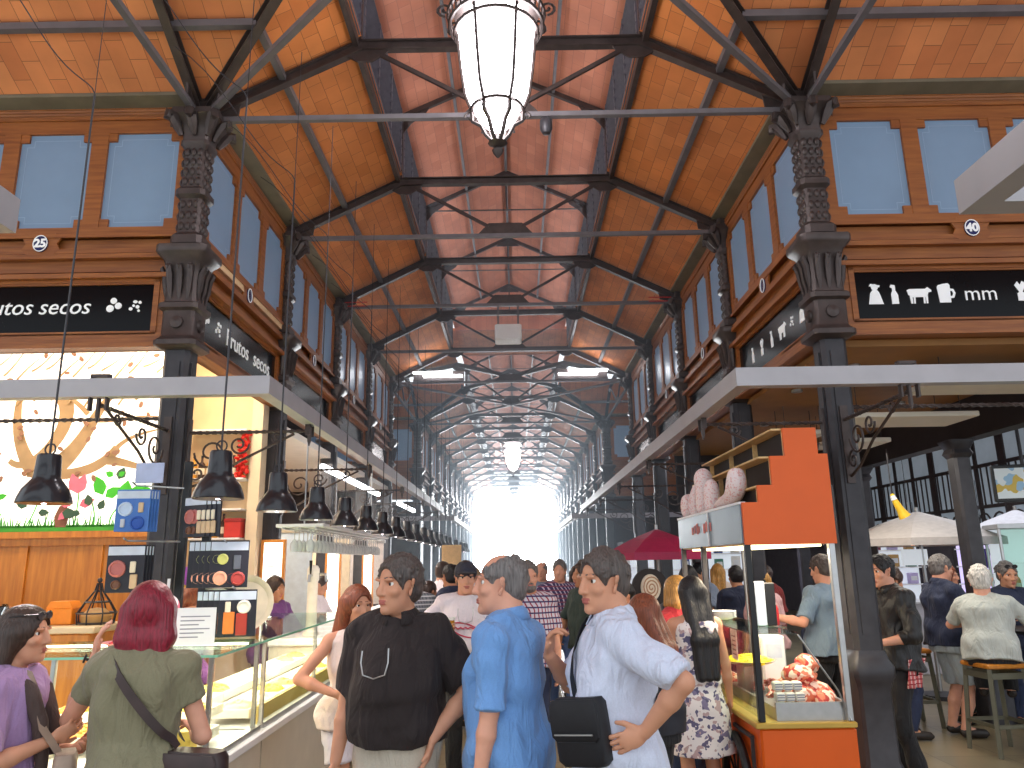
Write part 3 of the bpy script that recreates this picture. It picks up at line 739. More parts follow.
b.build('twig_pattern', tan, mu); b = bt_
limb([(-.02, 3.2), (-.2, 3.4), (-.45, 3.5), (-.7, 3.56)], .05, .01)
limb([(.15, 3.35), (.35, 3.5), (.55, 3.52), (.74, 3.5)], .04, .01)
for k in range(9):
    x = -.75+k*.17; limb([(x, 3.3+.05*math.sin(k)), (x+.06, 3.4), (x+.16, 3.46+.03*(k % 3))], .022, .006)
b.build('tree', tan, mu)
b = MB(); rnd = random.Random(3)
for k in range(80):
    x = rnd.uniform(-2.6, .7); z = rnd.uniform(2.55, 4.0); a = rnd.uniform(0, PI); r = rnd.uniform(.02, .03)
    b.poly([(x+r*1.3*math.cos(u)*math.cos(a)-r*.75*math.sin(u)*math.sin(a), z+r*1.3*math.cos(u)*math.sin(a)+r*.75*math.sin(u)*math.cos(a)) for u in [2*PI*i/8 for i in range(8)]], -.032-.0002*k, -.03)
b.build('leaves', flatcol('mural_brown', rgb(150, 112, 88)), mu)
def leafp(x, z, l, w, a):
    pts = [(0, 0), (.3, .5), (.65, .42), (1, 0), (.65, -.42), (.3, -.5)]
    return [(x+l*u*math.cos(a)-w*v*math.sin(a), z+l*u*math.sin(a)+w*v*math.cos(a)) for u, v in pts]
b = MB()
for (x, z, l, w, a) in ((.22, 2.4, .2, .12, 2.0), (.25, 2.38, .16, .1, .6), (.42, 2.34, .2, .13, 1.4), (.46, 2.35, .22, .12, .7), (.42, 2.2, .16, .09, .1), (.3, 2.58, .08, .06, 2.6), (.36, 2.58, .07, .05, .6), (.6, 2.56, .08, .04, .4), (.6, 2.46, .09, .04, -.2), (.62, 2.5, .07, .03, 1.6), (-1.0, 2.36, .12, .07, 2.6), (-.82, 2.38, .12, .06, .3), (-.85, 2.28, .13, .07, -.5)):
    RC[0] += 1; b.poly(leafp(x, z, l, w, a), -.031-.0007*(RC[0] % 20), -.03)
ribbon(b, bez([(.3, 2.14), (.3, 2.26), (.42, 2.3), (.44, 2.4)]), [.012]*15)
for st_ in ([(-.04, 2.12), (-.02, 2.3), (-.03, 2.45)], [(-.5, 2.12), (-.45, 2.2), (-.42, 2.32)], [(.15, 2.12), (.16, 2.22), (.1, 2.36)], [(-.95, 2.12), (-.93, 2.3), (-.95, 2.6)]): ribbon(b, bez(st_), [.01]*15)
b.build('green_leaves', flatcol('mural_green', rgb(70, 190, 50)), mu)
b = MB()
for (x, z, l, w, a) in ((.1, 2.3, .11, .08, 1.8), (.2, 2.26, .1, .07, 1.2), (.02, 2.22, .09, .06, 2.9), (-.5, 2.3, .12, .08, 2.7), (-.38, 2.24, .1, .07, 0), (-.15, 2.24, .14, .1, -.2), (.36, 2.55, .12, .09, 1.2)):
    RC[0] += 1; b.poly(leafp(x, z, l, w, a), -.031-.0007*(RC[0] % 20), -.03)
b.build('dark_leaves', flatcol('mural_dark_green', rgb(62, 92, 70)), mu)
b = MB()
for (x, z, l, w, a) in ((-.03, 2.42, .2, .12, 1.9), (-.02, 2.42, .19, .1, 1.3), (-.08, 2.3, .14, .09, 2.6), (.0, 2.3, .16, .09, .4), (-.1, 2.25, .12, .07, -2.4)):
    RC[0] += 1; b.poly(leafp(x, z, l, w, a), -.031-.0007*(RC[0] % 20), -.03)
b.build('pink_flower', flatcol('mural_pink', rgb(232, 120, 140)), mu)
b = MB()
for k in range(16): b.poly(circ(-.95+.05*math.sin(k*2.3), 2.45+.018*k, .026, 8), -.009, 0)
b.build('orange_flower', flatcol('mural_orange', rgb(240, 168, 60)), mu)
b = MB(); b.box(-3.2, .76, -.008, 0, 2.06, 2.12)
for k in range(150):
    x = -2.4+k*.021; h = rnd.uniform(.06, .2 if k % 7 else .3); b.poly([(x, 2.1), (x+.014, 2.1), (x+rnd.uniform(-.04, .05), 2.1+h*.6)], -.008, 0)
b.build('grass', flatcol('mural_grass', rgb(66, 160, 52)), mu)
b = MB(); b.poly([(-.22, 2.1), (-.12, 2.1), (-.1, 2.22), (-.14, 2.32), (-.2, 2.3), (-.24, 2.2)], -.0092, 0); b.build('bud', flatcol('mural_bud', rgb(140, 92, 70)), mu)

# ---- glass topped display counters
CXF, CYF, CZ0, CZ1 = -1.5, 3.95, .78, 1.27
CIN = mat('white_counter_deck', rgb(240, 232, 214), .5, 0, .04)
def counter(name, x0, x1, y0, y1, label, posts, front, glass=True):
    t = thing(name, label, 'counter', (x0, y0, 0)); X, Y = x1-x0, y1-y0
    b = MB(); b.box(0, X, 0, Y, .1, CZ0-.05); b.build('base', PANELW, t)
    b = MB(); b.box(.05, X-.05, .05, Y-.05, 0, .1); b.build('plinth', DARKI, t)
    b = MB(); b.cbox(-.03, X+.03, -.03, Y+.03, CZ0-.05, CZ0, .008); b.build('ledge', WHITE, t)
    if not glass: return t
    if 'e' in front: MB().box(X-.012, X-.004, .02, Y-.02, CZ0+.03, CZ1).build('front_glass', GLASS, t)
    if 's' in front: MB().box(.02, X-.012, .004, .012, CZ0+.03, CZ1).build('front_glass', GLASS, t)
    b = MB(); b.box(-.02, X+.02, -.02, Y+.02, CZ1, CZ1+.012); b.build('top_glass', GLASSG, t)
    b = MB()
    if 'e' in front: b.box(X+.02, X+.024, -.02, Y+.02, CZ1, CZ1+.012)
    if 's' in front: b.box(-.02, X+.02, -.024, -.02, CZ1, CZ1+.012)
    b.build('glass_edge', GEDGE, t)
    b = MB(); b.box(X-.04, X, .02, Y-.02, CZ0, CZ0+.03) if 'e' in front else b.box(.02, X-.02, .0, .04, CZ0, CZ0+.03); b.build('glass_rail', STEEL, t)
    for (px_, py_) in posts: MB().cbox(px_-.012, px_+.012, py_-.012, py_+.012, CZ0, CZ1, .003).build('post', STEEL, t)
    return t
ca = counter('display_counter', -2.3, CXF, CYF+.82, 7.3, 'long glass display counter under the pendant lamps, full of lit snacks', [(.78, .02), (.78, 1.2), (.78, 2.46)], 'e')
cb = counter('display_counter', -6.5, CXF, CYF, CYF+.8, 'glass display counter behind the two women, corner of the nut shop', [(4.98, .02), (4.98, .7), (4.2, .02), (3.4, .02), (2.6, .02)], 'se')
for t, (x0, x1, y0, y1) in ((ca, (.1, .7, .05, 2.4)), (cb, (.2, 4.9, .1, .7))):
    pass
def warm_strip(loc, sx, sy, e, col=(1, .86, .62)):
    l = area('counter_strip', loc, (0, 0, 0), sx, sy, e, col); return l
LEDW = mat('lit_warm_led', (1, .95, .8), .4, 0, .01, emit=(1, .9, .7), estr=10.)
def led(x0, x1, y0, y1, z, label):
    tag(MB().cbox(x0, x1, y0, y1, z-.014, z, .003).build('led_strip', LEDW), label, 'light')
led(-2.28, -2.24, 4.85, 7.2, CZ1-.003, 'warm lit strip along the back of the long glass counter')
led(-6.3, -1.6, 4.7, 4.74, CZ1-.003, 'warm lit strip along the back of the corner glass counter')
warm_strip((-1.9, 6.0, CZ1-.02), .5, 2.3, 34)
warm_strip((-3.6, 4.35, CZ1-.02), 4., .4, 50)

# ---- heaps of snacks in trays
def heap_mesh(w, d, h, r, n, seed, squash=.8, noodle=False):
    rn = random.Random(seed); b = MB()
    b.lathe([(.5, 0), (.46, h*.4), (.3, h*.75), (.02, h*.92)], 12, sx=w*.96, sy=d*.96)
    for k in range(n):
        u = math.sqrt(rn.random())*.48; a = rn.random()*2*PI
        x, y = u*w*math.cos(a), u*d*math.sin(a); z = h*(1-(u/.5)**2)*.9
        st = len(b.v); b.ball((0, 0, 0), (r*rn.uniform(.8, 1.6), r, r*squash), 6, 4)
        b.xf(Matrix.Translation((x, y, z)) @ Matrix.Rotation(rn.random()*6, 4, 'Z') @ Matrix.Rotation(rn.uniform(-.5, .5), 4, 'X'), st)
    return b
TRAYM = mat('white_tray', rgb(246, 240, 226), .4, 0, .03)
def tray_mesh(w, d, h):
    b = MB(); o = .012
    b.box(-w/2, w/2, -d/2, d/2, 0, .008)
    for (x0, x1, y0, y1) in ((-w/2, w/2, -d/2, -d/2+o), (-w/2, w/2, d/2-o, d/2), (-w/2, -w/2+o, -d/2+o, d/2-o), (w/2-o, w/2, -d/2+o, d/2-o)): b.box(x0, x1, y0, y1, .008, h)
    return b.mesh('tray', TRAYM)
TRAY = tray_mesh(.24, .3, .05)
SNK = [('salted almonds', rgb(214, 170, 110), .014), ('white coated nuts', rgb(244, 236, 220), .016), ('golden corn nuts', rgb(240, 196, 84), .014), ('brown hazelnuts', rgb(170, 108, 60), .015), ('yellow crisps', rgb(246, 206, 90), .022), ('pistachios', rgb(196, 186, 120), .014), ('orange fruit pieces', rgb(240, 140, 50), .018), ('pale cashews', rgb(240, 218, 170), .016), ('red candied fruit', rgb(210, 60, 50), .016)]
HE = [heap_mesh(.22, .28, .07, r, 60, i).mesh('heap', mat('snack_'+n.replace(' ', '_'), c, .5, 0, .2, 20.), True) for i, (n, c, r) in enumerate(SNK)]
def tray(i, x, y, z, where, lab):
    t = thing('snack_tray', lab, 'tray', (x, y, z), 0, 'trays of snacks in the glass counters')
    put('tray', TRAY, t); h = put('heap', HE[i], t, (0, 0, .012)); h['kind'] = 'stuff'
rows = [(7, 1, 4, 0, 1, 7, 2, 1), (1, 4, 7, 1, 7, 1, 5, 0)]
for r, row in enumerate(rows):
    for k, i in enumerate(row):
        tray(i, -1.74-.27*r, 5.02+.31*k-.0, CZ0+.04+.05*r, '', f'white tray of {SNK[i][0]}, long glass counter, {"front" if r == 0 else "back"} row, {ORD[k]} from corner')
for k, i in enumerate((4, 2, 6, 8, 6, 3, 0, 5, 7, 1, 2, 4)):
    tray(i, -1.75-.27*k, 4.285, CZ0+.04, '', f'white tray of {SNK[i][0]}, front row of corner counter, {ORD[k]} from its corner')
for k, i in enumerate((2, 8, 6, 4, 0, 7, 6, 1)):
    tray(i, -1.85-.33*k, 4.595, CZ0+.1, '', f'raised white tray of {SNK[i][0]}, back row of corner counter, {ORD[k]} from its corner')
YBOX = mat('yellow_card', rgb(242, 206, 96), .6, 0, .06)
b = MB(); b.box(0, .018, 0, 2.3, 0, .1); tag(b.build('yellow_fascia', mat('olive_gold_strip', rgb(206, 176, 88), .5, 0, .06)), 'yellow edging strip along the foot of the long glass counter display', 'strip').location = (-1.585, 4.88, CZ0+.002)
for k, (x, y, w, h) in enumerate(((-1.72, 4.02, .2, .13), (-1.98, 4.02, .2, .1), (-2.5, 4.02, .26, .12))):
    t = thing('yellow_box', f'yellow card box low in the corner counter, {ORD[k]} from the corner post', 'box', (x, y, CZ0+.002), 0, 'yellow boxes')
    MB().cbox(-w/2, w/2, 0, .1, 0, h, .006).build('carton', YBOX, t); MB().box(-w/2-.004, w/2+.004, -.004, .104, h*.7, h+.004).build('lid', YBOX, t)
# bread sticks and pastries standing on the counter deck
TAN = mat('bread_tan', rgb(222, 178, 104), .6, 0, .18, 20., .2)
for k in range(7):
    b = MB(); b.tube([(0, 0, 0), (.02, .01, .1), (.0, .02, .2)], [.018, .024, .014], 8)
    o = b.build('breadstick', TAN, None, True); tag(o, f'pale breadstick standing in the long glass counter, {ORD[k]} from the corner post', 'breadstick', 'breadsticks'); o.location = (-2.21+.02*(k % 2), 5.05+.06*k, CZ0+.012)

# ---- pendant lamps
LBLK = mat('black_enamel_shade', rgb(34, 34, 40), .28, .1, .12, 9., coat=.3)
LIN = mat('white_shade_inside', rgb(240, 232, 236), .5, 0, .02)
BULB = mat('lit_bulb', (1, .9, .95), .3, 0, .01, emit=(1, .86, .92), estr=18.)
pl = thing('pendant_lamp', 'black dome pendant lamp at the front of the nut shop, nearest to the mural', 'lamp', (-2.25, 3.64, 2.01), 0, 'black dome pendant lamps'); pl.scale = (.86, .86, .9)
b = MB(); b.lathe([(.138, 0), (.142, .004), (.136, .03), (.118, .075), (.09, .11), (.07, .135), (.068, .15), (.062, .25), (.055, .262), (.02, .266), (.001, .267)], 28)
b.build('shade', LBLK, pl, True)
b = MB(); b.lathe([(.001, .115), (.05, .11), (.085, .098), (.112, .07), (.13, .028), (.136, .002)], 28); b.build('reflector', LIN, pl, True)
b = MB(); b.ball((0, 0, .045), (.042, .042, .048), 12, 8); b.build('bulb', BULB, pl, True)
b = MB(); b.tube([(.0, 0, .25), (0, 0, 2.45)], .006, 6); b.tube([(0, 0, 2.45), (0, 0, 3.55)], .003, 4)
b.tube([(u, 0, w) for u, w in bez([(0, 2.45), (-.05, 2.62), (-.35, 2.5), (-.5, 3.3), (-1.05, 3.62)])], .004, 5)
b.tube([(.03*math.cos(a), 0, .29+.03*math.sin(a)) for a in [2*PI*k/12 for k in range(13)]], .005, 5)
b.build('cable', IRONB, pl, True)
def lamp_light(x, y, z):
    l = bpy.data.lights.new('pendant_light', 'SPOT'); l.energy = 26; l.color = (1, .85, .8); l.spot_size = 2.4; l.spot_blend = .6; l.shadow_soft_size = .05
    o = bpy.data.objects.new('pendant_light', l); COL.objects.link(o); o.location = (x, y, z-.01)
lamp_light(-2.27, 3.64, 2.02)
LY = [3.72+.93*k for k in range(21)]
dup(pl, (-3.2, 3.64, 2.02), label='black dome pendant lamp over the outer end of the corner counter')
for k, y in enumerate(LY):
    if T1[-1]+.6 < y < T2[0]-.8 and k % 2: continue
    dup(pl, (-1.45, y, 2.025), label=f'{ORD[k]} black dome pendant lamp along the hall, counting from the counter corner')
    if k < 12: lamp_light(-1.45, y, 2.03)

# ---- hanging blister packs on two dark racks
PK = {}
def pack_mesh(key, bg, head, items):
    b = MB(); b.cbox(-.12, .12, -.006, .006, 0, .3, .002); PK[key] = [('card', b.mesh('card', bg))]
    h = MB(); h.box(-.115, .115, -.009, -.006, .235, .29); PK[key].append(('header', h.mesh('header', head)))
    for n, (kind, x, z, r, m) in enumerate(items):
        c = MB()
        if kind == 'o': c.lathe([(.001, .0), (r, .0), (r*.96, .012), (r*.75, .016), (r*.7, .008), (.001, .008)], 16); c.xf(Matrix.Translation((x, -.006, z)) @ Matrix.Rotation(PI/2, 4, 'X'))
        else: c.cbox(x-r*.5, x+r*.5, -.02, -.006, z-r, z+r, .004)
        PK[key].append(('item', c.mesh('item', m, True)))
C_ = lambda n, *c: mat(n, rgb(*c), .45, 0, .08, 14.)
pale = C_('pale_print', 196, 206, 222); dk = C_('black_card', 34, 34, 44)
pack_mesh('blue', C_('blue_card', 70, 116, 190), pale, [('o', -.05, .16, .052, C_('pale_blue_dish', 190, 208, 232)), ('b', .06, .17, .036, C_('tan_piece', 206, 176, 140)), ('o', .04, .06, .05, C_('deep_blue_dish', 40, 84, 170)), ('b', -.06, .06, .03, C_('silver_piece', 190, 196, 206))])
pack_mesh('dark', dk, pale, [('o', -.05, .15, .055, C_('rose_dish', 186, 110, 104)), ('b', .05, .16, .036, C_('cream_piece', 226, 214, 190)), ('b', .06, .07, .045, C_('tan_piece', 206, 176, 140)), ('o', -.05, .05, .03, C_('brown_dish', 120, 80, 60))])
pack_mesh('food', dk, pale, [('o', -.05, .06, .045, C_('peach_dish', 236, 170, 140)), ('o', .06, .055, .045, C_('brick_dish', 170, 66, 60)), ('b', .05, .16, .045, C_('slate_piece', 84, 90, 100)), ('o', -.04, .18, .035, C_('lime_piece', 206, 206, 120))])
pack_mesh('amber', dk, pale, [('b', -.05, .09, .07, C_('amber_piece', 220, 120, 50)), ('b', .03, .08, .07, C_('red_piece', 170, 56, 44)), ('o', .04, .19, .045, C_('white_ring', 236, 228, 216)), ('b', -.06, .19, .035, C_('cream_piece', 226, 214, 190))])
def packs(key, x, y, z, n, rz, step, k, label, group):
    for i in range(n):
        t = thing('hanging_pack', f'{label}, {["front", "second", "third", "fourth", "fifth", "sixth"][i]} of its peg', 'pack', (x+step[0]*i, y+step[1]*i, z), rz, group)
        t.scale = (k, k, k)
        for nm, me in PK[key]: put(nm, me, t)
packs('blue', -2.43, 4.86, 1.93, 4, .05, (.008, .022), .88, 'blue hanging pack, upper row of the mural rack', 'blue hanging packs')
packs('dark', -2.4, 4.78, 1.56, 4, .05, (.008, .022), .95, 'black hanging pack with rose dish, mural rack', 'black hanging packs by the mural')
packs('dark', -1.93, 4.84, 1.89, 4, -.5, (-.035, .012), .85, 'black hanging pack, top row of the counter rack', 'top packs of the counter rack')
packs('food', -1.78, 4.82, 1.58, 5, .25, (-.036, .006), .95, 'black hanging pack with peach dish, middle row of counter rack', 'middle packs of the counter rack')
packs('amber', -1.71, 4.82, 1.29, 5, .25, (-.036, .006), .92, 'black hanging pack with amber pieces, bottom row of counter rack', 'bottom packs of the counter rack')
tag(put('price_card', MB().cbox(-.09, .09, -.004, .004, 0, .13, .002).mesh('price_card', C_('lilac_card', 176, 186, 220))), 'pale lilac card on top of the rack by the mural', 'card').location = (-2.35, 4.87, 2.235)
def rack(name, x, y, z0, z1, label, arms):
    t = thing(name, label, 'rack', (x, y, 0)); b = MB(); b.cbox(-.025, .025, -.02, .02, .0, z1, .004); b.build('pole', BLACK, t)
    b = MB(); b.cbox(-.2, .2, -.2, .2, 0, .03, .006); b.build('base', BLACK, t)
    for z, dx, dy in arms: MB().tube([(0, 0, z), (dx, dy, z), (dx, dy-.05, z+.015)], .006, 5).build('peg', STEEL, t)
rack('display_rack', -2.2, 5.1, 0, 2.4, 'black display rack by the mural carrying blue packs', [(2.22, -.22, -.25), (1.87, -.2, -.33)])
rack('display_rack', -2.0, 4.99, 0, 2.2, 'black display rack at the counter corner with three rows of packs', [(2.12, .06, -.15), (1.85, .2, -.17), (1.57, .27, -.17)])
# ---- things on the counter tops
ZT = CZ1+.013
t = thing('striped_lollipop', 'big round red and white lollipop on the counter by the red haired woman', 'lollipop', (-1.98, 4.45, ZT))
b = MB(); b.lathe([(.001, -.012), (.07, -.012), (.075, 0), (.07, .012), (.001, .012)], 24); b.xf(Matrix.Translation((0, 0, .2)) @ Matrix.Rotation(PI/2, 4, 'X')); b.build('disc', spots_mat('candy_pink', rgb(232, 120, 140), [rgb(250, 236, 236)], 18., .4, .5), t, True)
MB().tube([(0, 0, 0), (0, 0, .36)], .008, 6).build('stick', WHITE, t); MB().lathe([(.001, 0), (.05, 0), (.05, .012), (.001, .014)], 16).build('foot', WHITE, t)
t = thing('paper_notice', 'white paper notice standing on the glass counter top', 'notice', (-1.8, 4.42, ZT), .1)
MB().box(-.11, .11, 0, .004, 0, .2).build('sheet', WHITE, t)
b = MB()
for k in range(6): b.box(-.08, .08-.03*(k % 3), -.001, 0, .15-.022*k, .156-.022*k)
b.build('print', C_('grey_print', 130, 130, 140), t)
t = thing('candy_dish', 'pink dish of red sweets beside the lollipop', 'dish', (-2.1, 4.32, ZT))
MB().lathe([(.05, 0), (.06, .01), (.14, .03), (.145, .036), (.13, .034), (.05, .016), (.001, .014)], 20).build('dish', C_('pink_dish', 232, 150, 160), t, True)
o = heap_mesh(.2, .2, .05, .018, 24, 5).build('sweets', C_('red_sweet', 206, 44, 60), t, True); o.location = (0, 0, .018); o['kind'] = 'stuff'
t = thing('round_tray', 'large round white tray leaning behind the pack rack', 'tray', (-1.78, 5.16, ZT+.005), .2)
b = MB(); b.lathe([(.001, 0), (.14, 0), (.165, .03), (.18, .034), (.18, .026), (.145, -.008), (.001, -.008)], 28); b.xf(Matrix.Translation((0, 0, .182)) @ Matrix.Rotation(PI/2-.12, 4, 'X')); b.build('disc', C_('bone_white', 226, 214, 190), t, True)
b = MB(); b.tube([(-.1, .1, .0), (-.1, .03, .15)], .005, 5); b.tube([(.1, .1, .0), (.1, .03, .15)], .005, 5); b.build('stand', STEEL, t)
t = thing('orange_carton', 'orange carton on the nut shop back shelf by the panelling', 'carton', (-3.45, 6.0, 1.3))
b = MB(); b.cbox(-.1, .1, -.07, .07, 0, .12, .006); b.poly([(-.1, .12), (.1, .12), (.07, .17), (-.07, .17)], -.07, .07); b.build('carton', C_('orange_card', 240, 140, 30), t)
t = thing('wire_lantern', 'black wire lantern shaped frame on the nut shop back shelf', 'lantern', (-3.2, 6.0, 1.3))
b = MB()
for k in range(8):
    a = 2*PI*k/8; c, s_ = math.cos(a), math.sin(a); b.tube([(.13*c, .13*s_, 0), (.14*c, .14*s_, .08), (.09*c, .09*s_, .16), (.03*c, .03*s_, .24), (.015*c, .015*s_, .3)], .006, 4)
for r, z in ((.13, .01), (.14, .08), (.09, .16), (.03, .24)): b.tube([(r*math.cos(2*PI*k/16), r*math.sin(2*PI*k/16), z) for k in range(17)], .006, 4)
b.ball((0, 0, .32), .02, 8, 6); b.build('wire_frame', IRONB, t); MB().lathe([(.001, .01), (.1, .01), (.11, .06), (.06, .11), (.001, .12)], 14).build('lining', C_('straw_lining', 196, 150, 90), t, True)
# back shelf of the corner shop, jars of sweets
t = thing('back_counter', 'low oak back counter along the mural wall of the nut shop', 'counter', (-4.6, 6.0, 0))
MB().cbox(-1.9, 1.5, -.25, .25, 0, 1.25, .01).build('body', OAK, t); MB().cbox(-1.94, 1.54, -.28, .28, 1.25, 1.298, .008).build('worktop', mat('pale_worktop', rgb(220, 200, 164), .4, 0, .05), t)
JG = bpy.data.materials.new('jar_glass'); JG.use_nodes = True; _glass(JG, (.97, .98, .97), 1.)
for k in range(7):
    i = (6, 8, 3, 6, 2, 5, 0)[k]
    t = thing('sweet_jar', f'glass bowl of {SNK[i][0]}, nut shop back counter, {ORD[k]} from wire lantern', 'jar', (-3.74-.3*k, 5.86+.2*(k % 2), 1.3), 0, 'bowls of sweets')
    MB().lathe([(.06, 0), (.11, .04), (.12, .1), (.1, .15), (.09, .15), (.11, .1), (.1, .045), (.055, .008), (.001, .006)], 16).build('bowl', JG, t, True)
    h = put('sweets', HE[i], t, (0, 0, .03)); h.scale = (.8, .6, 1.); h['kind'] = 'stuff'

# ---- nut shop side shelves with bottles, hearts, garland
t = thing('wall_shelves', 'pale shelves on the partition wall behind the second pendant lamp', 'shelf', (-3.08, 8.2, 0))
for z in (1.5, 2.0, 2.3, 2.62, 3.14): MB().cbox(-.42, .22, -.22, -.0, z-.02, z, .003).build('shelf', WHITE, t)
MB().box(.24, .36, -.12, .06, 0, 3.66).build('pilaster', CREAM, t)
BT = [C_('amber_bottle', 214, 150, 50), C_('dark_bottle', 70, 44, 34), C_('red_bottle', 150, 50, 40)]
def bottle_mesh(h, r, m, cap):
    a = MB().lathe([(r*.9, 0), (r, .01), (r, h*.55), (r*.8, h*.66), (r*.35, h*.74), (r*.32, h*.95), (.001, h*.95)], 10).mesh('glass', m, True)
    l = MB().lathe([(r*1.02, h*.18), (r*1.02, h*.45)], 10).mesh('label_band', C_('cream_piece', 226, 214, 190))
    c = MB().lathe([(r*.38, h*.9), (r*.38, h), (.001, h)], 8).mesh('cap', cap)
    return [('glass', a), ('label_band', l), ('cap', c)]
BM = [bottle_mesh(.25, .036, m, dk) for m in BT]
def bottle(i, loc, label, group, k=1.):
    t = thing('bottle', label, 'bottle', (loc[0], loc[1], loc[2]+.003), 0, group)
    for n, me in BM[i % 3]: put(n, me, t)
    t.scale = (k, k, k)
for k in range(7): bottle(k % 2, (-3.44+.085*k, 8.1, 2.62), f'small bottle on the nut shop high shelf, {ORD[k]} from the corner column', 'bottles on the nut shop shelves')
for k in range(5): bottle(k % 3, (-3.44+.09*k, 8.1, 2.0), f'small bottle on the nut shop middle shelf, {ORD[k]} from the corner column', 'bottles on the nut shop shelves')
PUR = C_('purple_foil', 150, 84, 196)
for k, (x, z) in enumerate(((-3.36, 2.3), (-3.18, 2.3), (-3.4, 1.5))):
    t = thing('foil_egg', f'purple foil egg on the partition shelf, {["upper shelf near the column", "upper shelf beside the other egg", "low shelf"][k]}', 'egg', (x, 8.08, z), 0, 'purple foil eggs')
    MB().lathe([(.01, .02), (.05, .05), (.07, .1), (.06, .16), (.03, .21), (.001, .225)], 14).build('foil', PUR, t, True); MB().lathe([(.03, 0), (.035, .025), (.02, .03)], 10).build('stand', C_('gold_card', 206, 170, 80), t)
b = MB(); rn = random.Random(8)
for k in range(60):
    st = len(b.v); b.ball((0, 0, 0), (.03, .016, .03), 6, 4); b.xf(Matrix.Translation((rn.uniform(-.06, .06), rn.uniform(-.05, .02), 2.62+k*.0085)) @ Matrix.Rotation(rn.random()*6, 4, 'Z') @ Matrix.Rotation(rn.random()*3, 4, 'X'), st)
tag(b.build('pepper_garland', C_('chilli_red', 206, 36, 26), None, True), 'string of red dried peppers hanging beside the cream pilaster', 'garland', kind='stuff').location = (-2.9, 8.06, 0)
t = thing('red_tin', 'wide red tin on the partition shelf below the pepper string', 'tin', (-2.95, 8.08, 2.0)); MB().cbox(-.09, .09, -.07, .07, 0, .18, .01).build('tin', C_('tin_red', 196, 50, 40), t); MB().cbox(-.095, .095, -.075, .075, .16, .2, .006).build('lid', C_('tin_lid', 150, 34, 30), t)

# ---- wine stall: white bar counter, taps, glass rack, menus, shelves
counter('bar_counter', -2.3, CXF, 7.36, 15.3, 'white bar counter following the glass counter down the hall', [], 'e', False).scale = (1, 1, 1.35)
MENU = mat('lit_menu_face', rgb(250, 246, 236), .5, 0, .02, emit=(1, .96, .88), estr=1.6)
ORW = wood_mat('orange_frame_wood', rgb(206, 126, 40), rgb(226, 150, 60), 2)
for k, (x, y, z0, z1, w) in enumerate(((-2.57, 8.2, 1.08, 1.95, .2), (-2.52, 10.7, 1.05, 1.95, .16), (-2.52, 13.2, 1.05, 1.95, .14))):
    t = thing('menu_board', f'lit menu board in orange frame on the {ORD[k+1]} column of the lamp side', 'menu', (x, y, 0), 0, 'lit menu boards')
    MB().box(-w/2, w/2, 0, .03, z0, z1).build('panel', MENU, t)
    b = MB()
    for (a, c, d, e) in ((-w/2-.03, -w/2, z0-.03, z1+.03), (w/2, w/2+.03, z0-.03, z1+.03), (-w/2, w/2, z0-.03, z0), (-w/2, w/2, z1, z1+.03)): b.cbox(a, c, -.01, .04, d, e, .003)
    b.build('frame', ORW, t)
    b = MB()
    for j in range(16): b.box(-w/2+.04, w/2-.05-.03*(j % 3), -.002, 0, z1-.07-.045*j, z1-.062-.045*j)
    b.build('text_lines', C_('grey_print', 130, 130, 140), t)
t = thing('beer_tap', 'tall white beer tap column on the bar counter', 'tap', (-1.98, 7.6, 1.053))
MB().lathe([(.08, 0), (.08, .03), (.05, .05), (.05, .5), (.06, .52), (.06, .62), (.04, .65), (.001, .66)], 16).build('column', C_('tap_white', 236, 228, 214), t, True)
b = MB(); b.tube([(0, -.05, .56), (0, -.14, .56), (0, -.15, .5)], .014, 7); b.tube([(.05, 0, .57), (.12, 0, .57), (.13, 0, .5)], .014, 7); b.build('spout', STEEL, t); MB().tube([(0, -.1, .57), (0, -.1, .7)], [.008, .016], 7).build('handle', BLACK, t)
GL2 = mat('wine_glass', rgb(232, 236, 238), .08, 0, .03, alpha=.5)  # whitish half-clear colour stands in for white glints on clear glass
wg = MB().lathe([(.032, 0), (.03, .003), (.006, .01), (.005, .085), (.02, .1), (.036, .125), (.04, .16), (.032, .2), (.031, .2), (.038, .16), (.034, .126), (.015, .1)], 12)
WGB = MB().lathe([(.006, .086), (.02, .1), (.036, .125), (.04, .16), (.032, .2), (.031, .2), (.038, .16), (.034, .126), (.015, .102), (.001, .1)], 12).mesh('bowl', GL2, True)
WGS = MB().lathe([(.034, 0), (.033, .004), (.007, .01), (.005, .05), (.006, .09)], 10).mesh('stem', GL2, True)
def wineglass(loc, label, group, flip=True):
    t = thing('hanging_wine_glass' if flip else 'wine_glass', label, 'glass', loc, 0, group); put('bowl', WGB, t); put('stem', WGS, t)
    if flip: t.rotation_euler = (PI, 0, 0)
t = thing('glass_rack', 'white overhead rail rack for wine glasses above the bar counter', 'rack', (-1.98, 8.8, 2.03))
b = MB(); b.cbox(-.22, .22, -1.75, 1.9, .02, .05, .004); b.build('board', WHITE, t)
for x in (-.15, 0, .15): MB().cbox(x-.012, x+.012, -1.75, 1.9, .0, .02, .003).build('rail', STEEL, t)
for y in (-1.6, 1.7): MB().tube([(0, y, .05), (0, y, 1.17)], .008, 5).build('hanger', STEEL, t)
for r, x in enumerate((-1.9, -2.05)):
    for k in range(24): wineglass((x, 7.15+.15*k, 2.032), f'upside down wine glass, overhead rack, {"hall side" if r == 0 else "wall side"} row, {ORD[k]} from near end', 'wine glasses in the overhead rack')
for k, (x, y) in enumerate(((-1.75, 7.75), (-1.68, 7.95), (-1.8, 8.15))): wineglass((x, y, 1.054), f'wine glass standing on the bar counter, {ORD[k]} from the beer tap', 'glasses on the bar', False)
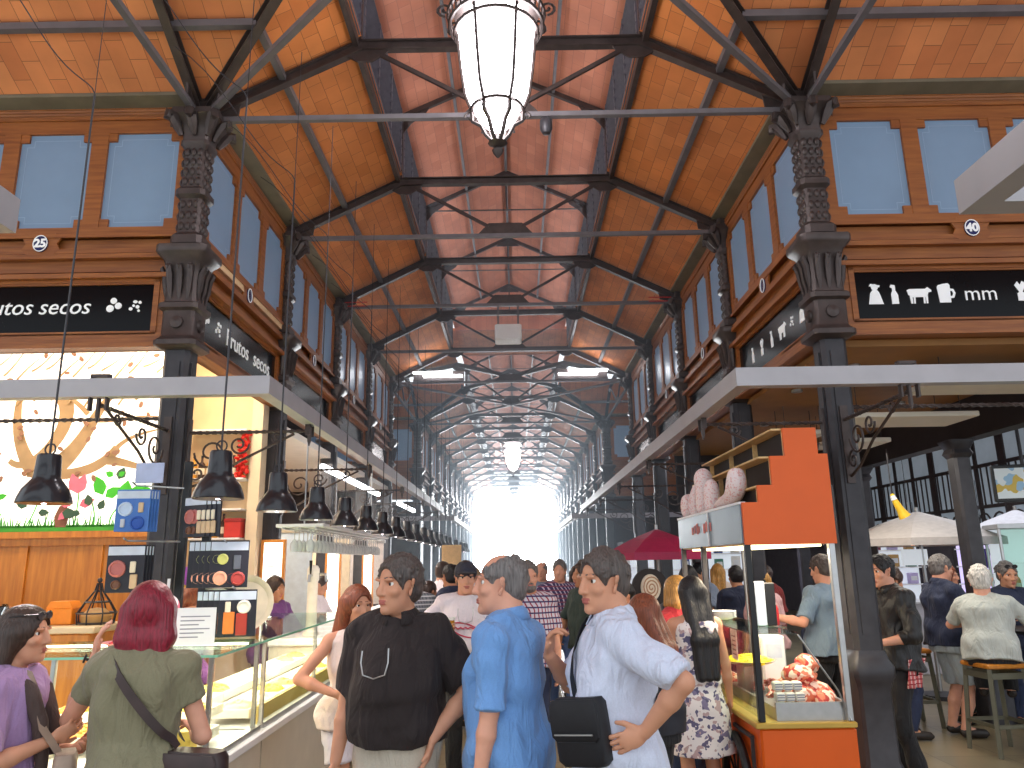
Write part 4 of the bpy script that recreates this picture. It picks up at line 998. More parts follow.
for k, (x, y, c, nm) in enumerate(((-1.75, 8.5, (236, 190, 60), 'yellow'), (-1.68, 8.9, (120, 90, 180), 'purple'), (-1.8, 9.3, (230, 222, 206), 'white'))):
    t = thing('bar_bowl', f'{nm} bowl of snacks on the white bar counter', 'bowl', (x, y, 1.054), 0)
    MB().lathe([(.06, 0), (.1, .03), (.14, .09), (.13, .09), (.09, .035), (.001, .02)], 16).build('bowl', C_('bowl_'+nm, *c), t, True); o = put('snacks', HE[(2, 8, 7)[k]], t, (0, 0, .03)); o['kind'] = 'stuff'
LEDC = mat('lit_cool_tube', (1, 1, 1), .3, 0, .01, emit=(.92, .96, 1), estr=5.)
def strip(x0, x1, y0, y1, z, label): tag(MB().cbox(x0, x1, y0, y1, z-.03, z+.03, .008).build('strip_light', LEDC), label, 'light', 'stall strip lights')
strip(-2.22, -2.16, 8.6, 12.2, 2.8, 'long white strip light over the wine stall, above the glass rack')
strip(-4.6, -4.54, 8.8, 12.4, 3.1, 'white strip light over the back shelves of the wine stall')
strip(-2.02, -1.96, 13.0, 15.0, 2.72, 'white strip light over the last wine stall before the far crossing')
area('stall_light', (-3.4, 10.6, 3.12), (0, 0, 0), 1.6, 4., 150, (1, .9, .76))
area('stall_light', (-3.4, 14.4, 3.12), (0, 0, 0), 1.6, 2., 70, (1, .92, .85))
area('shop_light', (-3.2, 7.0, 4.2), (0, 0, 0), .9, 1.4, 60, (1, .82, .58))
area('shop_light', (-5.2, 6.4, 4.2), (0, 0, 0), 2.5, .6, 50, (1, .86, .68))
for j, y in enumerate((8.6, 10.4, 12.6, 14.2)):
    t = thing('wine_shelves', f'back wall shelving with bottles in the wine stall, {ORD[j]} unit down the hall', 'shelf', (-5.16, y, 0), 0, 'wine stall shelving')
    for z in (1.2, 1.6, 2.0, 2.4): MB().cbox(0, .26, 0, 1.5, z-.025, z, .003).build('shelf', OAK, t)
    for yy in (0, 1.47): MB().cbox(0, .26, yy, yy+.03, .0, 2.8, .003).build('upright', OAK, t)
    for r, z in enumerate((1.2, 1.6, 2.0, 2.4)):
        for k in range(6): bottle(j+k+r, (-5.03, y+.16+.23*k, z), f'wine bottle, back shelving, {ORD[j]} unit, {ORD[r]} shelf up, {ORD[k]} along', 'wine bottles on the back shelving', 1.15)
# pale partition boards and signs between the wine stalls
for k, (y, c, nm) in enumerate(((9.5, (208, 222, 236), 'pale blue'), (11.7, (226, 206, 176), 'cream'), (14.6, (206, 196, 190), 'grey'))):
    t = thing('stall_screen', f'{nm} stall screen behind the bar counter', 'screen', (-2.85, y, 0)); MB().cbox(-.5, .35, -.02, .02, 1.0, 2.1, .004).build('panel', C_('screen_'+nm.replace(' ', '_'), *c), t); MB().cbox(-.53, .38, -.03, .03, 2.1, 2.16, .004).build('rail', STEEL, t)
    for x in (-.45, .3): MB().cbox(x-.02, x+.02, -.02, .02, 0, 1.0, .003).build('leg', STEEL, t)
t = thing('tan_sign', 'tan board sign on a pole rising over the crowd in front of the far lamps', 'sign', (-1.05, 12.6, 0)); MB().cbox(-.16, .16, -.015, .015, 1.62, 2.0, .01).build('board', C_('tan_board', 206, 170, 120), t); MB().tube([(0, 0, 0), (0, 0, 1.62)], .02, 8).build('pole', STEEL, t); MB().lathe([(.15, 0), (.15, .02), (.03, .04)], 14).build('foot', STEEL, t)
# ================================================================== cart side
ORANGE = mat('orange_laminate', rgb(222, 92, 20), .4, 0, .05, 3.)
GREYP = mat('blue_grey_panel', rgb(112, 130, 142), .25, .1, .05)
PLY = wood_mat('pale_plywood', rgb(206, 168, 110), rgb(226, 192, 136), 1)
CX0, CX1, CY0, CY1 = 1.47, 2.06, 5.0, 6.95
ct = thing('meat_cart', 'orange market cart with glass meat display and stepped shelves on its roof', 'cart', (0, 0, 0))
b = MB(); b.cbox(CX0, CX1, CY0, CY1, .14, .69, .012); b.build('body', ORANGE, ct)
b = MB(); b.cbox(CX0-.03, CX1+.0, CY0-.02, CY1+.02, .69, .725, .006); b.build('ledge', mat('gold_ledge', rgb(196, 160, 76), .4, .3, .06), ct)
b = MB(); b.box(CX0+.12, CX1-.02, CY0+.04, CY0+.06, .725, .83); b.box(CX0+.12, CX0+.14, CY0+.06, CY1-.02, .725, .8); b.box(CX1-.04, CX1-.02, CY0+.06, CY1-.02, .725, .83); b.box(CX0+.14, CX1-.04, CY0+.06, CY1-.02, .725, .75); b.build('steel_well', STEEL, ct)
for (x, y, m, nm) in ((CX0+.02, CY0+.02, BLACK, 'corner_post'), (CX0+.02, CY1-.02, IRONB, 'corner_post'), (CX1-.03, CY0+.02, STEEL, 'corner_post'), (CX1-.03, CY1-.02, STEEL, 'corner_post'), (CX0+.02, 6.2, IRONB, 'corner_post')):
    MB().cbox(x-.02, x+.02, y-.02, y+.02, .725 if y != 6.2 else 1.24, 1.8, .004).build(nm, m, ct)
MB().box(CX0+.016, CX0+.024, CY0+.04, CY1-.04, .74, 1.235).build('side_glass', GLASS, ct)
MB().box(CX0, CX0+.3, CY0+.02, CY1, 1.235, 1.245).build('top_glass', GLASSG, ct)
b = MB(); b.tube([(CX0+.3, CY0+.05, 1.23), (CX1-.08, CY0+.03, .9), (CX1-.03, CY0+.0, .73)], .006, 5); b.build('stay_rod', STEEL, ct)
b = MB(); b.poly([(CX0, 1.79), (CX1, 1.79), (CX1, 2.37), (2.0, 2.37), (2.0, 2.545), (1.78, 2.545), (1.78, 2.36), (1.68, 2.36), (1.68, 2.17), (1.58, 2.17), (1.58, 2.06), (CX0, 2.06)], CY0-.012, CY0+.012)
b.build('front_panel', ORANGE, ct)
b = MB(); b.box(CX0-.01, CX0+.012, CY0+.012, CY1, 1.8, 2.05); b.build('sign_panel', GREYP, ct)
b = MB(); b.box(CX0-.014, CX0+.03, CY0+.012, CY1+.01, 2.05, 2.066); b.box(CX0-.016, CX0-.01, 5.85, 5.87, 1.8, 2.05); b.build('sign_edge', WHITE, ct)
fl = MB()
for k, (y, w) in enumerate(((6.42, .05), (6.33, .035), (6.25, .05), (6.18, .03), (6.02, .05), (5.94, .04), (5.88, .03), (5.82, .04))):
    fl.box(CX0-.013, CX0-.01, y-w, y, 1.9+.01*(k % 2), 1.96+.012*(k % 3))
fl.build('faded_marks', mat('faded_red_marks', rgb(196, 96, 86), .6, 0, .2, 30.), ct)
b = MB(); b.box(CX0+.012, CX1, CY0+.012, CY1, 1.79, 1.81); b.box(CX0+.012, CX1, CY0+.012, CY1, 2.04, 2.055); b.build('roof_deck', PLY, ct)
xs_ = (1.58, 1.68, 1.78, 1.98); zs_ = (2.06, 2.17, 2.36, 2.545)
for k in range(3):
    b = MB(); b.box(xs_[k]-.07*(k > 0) - .0, CX1-.02 if k < 2 else 2.0, CY0+.012, CY1, zs_[k+1]-.012, zs_[k+1]); b.build('shelf_board', PLY, ct)
    for j in range(4): y = CY0+.02+(CY1-CY0-.04)*j/3; MB().box(xs_[k], xs_[k]+.035, y-.006, y+.006, zs_[k], zs_[k+1]-.012).build('divider', PLY, ct)
    MB().box(xs_[k]+.036, xs_[k]+.06, CY0+.012, CY1, zs_[k], zs_[k+1]-.012).build('back_board', DARKI, ct)
for y in (5.42, 6.6):
    b = MB(); b.tube([(0, .27*math.cos(a), .27*math.sin(a)) for a in [2*PI*k/28 for k in range(29)]], .03, 8)
    for k in range(10): a = PI*k/5; b.tube([(0, .03*math.cos(a), .03*math.sin(a)), (0, .26*math.cos(a), .26*math.sin(a))], .007, 5)
    b.ball((0, 0, 0), .04, 10, 6); o = b.build('wheel', BLACK, ct, True); o.location = (CX0-.05, y, .3)
    b = MB(); b.bar((CX0-.02, y-.3, .3), (CX0-.02, y-.3, .62), .02, .02); b.bar((CX0-.02, y-.31, .62), (CX0-.02, y+.1, .62), .02, .02); b.build('wheel_frame', IRONB, ct)
b = MB(); b.box(1.9, 1.98, CY0+.2, CY0+.28, 0, .14); b.box(1.9, 1.98, CY1-.28, CY1-.2, 0, .14); b.build('leg', BLACK, ct)
MB().box(1.55, 2.0, CY0+.1, CY1-.1, 1.775, 1.79).build('lamp_strip', mat('lit_cart_lamp', (1, .9, .6), .4, 0, .01, emit=(1, .84, .5), estr=3.), ct)
area('cart_light', (1.78, 5.9, 1.76), (0, 0, 0), .4, 1.7, 26, (1, .86, .66))
# ---- goods in the cart
MEAT = spots_mat('cured_meat', rgb(222, 128, 96), [rgb(186, 62, 56), rgb(246, 222, 200)], 16., .45, .45)
SAUS = spots_mat('cured_sausage', rgb(176, 88, 72), [rgb(222, 190, 176)], 40., .5, .4)
def lump(name, pts, r, m, label, cat, loc, group=None, seed=0, n=9):
    b = MB(); b.tube(pts, r, n); rn = random.Random(seed)
    b.v = [(x+rn.uniform(-.006, .006), y+rn.uniform(-.006, .006), z+rn.uniform(-.005, .005)) for x, y, z in b.v]
    o = b.build(name, m, None, True); o.location = loc; return tag(o, label, cat, group)
zc = .755
for k, (x, y, z, a, L) in enumerate(((1.85, 5.28, .06, .2, .26), (1.95, 5.35, .09, -.3, .24), (1.82, 5.45, .1, .6, .26), (1.93, 5.52, .17, .1, .22), (1.86, 5.36, .19, -.5, .22), (1.98, 5.24, .05, .9, .2), (1.95, 5.44, .24, .4, .2))):
    dx, dy = L/2*math.cos(a), L/2*math.sin(a)
    lump('cured_ham', [(-dx, -dy, -.01), (-dx*.6, -dy*.6, .0), (0, 0, .015), (dx*.6, dy*.6, .0), (dx, dy, -.01)], [.015, .055, .065, .05, .012], MEAT, f'piece of cured ham heaped in the cart window, {["lowest by the front", "by the column side", "behind the packets", "upper back", "on the front piece", "front corner by the column", "topmost"][k]}', 'ham', (x, y, zc+z), 'cured hams in the cart', k)
for k in range(7):
    a = .9+.12*k; x, y = 1.66+.035*(k % 4), 5.42+.05*k
    lump('cured_sausage', [(0, 0, 0), (.05*math.cos(a), .05*math.sin(a), .008), (.12*math.cos(a), .12*math.sin(a), .0), (.17*math.cos(a), .17*math.sin(a), -.004)], [.008, .022, .022, .008], SAUS, f'cured sausage lying behind the pale packs in the cart, {ORD[k]} from the front', 'sausage', (x, y, zc+.05+.03*(k % 2)), 'cured sausages in the cart', k)
PKW = C_('pale_pack', 232, 226, 216)
for r in range(3):
    for c in range(3):
        t = thing('pale_packet', f'pale lattice packet at the cart front, {["lowest", "middle", "top"][r]} layer, {ORD[c]} from the black post', 'packet', (1.665+.062*c, 5.14+.03*r, zc+.06*r), 0, 'pale packets in the cart')
        MB().cbox(-.028, .028, -.02, .05, 0, .055, .008).build('packet', PKW, t)
        b = MB()
        for j in range(3): b.box(-.024, .024, -.0215, -.02, .008+.015*j, .014+.015*j)
        b.build('print', C_('grey_print', 130, 130, 140), t)
t = thing('white_tray', 'white plastic tray at the front of the cart below the hams', 'tray', (1.94, 5.14, zc)); put('tray', tray_mesh(.22, .14, .03), t); o = heap_mesh(.18, .1, .02, .016, 20, 3).build('slices', MEAT, t, True); o.location = (0, 0, .01); o['kind'] = 'stuff'
t = thing('yellow_platter', 'round platter of bright yellow peppers in the cart window', 'platter', (1.72, 6.0, .94)); MB().lathe([(.1, -.0), (.16, .01), (.2, .03), (.19, .03), (.1, .012), (.001, .01)], 22).build('platter', STEEL, t, True)
o = heap_mesh(.36, .36, .05, .024, 60, 9, .5).build('peppers', C_('pepper_yellow', 246, 220, 20), t, True); o.location = (0, 0, .015); o['kind'] = 'stuff'
t2 = MB(); t2.cbox(-.07, .07, -.1, .1, 0, .185, .006); o = t2.build('platter_block', STEEL); o.location = (1.72, 6.0, zc-.003); tag(o, 'steel block under the yellow platter', 'block')
for k, (y, h, m) in enumerate(((5.5, .04, MEAT), (5.85, .05, SAUS), (6.3, .05, MEAT), (6.65, .05, SAUS))):
    t = thing('meat_tray', f'steel tray of sliced meat along the side glass of the cart, {ORD[k]} from the front', 'tray', (1.66, y+.02, zc), 0, 'meat trays in the cart')
    t.location = (1.7 if k != 1 and k != 0 else 1.68, y+.02 if k else 5.78, zc) if k > 1 else (1.905, 5.78+.3*k, zc)
    put('tray', tray_mesh(.2, .26, .03), t); o = heap_mesh(.17, .22, h, .02, 40, k).build('slices', m, t, True); o.location = (0, 0, .01); o['kind'] = 'stuff'
t = thing('white_carton', 'white glowing carton at the back of the cart', 'carton', (1.98, 6.3, zc)); MB().cbox(-.09, .09, -.1, .1, 0, .36, .01).build('carton', WHITE, t); MB().box(-.06, .06, -.102, -.1, .2, .3).build('panel', C_('pale_print', 196, 206, 222), t)
t = thing('plate_stack', 'stack of white plates on the cart glass top', 'plates', (1.6, 6.2, 1.246)); t['category'] = 'plate stack'
for k in range(5): o = MB().lathe([(.05, 0), (.07, .004), (.11, .02), (.105, .02), (.06, .006), (.001, .006)], 20).build('plate', WHITE, t, True); o.location = (0, 0, .011*k)
t = thing('price_ticket', 'white price ticket hanging in the side glass of the cart', 'ticket', (1.52, 5.62, 1.02)); MB().cbox(-.003, .003, -.07, .07, 0, .2, .001).build('card', WHITE, t); b = MB()
for k in range(5): b.box(-.0045, -.003, -.05, .05-.02*(k % 2), .03+.03*k, .04+.03*k)
b.build('print', C_('grey_print', 130, 130, 140), t)
t = thing('tablet_stand', 'black backed pale tablet standing on the cart top beside the arm', 'tablet', (1.72, 5.55, 1.246)); MB().cbox(-.05, .02, -.02, .02, .0, .3, .006).build('screen', C_('pale_print', 196, 206, 222), t); MB().cbox(.02, .09, -.02, .02, 0, .29, .006).build('back', BLACK, t)
t = tag(MB().box(1.62, 1.86, 5.5, 5.62, 1.2305, 1.2445).build('top_shelf', GLASSG), 'small glass shelf carrying the tablet on the cart', 'shelf')
for k, (x, c) in enumerate(((1.69, (210, 50, 50)), (1.76, (226, 220, 210)), (1.82, (180, 40, 44)))):
    t = thing('sauce_bottle', f'{["red", "white", "dark red"][k]} sauce bottle standing behind the tablet on the cart', 'bottle', (x, 5.592, 1.246), 0, 'sauce bottles on the cart')
    MB().lathe([(.022, 0), (.024, .01), (.024, .11), (.01, .14), (.001, .14)], 10).build('bottle', C_(f'sauce_{k}', *c), t, True); MB().lathe([(.012, .135), (.004, .18), (.001, .18)], 8).build('nozzle', WHITE, t)
# ---- speckled cloth bags on the cart roof
BAGM = spots_mat('pink_white_cloth', rgb(232, 216, 216), [rgb(222, 170, 168)], 70., .85, .42)
def bag(pts, r, loc, label, sx=1.):
    b = MB(); b.tube([(x, y, z) for x, y, z in pts], r, 12); rn = random.Random(len(label))
    b.v = [(1.2*x+rn.uniform(-.009, .009), 1.2*y+rn.uniform(-.009, .009), z*1.06) for x, y, z in b.v]
    o = b.build('cloth_bag', BAGM, None, True); md = o.modifiers.new('s', 'SUBSURF'); md.levels = 1; md.render_levels = 1
    o.location = loc; return tag(o, label, 'bag', 'pink and white cloth bags')
zb = 2.057
bag([(0, 0, 0), (0, 0, .02), (0, 0, .09), (0, 0, .16), (0, 0, .19), (0, 0, .2)], [.02, .06, .068, .06, .035, .008], (1.53, 6.78, zb), 'small pink speckled cloth bag at the far end of the cart roof')
bag([(0, 0, 0), (0, 0, .02), (0, 0, .1), (.01, 0, .2), (.01, 0, .24), (.01, 0, .26)], [.02, .06, .064, .05, .03, .008], (1.54, 6.53, zb), 'pink cloth bag next to the small far one on the cart roof')
bag([(0, 0, 0), (0, 0, .02), (0, 0, .12), (0, 0, .2), (0, .0, .27), (0, 0, .34), (0, 0, .36)], [.02, .065, .07, .06, .075, .05, .008], (1.55, 6.27, zb), 'tall knotted white and pink cloth bag on the cart roof')
bag([(0, 0, 0), (0, 0, .02), (0, 0, .1), (0, 0, .19), (0, 0, .23), (0, 0, .25)], [.02, .06, .062, .055, .035, .008], (1.55, 6.04, zb), 'pink cloth bag in front of the tall knotted one on the cart roof')
bag([(-.02, .4, .04), (-.01, .32, .045), (0, .18, .055), (0, .04, .07), (0, -.01, .13), (0, -.03, .18), (0, -.03, .235), (0, -.03, .245)], [.012, .036, .045, .058, .064, .058, .05, .012], (1.53, 5.3, zb), 'boot shaped white cloth bag at the near end of the cart roof')

# ---- bar area beyond the corner column
BROWN = mat('brown_bar_ceiling', rgb(150, 104, 54), .6, 0, .08)
struct(MB().box(XR+.05, 4.95, 6.0, 12.5, 3.38, 3.44).build('ceiling', BROWN), 'brown ceiling over the bar area', 'ceiling')
struct(MB().box(4.95, 5.15, 6.0, 20, 2.95, 3.6).build('trim_beam', DARKI), 'dark beam at the outer edge of the bar ceiling', 'beam')
struct(MB().box(XR+.1, 4.95, 12.5, 12.6, 2.6, 3.5).build('trim_beam', DARKI), 'dark beam across the far end of the bar ceiling', 'beam')
struct(MB().box(5.15, 9.4, 6.0, 30, 5.6, 5.7).build('ceiling', DARKI), 'dark high ceiling of the outer aisle', 'ceiling')
struct(MB().box(XR+.05, 5.0, 12.6, T1[-1]+.0, 3.9, 3.98).build('ceiling', DARKI), 'dark ceiling over the stalls behind the cart', 'ceiling')
OFFW = mat('ceiling_panel_white', rgb(226, 220, 206), .6, 0, .03)
for k, (x0, x1, y0, y1, z) in enumerate(((3.55, 4.85, 6.3, 6.75, 3.12), (3.2, 4.45, 7.15, 7.75, 3.0), (3.6, 4.3, 8.6, 9.2, 2.98), (3.0, 3.5, 8.4, 8.8, 3.05))):
    t = thing('ceiling_panel', f'white acoustic panel hung under the brown bar ceiling, {["nearest, over the stools", "second, behind the beam bracket", "third, small", "small one beside the corner column"][k]}', 'panel', ((x0+x1)/2, (y0+y1)/2, z), 0, 'hung white ceiling panels')
    X, Y = (x1-x0)/2, (y1-y0)/2; MB().cbox(-X, X, -Y, Y, 0, .05, .006).build('panel', OFFW, t); b = MB()
    for sx_ in (-1, 1):
        for sy_ in (-1, 1): b.tube([(sx_*X*.8, sy_*Y*.7, .05), (sx_*X*.8, sy_*Y*.7, 3.38-z)], .004, 4)
    b.build('hanger', IRONB, t)
for k, (x, y) in enumerate(((3.05, 6.6), (2.9, 7.6), (3.55, 7.95), (4.3, 8.3), (3.2, 9.6), (4.4, 9.9))):
    t = thing('downlight', f'small lit downlight in the brown bar ceiling, {ORD[k]} from the corner column', 'light', (x, y, 3.355), 0, 'bar downlights')
    MB().lathe([(.04, .0), (.055, .0), (.055, .024), (.04, .024)], 16).build('ring', STEEL, t); MB().lathe([(.001, .004), (.04, .004), (.04, .02), (.001, .02)], 14).build('bulb', mat('lit_downlight', (1, .9, .7), .3, 0, .01, emit=(1, .9, .75), estr=12.), t)
area('bar_light', (3.8, 8.0, 2.9), (0, 0, 0), 1.6, 2.8, 48, (1, .93, .8))
area('bar_light', (6.6, 12.0, 3.4), (0, 0, 0), 2.5, 6, 55, (.95, .95, 1))
area('aisle_light', (3.8, 13.5, 3.6), (0, 0, 0), 1.8, 2.5, 60, (.92, .94, 1))
# outer iron posts of the bar area
ip = thing('iron_post', 'plain dark iron post by the stools in front of the lit purple stand', 'post', (4.92, 8.42, 0), 0, 'outer iron posts', 'thing')
MB().sq([(.14, 0), (.14, .5), (.11, .55), (.11, .9), (.13, .92), (.1, .96)]).build('base', IRONB, ip, True); MB().sq([(.095, .95), (.09, 2.95)], ch=.3).build('shaft', IRONB, ip, True); MB().sq([(.09, 2.75), (.12, 2.8), (.1, 2.85), (.14, 2.93), (.14, 2.95)]).build('collar', IRONB, ip, True)
for (x, y, l) in ((4.95, 10.92, 'beside the pale umbrella canopy'), (4.95, 13.42, 'third one out, deep in the bar aisle'), (4.95, 15.92, 'farthest of the outer row')): dup(ip, (x, y, 0), label=f'plain dark iron post {l}')
# ---- outer glass facade with iron lattice and lit stands
struct(MB().box(9.3, 9.42, 5.5, 30, 0, 2.0).build('wall_outer', mat('outer_wall_grey', rgb(96, 92, 98), .7, 0, .1)), 'grey lower wall of the outer aisle', 'wall')
MILK = mat('milky_window', rgb(150, 160, 168), .3, 0, .3, 1.5, emit=rgb(170, 184, 196), estr=.22)
for k in range(9):
    y = 7.0+2.5*k
    WN[0] += 1
    w = thing(f'window_{WN[0]}', f'tall outer window with iron lattice, {ORD[k]} of the outer aisle', 'window', (9.32, y, 0), 0, None, 'structure')
    b = MB()
    for yy in (0, .8, 1.6, 2.38): b.box(-.04, .04, yy, yy+.1 if yy != 2.38 else 2.5, 2.0, 5.6)
    for z in (2.0, 2.6, 3.4, 4.0, 5.5): b.box(-.05, .05, 0, 2.5, z, z+.07)
    for j in range(5): b.tube([(-.03, .3+.48*j+u, 2.32+w_) for u, w_ in spiral(0, 0, .22, .03, 0, 1.6, 20)], .02, 5)
    for j in range(12): b.box(-.03, .03, .1+.2*j, .13+.2*j, 2.65, 3.4)
    b.build('window_frame', IRON, w); MB().box(-.008, .008, .05, 2.45, 2.05, 5.55).build('pane', MILK, w)
struct(MB().box(XR+.1, 9.3, 29.9, 30, 0, 5.6).build('wall_outer_end', DARKI), 'dark end wall of the outer aisle', 'wall')
struct(MB().box(-5.3, XL-.1, T2[0]+.3, T2[0]+.4, 0, 3.4).build('wall_far_stall', DARKI), 'dark stall wall beyond the far crossing, lamp side', 'wall')
struct(MB().box(XR+.1, 5.2, T2[0]+.3, T2[0]+.4, 0, 3.4).build('wall_far_stall', DARKI), 'dark stall wall beyond the far crossing, cart side', 'wall')
struct(MB().box(-9.1, -9.0, 5.5, 48, 0, 6).build('wall_far_left', mat('far_wall', rgb(120, 100, 88), .8, 0, .1)), 'plain outer wall on the lamp side', 'wall')
struct(MB().box(-9, -5.2, T1[-1]+3, T1[-1]+3.1, 0, 6).build('wall_cross_left', DARKI), 'dark wall closing the far crossing aisle', 'wall')
LITP = mat('lit_lilac_panel', rgb(196, 180, 232), .5, 0, .04, emit=(.76, .68, 1), estr=.7)
LITW = mat('lit_white_panel', rgb(186, 194, 208), .5, 0, .03, emit=(.9, .95, 1), estr=.4)
VIO = C_('violet_print', 96, 70, 170); GRN = C_('green_sign', 40, 170, 110)
def stand(x, y, rz, w, label, top, front, shelves=3):
    t = thing('market_stand', label, 'stand', (x, y, 0), rz, 'lit stands of the outer aisle')
    MB().cbox(-w/2, w/2, -.3, .3, 0, 1.0, .01).build('counter', front, t); MB().cbox(-w/2-.03, w/2+.03, -.34, .34, 1.0, 1.04, .006).build('worktop', WHITE, t)
    MB().box(-w/2, w/2, .7, .75, .0, 2.08).build('back_panel', top, t)
    b = MB()
    for k in range(shelves): b.box(-w/2, w/2, .5, .7, 1.25+.27*k, 1.27+.27*k)
    b.build('shelf', WHITE, t); MB().box(-w/2, w/2, -.3, .75, 2.08, 2.16).build('header', DARKI, t); MB().box(-w/2+.1, w/2-.1, -.28, -.2, 2.04, 2.08).build('strip_light', LEDC, t)
    for s_ in (-1, 1): MB().cbox(s_*w/2-.03, s_*w/2+.03, .66, .74, 0, 2.08, .004).build('post', DARKI, t)
    rn = random.Random(int(x*10+y))
    for r in range(shelves):
        for q in range(5):
            c_ = rn.choice(((70, 90, 150), (196, 180, 220), (60, 120, 100), (190, 150, 90), (150, 60, 80), (230, 226, 220)))
            g_ = thing('shelf_box', f'{["low", "middle", "top"][r]} shelf box, {ORD[q]} along, on the {label.split(",")[0].replace("lit ", "")}'[:200], 'box', (0, 0, 0), 0, 'boxes on the lit stands')
            hh = rn.uniform(.12, .22); MB().cbox(-.07, .07, -.05, .05, 0, hh, .006).build('carton', C_('box_%d_%d_%d' % c_, *c_), g_); MB().box(-.05, .05, -.052, -.05, hh*.3, hh*.7).build('panel', WHITE, g_)
            g_.matrix_world = Matrix.Translation((x, y, 0)) @ Matrix.Rotation(rz, 4, 'Z') @ Matrix.Translation((-w/2+.2+(w-.4)/4*q, .6, 1.271+.27*r))
    return t
WHT = C_('stand_white', 226, 224, 230)
stand(5.9, 12.2, 0, 1.5, 'white stand behind the man in navy', LITW, WHT)
stand(7.5, 11.6, -.5, 1.7, 'lilac stand with violet posters', LITP, WHT)
stand(8.6, 9.6, -1.2, 1.5, 'pale stand at the outer wall', LITW, C_('stand_grey', 150, 150, 160))
stand(3.3, 13.3, 0, 1.6, 'white stand seen through the cart', LITW, C_('stand_blue', 70, 90, 150))
stand(4.4, 16.5, 0, 1.6, 'lilac stand deep behind the cart', LITP, C_('stand_blue', 70, 90, 150))
stand(3.6, 19.2, 0, 2., 'white stand at the far crossing', LITW, C_('stand_red', 170, 40, 50))
for k, (x, y) in enumerate(((6.55, 10.9), (6.85, 10.75), (7.15, 10.6))):
    t = thing('hanging_poster', f'lilac poster with violet glass drawing, {ORD[k]} of three by the lilac stand', 'poster', (x, y, 1.45), -.5, 'lilac posters'); MB().cbox(-.13, .13, -.008, .008, 0, .42, .003).build('sheet', LITP, t); MB().poly([(-.08, .34), (.08, .34), (.02, .14), (.02, .08), (-.02, .08), (-.02, .14)], -.012, -.008).build('drawing', VIO, t); MB().tube([(0, 0, .42), (0, 0, 1.3)], .004, 4).build('cord', IRONB, t)
t = thing('green_sign', 'small green sign hung over the white stand behind the man in navy', 'sign', (5.98, 11.6, 1.85)); MB().cbox(-.1, .1, -.02, .02, 0, .26, .006).build('panel', GRN, t); MB().tube([(0, 0, .26), (0, 0, .65)], .005, 4).build('cord', IRONB, t)
t = thing('white_screen', 'glowing white screen hanging above the heads behind the waiter', 'screen', (5.1, 10.0, 1.59)); MB().cbox(-.16, .16, -.02, .02, 0, .2, .005).build('screen', LITW, t); MB().tube([(0, 0, .2), (0, 0, .8)], .006, 5).build('pole', STEEL, t)
t = thing('round_lamp', 'small round orange lamp above the glowing white screen', 'lamp', (5.25, 10.3, 1.9)); MB().ball((0, 0, 0), .06, 12, 8).build('globe', mat('lit_orange_globe', rgb(255, 150, 90), .4, 0, .02, emit=(1, .45, .25), estr=2.5), t, True); MB().tube([(0, 0, .05), (0, 0, 1.4)], .004, 4).build('cord', IRONB, t)
# yellow horn shaped sign, television, glass cabinet
t = thing('yellow_horn_sign', 'yellow horn shaped sign above the pale umbrella', 'sign', (4.45, 9.0, 2.15)); MB().tube([(.09, 0, 0), (.05, 0, .08), (0, 0, .18), (-.03, 0, .27)], [.07, .045, .035, .02], 10).build('horn', C_('horn_yellow', 236, 190, 50), t, True); MB().tube([(-.03, 0, .27), (-.03, 0, .8)], .006, 5).build('hanger', IRONB, t); MB().tube([(-.01, 0, .2), (-.025, 0, .25)], [.036, .026], 10).build('band', WHITE, t)
t = thing('wall_television', 'flat television showing a yellow and blue landscape, high on the bar side', 'television', (5.75, 8.6, 2.28), -.3)
MB().cbox(-.33, .4, 0, .05, 0, .42, .01).build('case', BLACK, t); MB().box(-.3, .37, -.004, 0, .04, .38).build('screen', spots_mat('screen_picture', rgb(150, 190, 220), [rgb(206, 176, 70), rgb(226, 236, 240)], 5., .3, .5), t); MB().tube([(0, .03, .4), (0, .03, 1.28)], .02, 8).build('bracket', IRONB, t)
t = thing('glass_cabinet', 'tall lit glass cabinet at the edge of the bar below the television', 'cabinet', (6.15, 9.3, 0), -.25)
MB().cbox(-.4, .4, -.25, .25, 0, .9, .01).build('base', DARKI, t); MB().cbox(-.42, .42, -.27, .27, 2.0, 2.06, .006).build('top', STEEL, t)
for x in (-.4, .4):
    for y in (-.25, .25): MB().cbox(x-.015, x+.015, y-.015, y+.015, .9, 2.0, .003).build('post', STEEL, t)
MB().box(-.385, .385, -.255, -.249, .9, 2.0).build('door', GLASSG, t); MB().box(-.385, .385, .2, .22, .9, 2.0).build('back_panel', LITW, t)
for z in (1.25, 1.6): MB().box(-.385, .385, -.2, .2, z, z+.01).build('shelf', GLASS, t)
for k in range(5): bottle(k, (5.93+.12*k, 9.32-.03*k, 1.262), f'bottle inside the lit glass cabinet, {ORD[k]} along', 'bottles in the glass cabinet')
